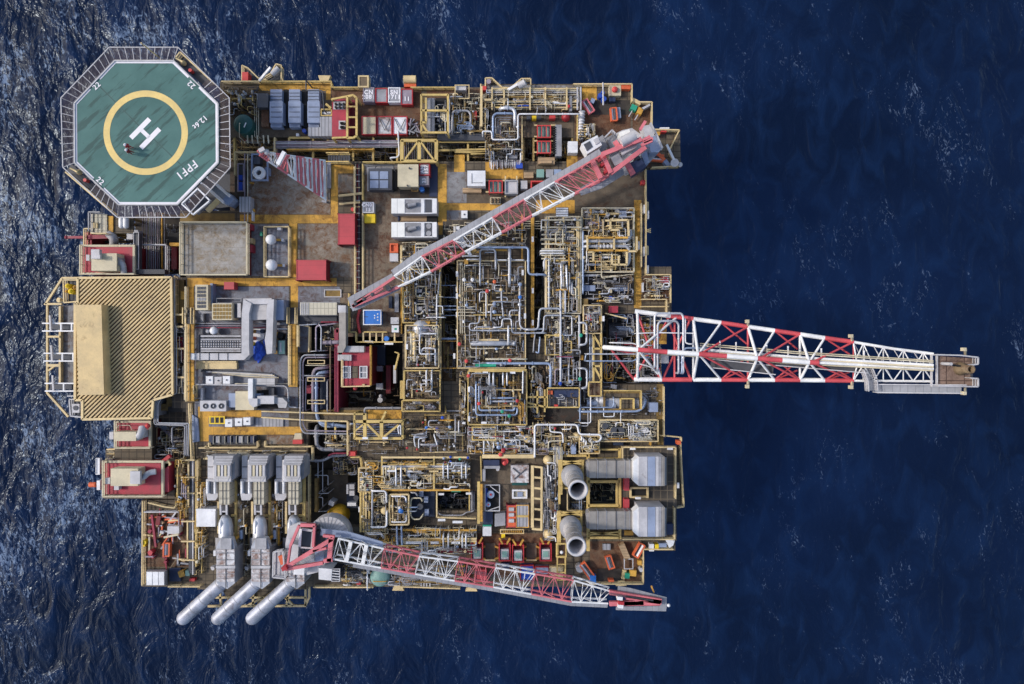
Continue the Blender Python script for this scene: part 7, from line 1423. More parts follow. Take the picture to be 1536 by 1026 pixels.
# outer slender bays
for i in range(4):
    a, b, c = 1280 + 30 * i, 1295 + 30 * i, 1310 + 30 * i
    br(Mi(a), U(b), .18, W_); br(U(b), Mi(c), .16, W_); br(L(a), Mi(b), .18, W_); br(Mi(b), L(min(c, 1399)), .18, W_); br(U(a), L(c if c < 1400 else 1399), .14, 'grey_light'); br(L(b), U(b), .16, W_)
for o, r, mt, x0 in ((-7, .34, W_, 1050), (-3.6, .28, 'beige', 1080), (-13, .16, 'pipe_cream', 1050), (-16, .14, 'beige', 1050), (4, .2, 'beige', 960)):
    def lp(x): q = fl(x, MI); return P(q[0], q[1] + o * (1 - .25 * (x - 1050) / 350), zl(x) + 1.4)
    part(MB().tube([lp(x0), lp(1200), lp(1400)], r * .52, 8), 'flare_pipe', mt, g)
for mt, d, pts in (('silver_bright', 3.4, [(982, 552), (982, 474), (986, 470), (1022, 470), (1025, 475), (1025, 560)]), ('silver', 3.4, [(986.5, 556), (986.5, 487), (990, 481.5), (1014, 481.5), (1018, 486), (1018, 560)]), ('white', 2.2, [(1028, 478), (1028, 514), (1033, 516), (1040, 516)]), ('white', 2, [(918, 514), (950, 515), (958, 518), (978, 518)]), ('pipe_blue', 3, [(1063, 522), (1028, 522), (1023, 528), (1023, 560)]), ('silver_bright', 2, [(880, 531), (978, 531)]), ('pipe_blue', 2, [(880, 541.5), (950, 541.5), (958, 536), (975, 536)]), ('white', 1.8, [(957, 500), (982, 499)]), ('white', 1.8, [(986, 499), (1044, 500)]), ('white', 1.6, [(959, 528), (959, 510), (966, 509), (966, 530)]), ('grey_light', 2, [(960, 546), (975, 550), (983, 556)])): pipe(g, mt, d, 5, pts, 2.5)
for x in (1080, 1104, 1150, 1182, 1232, 1296): part(MB().beam(P(x, fl(x, MI)[1] - 22, zl(x) + 1.2), P(x, fl(x, MI)[1] + 2, zl(x) + 1.2), .16).beam(P(x, fl(x, MI)[1] - 20, zl(x)), P(x, fl(x, MI)[1] - 20, zl(x) + 3), .16), 'pipe_support', 'white', g)
def gw(pts, w_, zf, mt='walk_grey'):
    m = MB(); rl = MB()
    for a, b in zip(pts, pts[1:]):
        A, B = P(*a, zf(a[0])), P(*b, zf(b[0])); m.beam(A, B, w_, .1)
        for s in (-1, 1):
            q = (B - A).cross(Vector((0, 0, 1))).normalized() * s * w_ / 2; rl.beam(A + q + Vector((0, 0, 1)), B + q + Vector((0, 0, 1)), .12); rl.beam(A + q + Vector((0, 0, .5)), B + q + Vector((0, 0, .5)), .08)
            for i in range(8): c = A.lerp(B, i / 8) + q; rl.beam(c, c + Vector((0, 0, 1)), .07)
    p_ = part(m, 'catwalk', mt, g); part(rl, 'handrail', 'grey_light', p_)
gw([(1066, 545), (1160, 555)], 1.2, lambda x: zl(x) + .4, 'grey_dark'); gw([(1150, 541), (1296, 553)], 1.1, lambda x: zl(x) + .6, 'grey_dark'); gw([(1309, 582), (1442, 583)], 1.1, lambda x: zl(x) + .2); gw([(1296, 552), (1303, 570), (1304, 586)], 1.2, lambda x: zl(x) + .5)
gw([(1062, 528), (1092, 530)], .8, lambda x: zl(x) + .5, 'grey_light')
zt = zl(1400)
part(MB().prism([(1406, 534), (1440, 536), (1464, 538), (1464, 546), (1454, 550), (1456, 568), (1466, 569), (1466, 579), (1408, 578)], zt + .2, zt + .5), 'tip_deck', 'flare_deck', g); part(MB().ring(1398, 532, 1407, 580, 1.2, zt + .6, zt + 1), 'tip_frame', 'grey_light', g)
part(rail_mb([(1404, 532), (1440, 533), (1467, 536), (1467, 546), (1456, 548)], zt + .5, rr=.08), 'handrail', 'grey_light', g); part(rail_mb([(1456, 567), (1467, 568), (1467, 580), (1408, 579)], zt + .5, rr=.08), 'handrail', 'grey_light', g)
part(MB().lathe(P(1440, 553, zt + .5), [(.9, 0), (.8, .6), (.55, .9), (.55, 2.2), (.4, 2.2), (.4, .5)], 18), 'flare_tip', 'pipe_brown', g); part(MB().vcyl(1427, 546, 2.4, zt + .5, zt + 2.4, 12), 'pilot_burner', 'grey_light', g); part(MB().beam(P(1424, 547, zt + 1.4), P(1440, 549, zt + 1.4), .25), 'pilot_line', 'black', g)
for i in range(7): part(MB().beam(P(1450 + .7 * i, 550 + 3 * (i % 4), zt + .8), P(1458, 552 + 2.2 * i, zt + 1.1), .16), 'scorched_bracket', 'grey_dark', g)
for x in (1122, 1278, 1448): 
    for s, f in ((-1, U), (1, L)):
        y = {1122: (482, 580), 1278: (504, 581), 1448: (524, 590)}[x][0 if s < 0 else 1]; a = f(min(x, 1399)) if x < 1400 else P(1448, 534 if s < 0 else 580, zt); part(MB().beam(a, P(x, y, zl(x) + 1), .25).box(x - 2, y - 2.5, x + 2, y + 2.5, zl(x) + .6, zl(x) + 1.3), 'navigation_light', 'beige', g)
# ================================================================ gas turbines with exhaust silencers
def turbine(label):
    t = thing('gas_turbine', label, 'turbine', 335, 760, 0, 'gas turbines with silver silencers')
    ih = part(MB().frustum((319, 691, 353, 724), (320.5, 689.5, 346, 722.5), 0, 4.6), 'intake_housing', 'grey_light', t)
    part(MB().prism([(322, 683.5), (350, 683.5), (346, 697), (319.5, 697)], 3.2, 4.9), 'intake_hood', 'grey', t)
    for i in range(3): part(MB().prism([(323 + i * .6, 685 + i * 4), (350 - i * .9, 685 + i * 4), (349.4 - i * .9, 685.9 + i * 4), (322.7 + i * .6, 685.9 + i * 4)], 4.9, 5.05), 'hood_rib', 'grey_light', t)
    for i in range(5): part(MB().box(321.3 + i * 5, 698, 324.6 + i * 5, 714.5, 4.6, 4.72), 'louvre_blade', 'beige' if i % 2 else 'grey_light', t)
    for i in range(4): part(MB().box(324.8 + i * 5, 698, 326.2 + i * 5, 714, 4.6, 4.64), 'louvre_slot', 'grey_dark', t)
    part(MB().prism([(322, 715), (345, 715), (341, 722), (326, 722)], 3.8, 4.66), 'transition', 'duct', t)
    part(MB().prism([(347, 683.5), (352.5, 686), (352, 716), (347, 721)], 1, 3.8), 'side_shade', 'grey', t)
    part(MB().box(311.5, 684, 320, 718, 0, 2.6), 'side_duct', 'grey_light', t); part(MB().box(312, 700, 319.5, 701, 2.6, 2.7), 'duct_band', 'grey_dark', t)
    part(MB().prism([(309, 719), (326.5, 719), (326.5, 745), (323, 750.5), (311, 750.5), (309, 741)], 0, 2.8), 'oil_cooler', 'grey_light', t); part(MB().box(315.5, 723, 319, 741, 2.8, 2.9), 'cooler_slot', 'grey_dark', t)
    for x in (311.7, 322.8): part(MB().tube(bend([P(x, 722, 3), P(x, 740, 3)], .1), .2, 10), 'white_tube', 'white', t)
    part(MB().box(328.5, 722.5, 344, 757, 0, 3.4), 'enclosure', 'panel_tan', t)
    for x in (333.4, 338.4): part(MB().box(x, 723, x + .7, 756.5, 3.4, 3.46), 'panel_joint', 'grey_dark', t)
    part(MB().box(329, 736, 343.5, 736.8, 3.4, 3.45), 'cross_joint', 'grey_dark', t); part(MB().box(329, 748, 343.5, 748.8, 3.4, 3.45), 'cross_joint', 'grey_dark', t)
    for x in (331, 340): part(MB().beam(P(x, 757, 3), P(x + .4, 772, 3), .26), 'bracket', 'grey_light', t)
    part(MB().beam(P(331, 767, 3), P(341, 767.4, 3), .2), 'bracket', 'grey_light', t); part(MB().box(333, 758, 339.5, 766, 1.6, 2.4), 'vent_box', 'grey_dark', t)
    c = P(339.3, 806, 3.6)                    # rounded silver exhaust collector
    part(MB().tube([P(339, 806.5, 2.6), P(338.8, 790, 2.6), P(338.3, 780, 2.4), P(338, 775, 2.1), P(338, 773, 1.9)], [1.02, 1.0, .86, .55, .15], 24), 'exhaust_collector', 'silver_bright', t)
    part(MB().tube([P(331.5, 800, 3.3), P(332, 785, 3.2), P(334, 775, 2.6)], [.36, .4, .18], 14), 'collector_pipe', 'silver_bright', t); part(MB().tube([P(339, 806, 2.6), P(339, 807.2, 2.6)], 1.08, 24), 'collector_flange', 'grey', t)
    part(MB().frustum((323, 806.5, 353.5, 824), (331, 807.5, 347, 824), 1, 4.6), 'plenum_transition', 'silver_dull', t)
    part(MB().prism([(331, 807), (348, 807), (352, 820), (352, 824), (324.5, 824), (324.5, 820)], 3.4, 4.3), 'plenum_hood', 'silver', t)
    pl = part(MB().box(324.5, 823.5, 352, 873, 0, 4.4), 'exhaust_plenum', 'silver_dull', t)
    for j, (y0, y1) in enumerate(((824.5, 828), (830.5, 838.5), (840.5, 847.5), (854.5, 860), (861.5, 866.5), (868, 872.5))):
        for i in (0, 1): part(MB().box(325 + i * 13.8, y0, 338 + i * 13.6, y1, 4.4, 4.48), 'plenum_panel', 'white_rust', pl)
    part(MB().box(324, 849, 352.5, 852.5, 4.4, 4.7), 'plenum_band', 'grey_light', pl); part(MB().box(338, 815, 338.9, 882, 4.5, 4.56), 'plenum_seam', 'grey_dark', pl)
    part(MB().prism([(324.5, 873), (352, 873), (352, 875), (341, 883.5), (326, 876)], 1, 4.4), 'plenum_end', 'silver', t)
    a, b = P(334, 873.5, 3.2), P(268.5, 933.5, 3.2); d = (b - a).normalized(); L_ = (b - a).length; r = .98
    n_ = 9; pts = [a] + [b - d * r] + [b - d * r + d * r * math.sin(PI / 2 * i / n_) for i in range(1, n_ + 1)]; rr = [r, r] + [max(r * math.cos(PI / 2 * i / n_), .02) for i in range(1, n_ + 1)]
    sl = part(MB().tube(pts, rr, 28), 'exhaust_silencer', 'silencer', t)
    for f in (.04, .42, .64): part(MB().tube([a + d * L_ * f, a + d * (L_ * f + .1)], r * 1.015, 28), 'silencer_band', 'grey', sl)
    part(MB().beam(P(312, 884, 1.2), P(280, 912, 1.2), .3).beam(P(286, 905, 1.4), P(319, 877, 1.4), .24), 'silencer_cradle', 'yellow', t)
    for a_, b_ in (((354, 722), (354, 816)), ((351, 722), (354, 722)), ((349, 752), (356, 752)), ((347, 773), (354, 773))): part(MB().beam(P(*a_, 1.4), P(*b_, 1.4), .3), 'support_beam', 'yellow', t)
    part(MB().beam(P(328, 752, 1.4), P(328, 800, 1.4), .3), 'support_beam', 'cream', t)
    part(MB().box(320, 826, 323.5, 834, 2, 3), 'junction_box', 'white', t); part(MB().vcyl(319, 853, 2.6, 0, 2, 12).box(316, 850, 323, 853, .8, 1.6), 'sample_pump', 'grey_light', t)
    part(MB().vcyl(352.5, 808, 2.6, 0, 2.8, 12), 'amber_pot', 'ochre', t)
    return t
t1 = turbine('leftmost of the three gas turbines with slanting silver silencers')
dup(t1, 50, 0, 'middle one of the three gas turbines with slanting silver silencers'); dup(t1, 100, 0, 'rightmost of the three gas turbines, its plenum under the lower crane')
g = thing('turbine_deck', 'grated walkways and yellow beams between the gas turbines', 'platform', 385, 800, 0)
fill(g, (299, 676, 462, 690), .05, 8, 101, 0, nv=0, nb=6); fill(g, (357, 725, 376, 868), .05, 12, 102, 0, nv=4, nb=6); fill(g, (407, 725, 424, 868), .05, 12, 103, 0, nv=4, nb=6)
for y in (700, 716, 733, 752, 778): part(MB().beam(P(298, y, .2), P(460, y, .2), .14, .2), 'floor_beam', 'pipe_brown', g)
for x in (359, 409):
    part(MB().box(x, 793, x + 8, 811, 0, 1.2), 'pump_frame', 'grey_dark', g); part(MB().tube([P(x + 3, 795, 1.6), P(x + 3, 808, 1.6)], .28, 10), 'blue_pump', 'pipe_blue', g); part(MB().beam(P(x + 1, 790, 2), P(x + 9, 788.5, 2), .16), 'white_pipe', 'white', g); part(MB().sph(P(x + 10, 788.5, 2), .24, 8, 6), 'orange_knob', 'ochre', g)
part(MB().beam(P(456.5, 706, 1.6), P(456.5, 785, 1.6), .34), 'yellow_beam', 'yellow', g); part(MB().beam(P(448, 722, 1.6), P(456, 722, 1.6), .3), 'yellow_beam', 'yellow', g); part(MB().beam(P(448, 754, 1.6), P(456, 754, 1.6), .3), 'yellow_beam', 'yellow', g); part(MB().beam(P(448, 773, 1.6), P(456, 773, 1.6), .3), 'yellow_beam', 'yellow', g)
g = thing('outrigger_truss', 'tan tubular frame over the sea below the three silver silencers', 'frame', 400, 900, -1)
m = MB()
for a, b in (((312, 909), (459, 908.5)), ((320, 896), (459, 896)), ((458.5, 872), (458.5, 908)), ((464, 872), (464, 896)), ((464, 896), (458, 908.5)), ((330, 886), (332, 909)), ((380, 884), (380, 909)), ((434, 882), (430, 909)), ((345, 897), (336, 908)), ((395, 896), (372, 908)), ((428, 896), (440, 908))): m.beam(P(*a, -.4), P(*b, -.4), .3)
part(m, 'frame', 'cream', g); part(MB().prism([(333, 884), (430, 884), (424, 895), (340, 896)], -.8, -.6), 'ledge', 'grate', g)
# ================================================================ south-west scrap deck
g = thing('cable_tray', 'long pair of slate cable trays running down the west side of the turbines', 'cable tray', 287, 770, 0)
part(MB().box(283, 690, 287, 860, .2, .9), 'tray', 'grey_dark', g); part(MB().box(288, 690, 290, 862, .4, 1.1), 'tray', 'grey_light', g); part(MB().box(280, 780, 282, 838, .4, 1), 'cream_duct', 'cream', g)
for y in (690, 716, 740, 782, 812, 840): part(MB().beam(P(272, y, 1.3), P(292, y, 1.3), .2), 'cross_beam', 'cream', g)
prail(g, [(268, 690), (268, 748), (262, 762), (246, 760), (222, 754)], 0, 'cream'); prail(g, [(294, 690), (294, 850)], 0, 'yellow')
fill(g, (263, 690, 283, 780), 0, 26, 104, 0, mats=['yellow', 'cream', 'silver_dull', 'pipe_mauve', 'ochre', 'grey'], nv=6, nb=14); fill(g, (292, 724, 308, 862), 0, 22, 105, 0, mats=['yellow', 'ochre', 'silver_dull', 'white', 'ochre'], nv=6, nb=10)
g = thing('scrap_pile', 'rusty laydown deck cluttered with red beams and loose pipes', 'scrap', 250, 800, 0)
R = random.Random(12)
for i in range(46):
    a = P(R.uniform(222, 280), R.uniform(772, 846), R.uniform(.2, .6)); v = R.choice(((0, 1), (0, 1), (1, .1), (.5, .7))); d = Vector((v[0], v[1] * R.choice((-1, 1)), 0)) * R.uniform(.3, 1.3)
    part(MB().beam(a - d, a + d, R.uniform(.1, .26)), 'loose_beam', R.choice(('deck_rust', 'pipe_brown', 'grey', 'pipe_red', 'beige', 'grey_light', 'orange', 'pipe_mauve', 'cream')), g)
for i in range(14): x, y = R.uniform(222, 278), R.uniform(772, 848); part(MB().obox(x, y, R.uniform(3, 6), R.uniform(3, 6), R.uniform(0, 1), 0, R.uniform(.4, .9)), 'crate', R.choice(('grey', 'pipe_red', 'wood', 'grey_light', 'deck_rust', 'grey_dark')), g)
part(MB().beam(P(228, 772, .7), P(234, 820, .7), .3), 'red_beam', 'pipe_red', g); part(MB().obox(237, 781, 6, 14, .15, 0, .8), 'red_trough', 'red_dark', g); part(MB().box(251, 789.5, 268.5, 801, 0, 1.1), 'white_tank', 'grey_light', g); part(MB().beam(P(246, 806, 1.2), P(268, 801.5, 1.2), .26), 'pink_bar', 'beige', g)
prail(g, [(216, 768), (268, 768)], 0, 'grey_light'); prail(g, [(218, 835), (230, 835)], 0, 'pipe_mauve')
hose_rack('orange hose rack amid the scrap on the rusty southwest deck', 251, 824, 20, 1.6, 'orange')
for i, (x, y, mt, lb) in enumerate(((215.5, 814, 'bright_yellow', 'yellow fitting on the west rail of the rusty southwest deck'), (225, 829, 'red_can', 'pink round buoy on the west rail of the rusty southwest deck'))): solo(MB().vcyl(x, y, 3.6, 0, 1, 14).box(x - 2, y, x + 2, y + 6, 0, .8), 'deck_fitting', lb, 'fitting', mt)
g = thing('white_ribbed_box', 'large white ribbed box at the southwest corner over the sea', 'box', 233, 869, -1)
part(MB().frustum((222, 853, 253, 878), (219.5, 857.5, 246.5, 878), -1, 3), 'body', 'grey_light', g)
for i in range(3): part(MB().box(220 + i * 9, 858, 228 + i * 9, 877.5, 3, 3.1), 'roof_panel', 'white', g)
solo(MB().box(254, 852, 271, 872, 0, .3), 'dark_hatch', 'slate blue hatch right of the white ribbed box', 'hatch', 'navy'); solo(MB().obox(272, 861, 9, 9, -.3, 0, .9), 'ochre_crate', 'small ochre crate near the south edge by the slate hatch', 'crate', 'ochre'); solo(MB().obox(281, 860, 6, 8, 0, 0, .9), 'green_crate', 'small teal crate right of the ochre one at the south edge', 'crate', 'green_pale'); solo(MB().box(284, 868, 292, 872, 0, .7), 'red_box', 'small red box on the south edge below the teal crate', 'box', 'red')
solo(MB().box(294.5, 764, 323, 790, 0, 2.2).box(294, 763.5, 323.5, 766, 2.2, 2.4), 'white_flat_tank', 'white flat-topped tank left of the first turbine collector', 'tank', 'white')
# ================================================================ south process area
g = module('south manifold of paired white risers along a cream header', (546, 690, 706, 735), .6, 110, 84, 'grate', 'yellow', nv=24, nb=22, cab=6, rails=False, mats=['pipe_cream', 'cream', 'pipe_brown', 'silver', 'white', 'ochre', 'pipe_cream'])
for x in (594, 601.5, 665, 672, 692.5, 699): pipe(g, 'silver_bright', 2.4, 2.8, [(x, 700 if x < 660 else 696), (x, 729 if x < 660 else 718)], .6)
for x in (575, 579, 584): pipe(g, 'pipe_cream', 1.7, 2.2, [(x, 700), (x, 717)], .6)
for y, mt in ((686, 'cream'), (699.5, 'grey_light'), (703, 'cream'), (735, 'ochre')): part(MB().beam(P(573, y, 2), P(705, y, 2), .26), 'header_beam', mt, g)
for x0, x1, y, mt in ((581, 595, 706.5, 'white'), (612, 632, 707, 'white'), (644, 658, 707, 'cream'), (677, 692, 701, 'white'), (677, 690, 706, 'white')): part(MB().tube([P(x0, y, 2.3), P(x1, y, 2.3)], .16, 8), 'white_header', mt, g)
for x in (621, 624, 646, 650.5): pipe(g, 'silver' if x < 640 else 'pipe_cream', 1.3, 2, [(x, 711), (x, 724)], .6)
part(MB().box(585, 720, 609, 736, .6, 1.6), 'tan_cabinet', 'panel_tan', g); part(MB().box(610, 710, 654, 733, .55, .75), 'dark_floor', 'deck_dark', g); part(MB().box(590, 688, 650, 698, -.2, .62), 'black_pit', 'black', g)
for x in (573, 651): part(MB().beam(P(x, 684, 2), P(x, 736, 2), .24), 'post_beam', 'yellow', g)
for x, y, mt in ((676, 685, 'blue'), (676, 692, 'blue'), (666, 687, 'pipe_blue'), (690, 688, 'teal'), (702, 686, 'blue')): valve(g, x, y, 2, mt, .9)
g = module('ribbed cream manifold beside the dark sunken bay', (538, 702, 560, 738), .8, 111, 26, 'grate', 'cream', nv=8, nb=8, cab=1, mats=['cream', 'pipe_cream', 'white', 'beige'])
for i in range(7): part(MB().beam(P(540, 716 + i * 3, 2.2), P(558, 716 + i * 3, 2.2), .18), 'slat', 'beige', g)
g = module('tall skid with white U-shaped pipe loop and yellow posts east of the sunken bay', (540, 738, 582, 798), .6, 112, 30, 'grate', 'yellow', nv=8, nb=12, cab=2, rails=False)
pipe(g, 'white', 2.8, 2.8, [(557, 736.5), (577, 736.5), (579.5, 740), (579.5, 754)], .6); pipe(g, 'white', 2.8, 2.8, [(580, 768), (580, 790.5), (556, 791)], .6); pipe(g, 'silver', 2.2, 2.6, [(558.5, 737), (558, 790)], .6); pipe(g, 'white', 1.6, 2, [(576, 742), (575.5, 750), (578, 756)], .6)
for x in (541, 545.5, 549, 554.5): part(MB().beam(P(x, 738, 2), P(x - (0 if x < 550 else 1), 798, 2), .26), 'yellow_post', 'yellow' if x != 549 else 'cream', g)
part(MB().vcyl(562.5, 750.5, 2.4, .6, 2.2, 12), 'orange_pot', 'ochre', g); part(MB().lathe(P(577, 766, 1.8), [(.3, -.5), (.55, -.3), (.55, .3), (.3, .5), (.01, .55)], 12), 'cream_filter', 'cream', g); lamps(g, .6, (539.5, 760, 1), (551.5, 758, 1))
g = module('cream-railed square platform with white pipe bracket and blue valve', (584, 742, 613, 787), 1.4, 113, 16, 'grate', 'cream', nv=4, nb=4)
pipe(g, 'white', 2.4, 2.6, [(587, 744.5), (606, 744.5), (609, 747), (609, 754)], 1.4); pipe(g, 'white', 2, 2.6, [(587, 783), (608, 783), (609.5, 781), (609.5, 772)], 1.4); pipe(g, 'pipe_cream', 2, 2.4, [(593, 761), (602, 762)], 1.4); pipe(g, 'pipe_cream', 2, 2.4, [(594, 767), (602, 767)], 1.4); pipe(g, 'pipe_blue', 1.8, 2.4, [(606, 761), (626, 761)], 0); pipe(g, 'silver', 1.8, 2.4, [(606, 767), (624, 767)], 0); valve(g, 602.5, 765, 2.4, 'blue_skip', 1.8)
g = thing('pump_pad', 'slate pump pad with pink-tipped pipe hoops between two platforms', 'pumps', 633, 758, 0)
part(MB().box(614, 737, 652, 775, 0, .3), 'pad', 'dark_blue', g); pipe(g, 'beige', 2.2, 2, [(633, 752), (632, 747), (618, 747), (616, 752), (616, 774), (620, 779), (630, 779), (634, 773)], .3); pipe(g, 'silver_dull', 2.6, 1.8, [(616, 739), (624, 739), (626, 744)], .3); part(MB().vcyl(630, 760, 4.5, .3, 2, 16), 'dark_pump', 'grey_dark', g)
for x, y in ((636, 745), (637, 764), (629, 736)): part(MB().box(x, y, x + 6, y + 9, .3, 1.1), 'pale_box', 'grey_blue', g)
g = thing('sunken_pit', 'rectangular dark pit with machinery framed in yellow', 'pit', 680, 752, -4)
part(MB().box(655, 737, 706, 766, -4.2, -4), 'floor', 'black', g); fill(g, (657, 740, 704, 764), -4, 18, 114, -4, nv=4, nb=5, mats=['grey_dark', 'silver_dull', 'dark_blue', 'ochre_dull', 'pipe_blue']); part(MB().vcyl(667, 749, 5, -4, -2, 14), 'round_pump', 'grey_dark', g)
prail(g, [(655, 735), (655, 776), (714, 778)], .4, 'cream'); prail(g, [(655, 735), (704, 735), (704, 766)], .4, 'yellow'); lamps(g, .4, (658, 741, 0), (699, 740, 0)); part(MB().box(677, 735, 691, 738, .3, .8), 'green_cover', 'teal', g); pipe(g, 'silver_dull', 2.2, .8, [(657, 770), (664, 773), (694, 773), (700, 768), (711, 767), (711, 740)], 0); part(MB().box(706, 738, 709, 766, 0, 1), 'grey_panel', 'grey', g)
g = module('crowded pipe yard north of the lower boom with paired silver risers', (546, 790, 716, 832), .4, 115, 80, 'grate_dark', 'yellow', nv=22, nb=22, cab=6, rails=False, mats=['pipe_cream', 'cream', 'silver', 'pipe_brown', 'white', 'grey', 'ochre'])
for x in (595, 602): pipe(g, 'pipe_blue', 2.6, 2.4, [(x, 790), (x + 1, 818)], .4)
for x in (665, 672.5, 693.5, 699): pipe(g, 'silver_bright', 2.4, 2.4, [(x, 802), (x, 822)], .4)
for x, mt in ((633, 'white'), (637, 'silver_dull'), (641, 'white')): pipe(g, mt, 1.6, 2, [(x, 811), (x, 830)], .4)
for y in (795, 808, 811.5): part(MB().beam(P(604, y, 1.8), P(715, y, 1.8), .24), 'header_beam', ('ochre', 'cream', 'yellow')[int(y) % 3], g)
for x0, x1, y in ((609, 632, 814), (646, 658, 814), (677, 690, 814), (679, 694, 783), (657, 668, 780)): part(MB().tube([P(x0, y, 2), P(x1, y, 2)], .2, 8), 'white_header', 'white', g)
part(MB().box(655, 822, 712, 829, .4, 1), 'red_trough', 'red_dark', g); part(MB().box(606, 818, 620, 828, .4, 1), 'ochre_box', 'ochre', g)
for i in range(3): part(MB().box(648 + i * 3.4, 796, 650 + i * 3.4, 804, .6, 1.6), 'yellow_bottle', 'yellow', g)
g = thing('beam_pair', 'pair of tall yellow beams left of the pump enclosure', 'frame', 720, 760, 0)
part(MB().beam(P(718, 722, 2), P(718, 785, 2), .4), 'beam', 'yellow', g); part(MB().beam(P(722, 726, 2), P(722, 782, 2), .35), 'beam', 'ochre', g)
rail([(721, 684), (722, 722)], .2, 'short yellow rail below the left end of the cream beam', 'yellow')
g = thing('pump_enclosure', 'white-framed dark enclosure with two blue discs', 'enclosure', 738, 747, 0)
part(MB().ring(727, 727, 750, 767, 1.4, 1.2, 1.5), 'frame', 'grey_light', g); part(MB().box(728, 728, 749, 766, 0, .5), 'dark_floor', 'black', g); part(MB().box(728.5, 733, 731, 760, .5, .9), 'blue_edge', 'blue', g)
for x, y, r in ((736, 742, 5.6), (732.5, 757, 3.6)): d_ = part(MB().vcyl(x, y, r, .5, 1.4, 20), 'blue_disc', 'pipe_blue', g); part(MB().vcyl(x, y, r * .3, 1.4, 1.5, 10), 'red_hub', 'red', d_)
part(MB().beam(P(735, 729, 1.2), P(749, 740, 1.2), .12).beam(P(730, 766, 1.2), P(749, 760, 1.2), .12), 'cable', 'grey_light', g)
g = thing('grey_manifold', 'slate tank and grey ducts under the cream beam', 'tank', 735, 700, 0)
part(MB().box(725, 690, 749, 699, 0, 1.2), 'slate_tank', 'navy', g); part(MB().box(726, 699, 750, 703, 0, 1.4), 'grey_duct', 'grey', g); part(MB().box(724, 704, 728, 722, 0, 1.6), 'grey_post', 'grey', g); part(MB().vcyl(746.5, 704, 2.6, 0, 1, 12), 'white_cap', 'grey_light', g)
g = thing('white_crane_box', 'white square skip lid with dark slings beside the cream ladder frame', 'skip', 779, 712, 0)
part(MB().box(766, 698, 793, 724, 0, 1.8), 'lid', 'white_rust', g); m = MB().beam(P(769, 702, 1.9), P(780, 711, 1.9), .14).beam(P(780, 711, 1.9), P(771, 719, 1.9), .12).beam(P(780, 711, 1.9), P(790, 703, 1.9), .12); part(m, 'sling', 'grey_dark', g); part(MB().box(768, 724, 791, 728, 0, .8), 'base_beam', 'green_tank', g)
g = thing('framed_hatch', 'white-framed hatch with blue centre below the white square skip lid', 'hatch', 780, 741, 0)
part(MB().ring(768, 734.5, 791, 748, 2.4, .05, .7), 'frame', 'white', g); part(MB().box(770.4, 737, 788.6, 745.6, .05, .3), 'floor', 'beige', g); part(MB().box(776, 738, 784, 745, .3, .5), 'blue_panel', 'grey_blue', g)
container('rusty red-orange rack of gas bottles left of the yellow-barred grey crate', (760, 758, 774, 791), 1.4, 'orange', None)
for y in (764, 772, 781): solo(MB().tube([P(763, y, 1.6), P(771, y, 1.6)], .3, 10), 'gas_bottle', '%s grey gas bottle on the rusty red-orange rack' % {764: 'upper', 772: 'middle', 781: 'lower'}[y], 'gas bottle', 'grey_light')
g = thing('yellow_barred_crate', 'grey mesh crate with one yellow bar beside the cream ladder frame', 'crate', 783, 774, 0)
part(MB().box(774.5, 758, 793, 791, 0, 1.6), 'body', 'grey_rib', g); part(MB().ring(774, 757.5, 793.5, 791.5, 1, 1.5, 1.7), 'rim', 'ochre', g); part(MB().box(776, 773, 792, 776, 1.6, 1.72), 'yellow_bar', 'yellow', g)
solo(MB().prism([(742, 771), (758, 769), (758, 788), (742, 790)], 0, 1.2), 'grey_crate', 'mauve-grey crate left of the rusty red-orange rack', 'crate', 'grey'); solo(MB().box(725, 768, 739, 787, 0, .8), 'slate_crate', 'slate crate under the pump enclosure', 'crate', 'navy'); g = thing('white_bin', 'white bin with green edge below the slate crate', 'bin', 731, 796, 0); part(MB().box(724, 790, 737, 804, 0, 1.2), 'bin', 'white', g); part(MB().box(724, 787.6, 737, 789.8, 0, 1.2), 'green_edge', 'teal', g)
g = thing('yellow_hose_rail', 'low cream rail rack with bright yellow box at its foot', 'rack', 768, 799, 0)
part(MB().ring(750, 794, 786, 801, 1.3, .8, 1.1), 'rail', 'cream', g); part(MB().box(752, 801, 757.5, 807, 0, 1), 'yellow_box', 'bright_yellow', g)
for i in range(10): part(MB().box(754 + i * 3, 796, 755.6 + i * 3, 800, .1, .8), 'hook', 'ochre', g)
g = thing('ladder_rack', 'tall cream ladder-shaped frame with seven bays', 'frame', 805, 745, 0)
m = MB().beam(P(798.5, 698, 2), P(798.5, 791, 2), .42).beam(P(812.5, 700, 2), P(812, 796, 2), .3)
part(m, 'side_beam', 'cream', g)
for i, y in enumerate((699.5, 715.5, 731.5, 747, 763, 778, 793)): part(MB().beam(P(798, y, 2), P(812.5, y + 1.5, 2), .28), 'rung_beam', 'cream', g)
g = module('cluttered grey pipe strip between the cream ladder frame and the exhaust stacks', (814, 696, 838, 812), .3, 116, 60, 'grate_dark', 'cream', nv=18, nb=10, cab=4, rails=False, mats=['pipe_cream', 'silver_dull', 'pipe_brown', 'grey', 'white'])
prail(g, [(838, 700), (838, 810)], .3, 'cream')
for y, nm in ((690, 0), (801, 1)): part(MB().lathe(P(822, y, 1.4), [(.5, -1), (.75, 0), (.55, .5), (.01, .7)], 14), 'cream_filter', 'cream', g); pipe(g, 'white', 1.8, 2, [(820, y + 4), (833, y + 4.5), (834, y + 12)], .3)
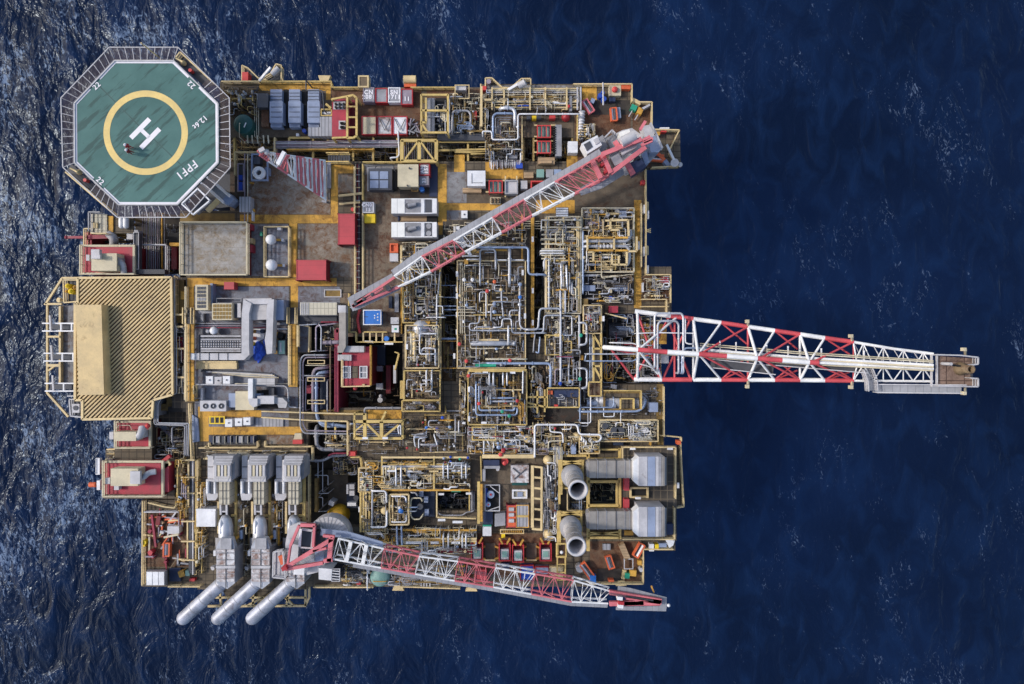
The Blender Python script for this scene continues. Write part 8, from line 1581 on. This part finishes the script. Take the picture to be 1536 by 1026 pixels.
# ================================================================ exhaust stacks, filter houses
def stack(label, ptx, pty, zt=12.3, zb=4.4):
    t = thing('exhaust_stack', label, 'stack', ptx - 10, pty - 24, 0, 'open-topped grey exhaust stacks')
    c = P(ptx, pty, zt); R0 = 14.3 * K(zt)
    part(MB().lathe((c.x, c.y, 0), [(R0 * .93, zb), (R0 * .93, zt - .5), (R0 * 1.04, zt - .45), (R0 * 1.04, zt), (R0 * .8, zt), (R0 * .78, zb + 1)], 40), 'stack_pipe', 'grey_light', t)
    part(MB().lathe((c.x, c.y, 0), [(R0 * .8, zb + 1), (.01, zb + 1)], 30), 'dark_interior', 'black', t)
    for f in (.3, .66): z = zb + (zt - zb) * f; part(MB().lathe((c.x, c.y, 0), [(R0 * .93, z), (R0 * .97, z), (R0 * .97, z + .16), (R0 * .93, z + .16)], 40), 'stiffener_ring', 'grey', t)
    part(MB().lathe((c.x, c.y, 0), [(R0 * .93, zb), (R0 * 1.25, zb - .4), (R0 * 1.25, zb - 1.8)], 40), 'base_cone', 'grey', t)
    px, py = 768 + (c.x * 10) * H / (H - 2), 513 - c.y * 10 * H / (H - 2)
    part(MB().ring(px - 16, py - 10, px + 19, py + 22, 2.2, 1.4, 1.8).box(px - 14, py - 10, px - 8, py + 20, 1.0, 1.3), 'support_frame', 'yellow', t)
    for a, b in (((-14, -20), (16, -16)), ((-14, -15), (16, -21)), ((-15, -22), (-15, 30)), ((-18, -22), (-18, 44)), ((17, -22), (17, 24))): part(MB().beam(P(px + a[0], py + a[1], 2), P(px + b[0], py + b[1], 2), .3), 'brace', 'yellow', t)
    return t
stack('upper open-topped exhaust stack beside the filter house duct', 867.5, 735); stack('lower open-topped exhaust stack beside the filter house duct', 865, 820)
g = thing('well_steelwork', 'yellow steel framework around the dark well between the two exhaust stacks', 'frame', 905, 745, 0)
m = MB()
for x0, y0, x1, y1, w_ in ((882, 680, 882, 826, .45), (929.5, 672, 929.5, 808, .4), (845, 683, 882, 683, .35), (882, 688, 929, 688, .3), (882, 722, 929, 722, .4), (882, 758, 929, 758, .4), (882, 763.5, 929, 763.5, .3), (882, 806, 929, 806, .35), (845, 692, 880, 692, .3), (882, 674, 929, 674, .25), (882, 798, 929, 802, .2), (882, 802, 929, 797, .2), (843, 768, 880, 768, .3), (925, 724, 925, 756, .25)): m.beam(P(x0, y0, 1), P(x1, y1, 1), w_, .5)
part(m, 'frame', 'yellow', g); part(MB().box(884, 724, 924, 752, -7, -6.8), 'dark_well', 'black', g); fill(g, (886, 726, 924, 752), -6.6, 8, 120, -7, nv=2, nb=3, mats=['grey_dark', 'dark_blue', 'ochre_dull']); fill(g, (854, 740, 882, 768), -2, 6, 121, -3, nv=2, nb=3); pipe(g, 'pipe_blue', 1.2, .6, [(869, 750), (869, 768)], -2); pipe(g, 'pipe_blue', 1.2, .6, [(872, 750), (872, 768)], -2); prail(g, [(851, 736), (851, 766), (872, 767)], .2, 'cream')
pf = thing('filter_platform', 'large grated platform with cream rails carrying both filter houses', 'platform', 970, 740, 0)
part(MB().box(932, 668, 1015, 811, .8, 1), 'grating', 'grate_dark', pf); prail(pf, [(933.5, 671), (1013.5, 671), (1013.5, 748)], 1, 'cream'); prail(pf, [(1012, 762), (1012, 809), (934, 809)], 1, 'cream'); prail(pf, [(934, 671), (934, 690)], 1, 'cream'); lamps(pf, 1, (945, 673, 0), (1001, 673, 0), (953, 747, 0), (1017, 724, 1))
part(MB().ring(945, 731, 973, 747, 2.4, 1, 1.6), 'yellow_hatch_frame', 'cream', pf); part(MB().box(948, 734, 970, 744, .9, 1.05), 'dark_hatch', 'black', pf)
for y0, y1 in ((716, 736), (749, 770)): part(MB().box(936.5, y0, 944, y1, 1, 2.2), 'pink_door', 'red_can', pf)
part(MB().prism([(1014, 672), (1022, 664), (1027, 756), (1014, 758)], -.6, -.4), 'side_walk', 'grate', pf); prail(pf, [(1021, 664), (1022, 690), (1026, 760), (1014, 762)], -.4, 'cream'); part(MB().box(1016, 661, 1021.5, 667, -.4, .8), 'orange_box', 'orange', pf); part(MB().box(1000, 786, 1010, 802, 1, 2), 'slate_cabinet', 'navy', pf); part(MB().box(937, 796, 950, 803, 1, 1.3), 'orange_lid', 'ochre', pf); prail(pf, [(990, 653), (1022, 656), (1022, 662)], -.4, 'cream')
def filter_house(label, y0, y1, d0, d1):
    t = thing('filter_house', label, 'filter house', 975, (y0 + y1) / 2, 1, 'pale air intake filter houses')
    part(MB().box(958, y0, 997, y1, 1, 4.8), 'body', 'grey_light', t)
    part(MB().prism([(950, y0 + 7), (958, y0), (958, y1), (950, y1 - 7)], 3, 4.82), 'bevel_hood', 'crane_white', t)
    for i, (x0, x1, mt) in enumerate(((958, 971, 'grey_light'), (971.6, 983, 'grey_blue'), (983.6, 988, 'grey_light'), (988.4, 992, 'grey'), (992.4, 997, 'duct_tan'))): part(MB().box(x0, y0, x1, y1, 4.8, 4.92), 'roof_panel', mt, t)
    part(MB().frustum((997, y0 + 1, 1000, y1 - 1), (996, y0 + 1, 998, y1 - 1), 1, 4.2), 'louvre_bank', 'grey_rib', t)
    part(MB().box(884, d0, 951, d1, 2.2, 4), 'intake_duct', 'duct_tan', t)
    for x in (896, 909, 924, 937, 944): part(MB().box(x, d0 - .6, x + 1, d1 + .6, 2.2, 4.08), 'duct_flange', 'grey_dark' if x == 924 else 'grey', t)
    part(MB().prism([(880, d0 + 4), (886, d0), (886, d1), (880, d1 - 2)], 1, 3.4), 'duct_elbow', 'grey', t)
filter_house('upper pale filter house with jointed grey intake duct', 685, 729, 691, 717); filter_house('lower pale filter house with jointed grey intake duct', 760.5, 805, 767, 794)
# ================================================================ south edge: baskets, skips, hose racks
def tank_basket(label, x, y, mt='red'):
    t = thing('tank_basket', label, 'basket', x, y, 0, 'red transport baskets along the south edge')
    part(MB().ring(x - 9, y - 12, x + 9, y + 15, 1.6, .02, 1.6), 'frame', mt, t); part(MB().box(x - 7, y - 10, x + 7, y + 13, .02, .5), 'floor', 'red_dark', t); part(MB().box(x - 6, y - 3, x + 6, y + 12, .5, 1.4), 'cargo', 'grey_light', t); part(MB().box(x - 4, y, x + 4, y + 9, 1.4, 1.5), 'cargo_lid', 'green_pale', t)
    for s in (-1, 1): part(MB().beam(P(x + s * 8, y - 20, 1.6), P(x + s * 3, y - 11, 1.6), .24), 'sling_bar', 'ochre', t)
    return t
for x, y, lb in ((715.5, 826, 'leftmost of four red transport baskets north of the lower boom'), (757, 827, 'second from left of four red transport baskets north of the lower boom'), (777, 829, 'third from left of four red transport baskets north of the lower boom'), (818.5, 827, 'rightmost of four red transport baskets north of the lower boom')): tank_basket(lb, x, y)
for x, lb in ((735, 'brown-floored empty bay between the first two red transport baskets'), (797, 'brown-floored empty bay between the last two red transport baskets')):
    t = thing('empty_bay', lb, 'bay', x, 828, 0); part(MB().box(x - 8, 815, x + 8, 841, .03, .2), 'floor', 'deck_brown', t); part(MB().beam(P(x - 8, 840, .5), P(x + 8, 840, .5), .22), 'lip', 'cream', t)
    for s in (-1, 1): part(MB().obox(x + s * 10, 821, 6, 2.4, .4 * s, .1, .5), 'clamp', 'ochre', t); part(MB().obox(x + s * 10, 838, 6, 2.4, -.3 * s, .1, .5), 'clamp', 'ochre', t)
for r, mt, lb in (((713, 856, 729, 872), 'red_can', 'red crate seen through the lower crane boom'), ((781, 849, 800, 871), 'blue', 'deep blue skip seen through the lower crane boom'), ((752, 846, 763, 854), 'navy', 'small navy box just north of the lower boom'), ((803, 851, 823, 862), 'grey_blue', 'slate blue lidded skip right of the deep blue one'), ((824, 851, 844, 866), 'beige', 'beige rusty skip right of the slate blue one')):
    t = thing('skip', lb, 'skip', r[0], r[1], 0); part(MB().box(*r, .02, 1.2), 'body', mt, t); part(MB().ring(r[0] - 1, r[1] - 1, r[2] + 1, r[3] + 1, 1.3, .9, 1.35), 'rim', 'red' if mt in ('blue', 'grey_blue') else 'cream' if mt == 'beige' else mt, t)
g = thing('yellow_ladder_cage', 'yellow framed cage beside the foot of the lower exhaust stack', 'cage', 842, 840, 0)
m = MB().ring(835, 835, 849, 871, 2, 2, 2.3)
for y in (846, 858): m.box(835, y, 849, y + 1.6, 2.02, 2.25)
part(m, 'frame', 'yellow', g); part(MB().ring(834, 815, 850, 836, 1.8, 2.4, 2.7), 'upper_frame', 'yellow', g); part(MB().sph(P(842.5, 828.5, 2.8), .26, 10, 7), 'white_lamp', 'white', g)
hose_rack('bright orange hose rack leaning southeast of the lower exhaust stack', 881, 856, 28, .95, 'orange'); hose_rack('orange hose rack standing in the middle of the southeast corner deck', 914.5, 843, 20, 1.25, 'orange'); hose_rack('orange hose rack by the east rail of the southeast corner deck', 958, 825, 22, -1.05, 'orange')
solo(MB().obox(937, 828, 9, 24, -.4, 0, 1), 'timber_bench', 'pale timber bench slanting between two orange hose racks', 'bench', 'wood'); solo(MB().box(904, 816, 916, 825, 0, .5), 'pallet', 'grey slatted pallet at the north of the southeast corner deck', 'pallet', 'grey_rib'); solo(MB().vcyl(870, 853, 6, 0, 1.1, 16), 'drum', 'big greyish-white drum left of the leaning orange hose rack', 'drum', 'grey_light')
solo(MB().box(885, 863.5, 894, 875, 0, 1.2), 'blue_drum_pair', 'bright blue double drum at the south rail', 'drum', 'blue_skip'); solo(MB().box(896, 853, 934, 872, .02, .1), 'floor_mat', 'dark mat on the southeast corner deck', 'mat', 'deck_dark')
solo(MB().obox(941, 864, 7, 8, .1, 0, 1), 'green_winch', 'teal winch at the southeast corner', 'winch', 'teal'); solo(MB().obox(950, 860, 9, 9, .1, 0, 1.1), 'yellow_winch', 'ochre winch right of the teal one at the southeast corner', 'winch', 'ochre'); solo(MB().obox(936, 862, 5, 14, .2, 0, .6), 'cream_rack', 'cream rack left of the teal winch at the southeast corner', 'rack', 'cream')
solo(MB().vcyl(962, 855, 3.2, 0, 1.1, 14), 'drum', 'white drum on the east rail of the southeast corner deck', 'drum', 'grey_light'); solo(MB().box(957, 841, 963, 848, 0, 1), 'yellow_box', 'ochre box on the east rail of the southeast corner deck', 'box', 'ochre'); solo(MB().box(913, 870, 921, 873, .1, 1.1), 'life_ring_box', 'flat orange box on the south rail', 'box', 'orange'); solo(MB().ring(936, 838, 950, 854, 1.2, .8, 1), 'open_rack', 'open grey rack on the southeast corner deck', 'rack', 'grey_light')
g = thing('lifebuoy_stand', 'white and yellow fittings on the ledge below the lower filter house', 'fitting', 990, 820, 0)
part(MB().box(974, 816, 981, 827, 0, 1), 'white_locker', 'white', g); part(MB().box(982.5, 816.5, 988, 823, 0, 1), 'yellow_locker', 'bright_yellow', g); part(MB().box(988.5, 815, 1000, 821, 0, 1), 'pale_locker', 'grey_blue', g); part(MB().prism([(998, 809), (1012, 811), (1010, 818), (1004, 822)], 0, 1.1), 'white_canvas', 'white', g)
solo(MB().lathe(P(573, 860, 0), [(1.42, 0), (1.42, 1.6), (1.1, 1.9), (.4, 2.05), (.01, 2.1)], 32), 'round_tank', 'pale sea-green round tank just south of the lower boom', 'tank', 'green_pale')
for x, y, w0, lb in ((597, 884, 9, 'tan trapezoid bracket on the south edge below the pale green tank'), (707, 885, 9, 'tan half-drum bracket on the south edge below the boom middle'), (932, 877, 8, 'tan bracket on the south edge of the southeast corner')): solo(MB().prism([(x - w0 * .6, y - 6), (x + w0 * .6, y - 6), (x + w0, y + 2), (x - w0, y + 2)], -.8, .2), 'fender_bracket', lb, 'bracket', 'cream')
g = thing('south_pipe_deck', 'railed strip of slim pipes and lockers along the south edge below the lower crane', 'platform', 560, 868, 0)
fill(g, (512, 846, 600, 878), 0, 36, 122, 0, mats=['grey_light', 'silver_dull', 'pipe_cream', 'white', 'ochre', 'grey_dark'], nv=8, nb=12); fill(g, (600, 846, 706, 878), 0, 26, 123, 0, mats=['grey_light', 'ochre', 'pipe_cream', 'grey'], nv=6, nb=10); pipe(g, 'white', 2, 1.6, [(551, 846), (551, 886)], 0); part(MB().beam(P(512, 869, 1), P(546, 867, 1), .4), 'white_boom', 'beige', g); part(MB().box(534, 873, 541, 877, 0, .8), 'red_box', 'red_bright', g)
for i, x in enumerate((632, 636, 640, 645)): part(MB().beam(P(x, 864, .8), P(x, 880, .8), .2), 'slim_post', 'grey_light', g)
g = thing('east_light_row', 'white lamp housings hung outside the east sea rail', 'lights', 970, 360, -1)
for x, y, h in ((971.5, 316, 12), (965.5, 307, 13), (957.5, 362, 12), (965, 370, 14), (971, 398, 12), (963.5, 424, 14)): part(MB().box(x, y, x + 2, y + h, -.6, .9), 'lamp_housing', 'white', g)
for y in (302, 368): part(MB().prism([(969, y), (973, y + 1), (973, y + 14), (969, y + 15)], -.8, .1), 'tan_bracket', 'cream', g)
for dy in (-3, 0, 3): part(MB().beam(P(969, 346, .5), P(976, 346 + dy, .5), .16), 'antenna_arm', 'cream', g)
g = thing('east_balcony', 'small brown balcony with red valve rack above the flare boom root', 'platform', 990, 430, 0)
part(MB().box(964, 414, 1004, 452, .02, .1), 'floor', 'deck_rust', g); part(MB().box(992, 416, 1003, 424, .1, 1), 'red_valves', 'red_roof', g); fill(g, (966, 414, 1004, 450), .1, 14, 124, .1, nv=4, nb=5, mats=['white', 'grey_light', 'pipe_cream', 'silver_dull']); prail(g, [(962, 449), (1000, 449), (1000, 470)], .1, 'cream')
for i, (x, y, lb, mt) in enumerate(((714, 267, 'white cube crate with purple edge on the grey deck', 'white'), )):
    t = thing('cube_crate', lb, 'crate', x, y, 0); part(MB().box(701, 256, 728, 279, 0, 2), 'body', 'white', t); part(MB().ring(700.5, 255.5, 728.5, 280, 1.2, .2, .5), 'base', 'navy', t); part(MB().box(707, 260, 708.3, 275, 2, 2.05), 'groove', 'grey', t); part(MB().box(708.3, 273.5, 724, 274.6, 2, 2.05), 'groove', 'grey', t)
cage('red cage basket beside the white cube crate', 743.5, 280)
t = thing('grey_skid', 'grey dished skid right of the red cage basket by the cube crate', 'skid', 767, 280, .02); part(MB().ring(757, 270, 777, 291, 2, .1, 1.6), 'frame', 'grey', t); part(MB().box(759, 272, 775, 289, .1, 1.3), 'tray', 'grey_light', t); part(MB().beam(P(758, 264, .5), P(758, 296, .5), .2), 'fork_bar', 'cream', t); part(MB().beam(P(775, 264, .5), P(775, 296, .5), .2), 'fork_bar', 'cream', t)
solo(MB().box(781, 271, 791, 283, 0, 1.2), 'grey_box', 'plain pale grey box right of the dished skid', 'box', 'grey_light'); solo(MB().ring(796, 271, 816, 287, 2, .3, 1.4), 'red_rack', 'empty red rack half under the crane catwalk', 'frame', 'red_bright'); solo(MB().box(694, 282, 722, 289, 0, .7), 'timber_stack', 'long pale timber stack below the white cube crate', 'timber', 'wood'); solo(MB().box(786, 258, 800, 267, 0, .8), 'timber_stack', 'small timber stack right of the ochre hose deck', 'timber', 'wood')
for x, lb, mt in ((805, 'ribbed pale tank in the row under the boom root', 'green_pale'), (819, 'grey-green gridded crate in the row under the boom root', 'grey'), (831, 'pale blue crate at the end of the row under the boom root', 'pipe_blue')): solo(MB().box(x, 254, x + 11, 266, 0, 1.2), 'crate', lb, 'crate', mt)
g = thing('hose_heap', 'row of grey and white hoses hanging over the ochre deck', 'hoses', 755, 247, 0)
R = random.Random(3)
for i in range(30): x = 735 + i * 1.55; part(MB().tube(bend([P(x, 240, .4), P(x + R.uniform(-1, 1), 246, .9), P(x + R.uniform(-1, 1), 252 + R.uniform(-2, 2), .3)], .5), .07, 6), 'hose', R.choice(('grey_light', 'grey_dark', 'pipe_mauve', 'white', 'grey')), g)
part(MB().box(774, 244, 784, 252, 0, .8), 'blue_hose_box', 'blue', g)
for (x, y), lb in (((696.5, 321.5), 'white square tote tank with emblem at the end of the lower ochre strip'), ((685, 345), 'white tote tank half hidden by the crane catwalk')): tote(lb, x, y, 9, 11)
g = thing('valve_tray', 'tray of small brass-grey fittings below the red cage basket', 'tray', 743, 302, 0)
part(MB().box(735, 296, 751, 306, 0, .5), 'tray', 'beige', g)
for i in range(6): part(MB().sph(P(738 + (i % 3) * 5, 299 + (i // 3) * 4, .7), .22, 8, 6), 'fitting', 'pipe_brown', g)
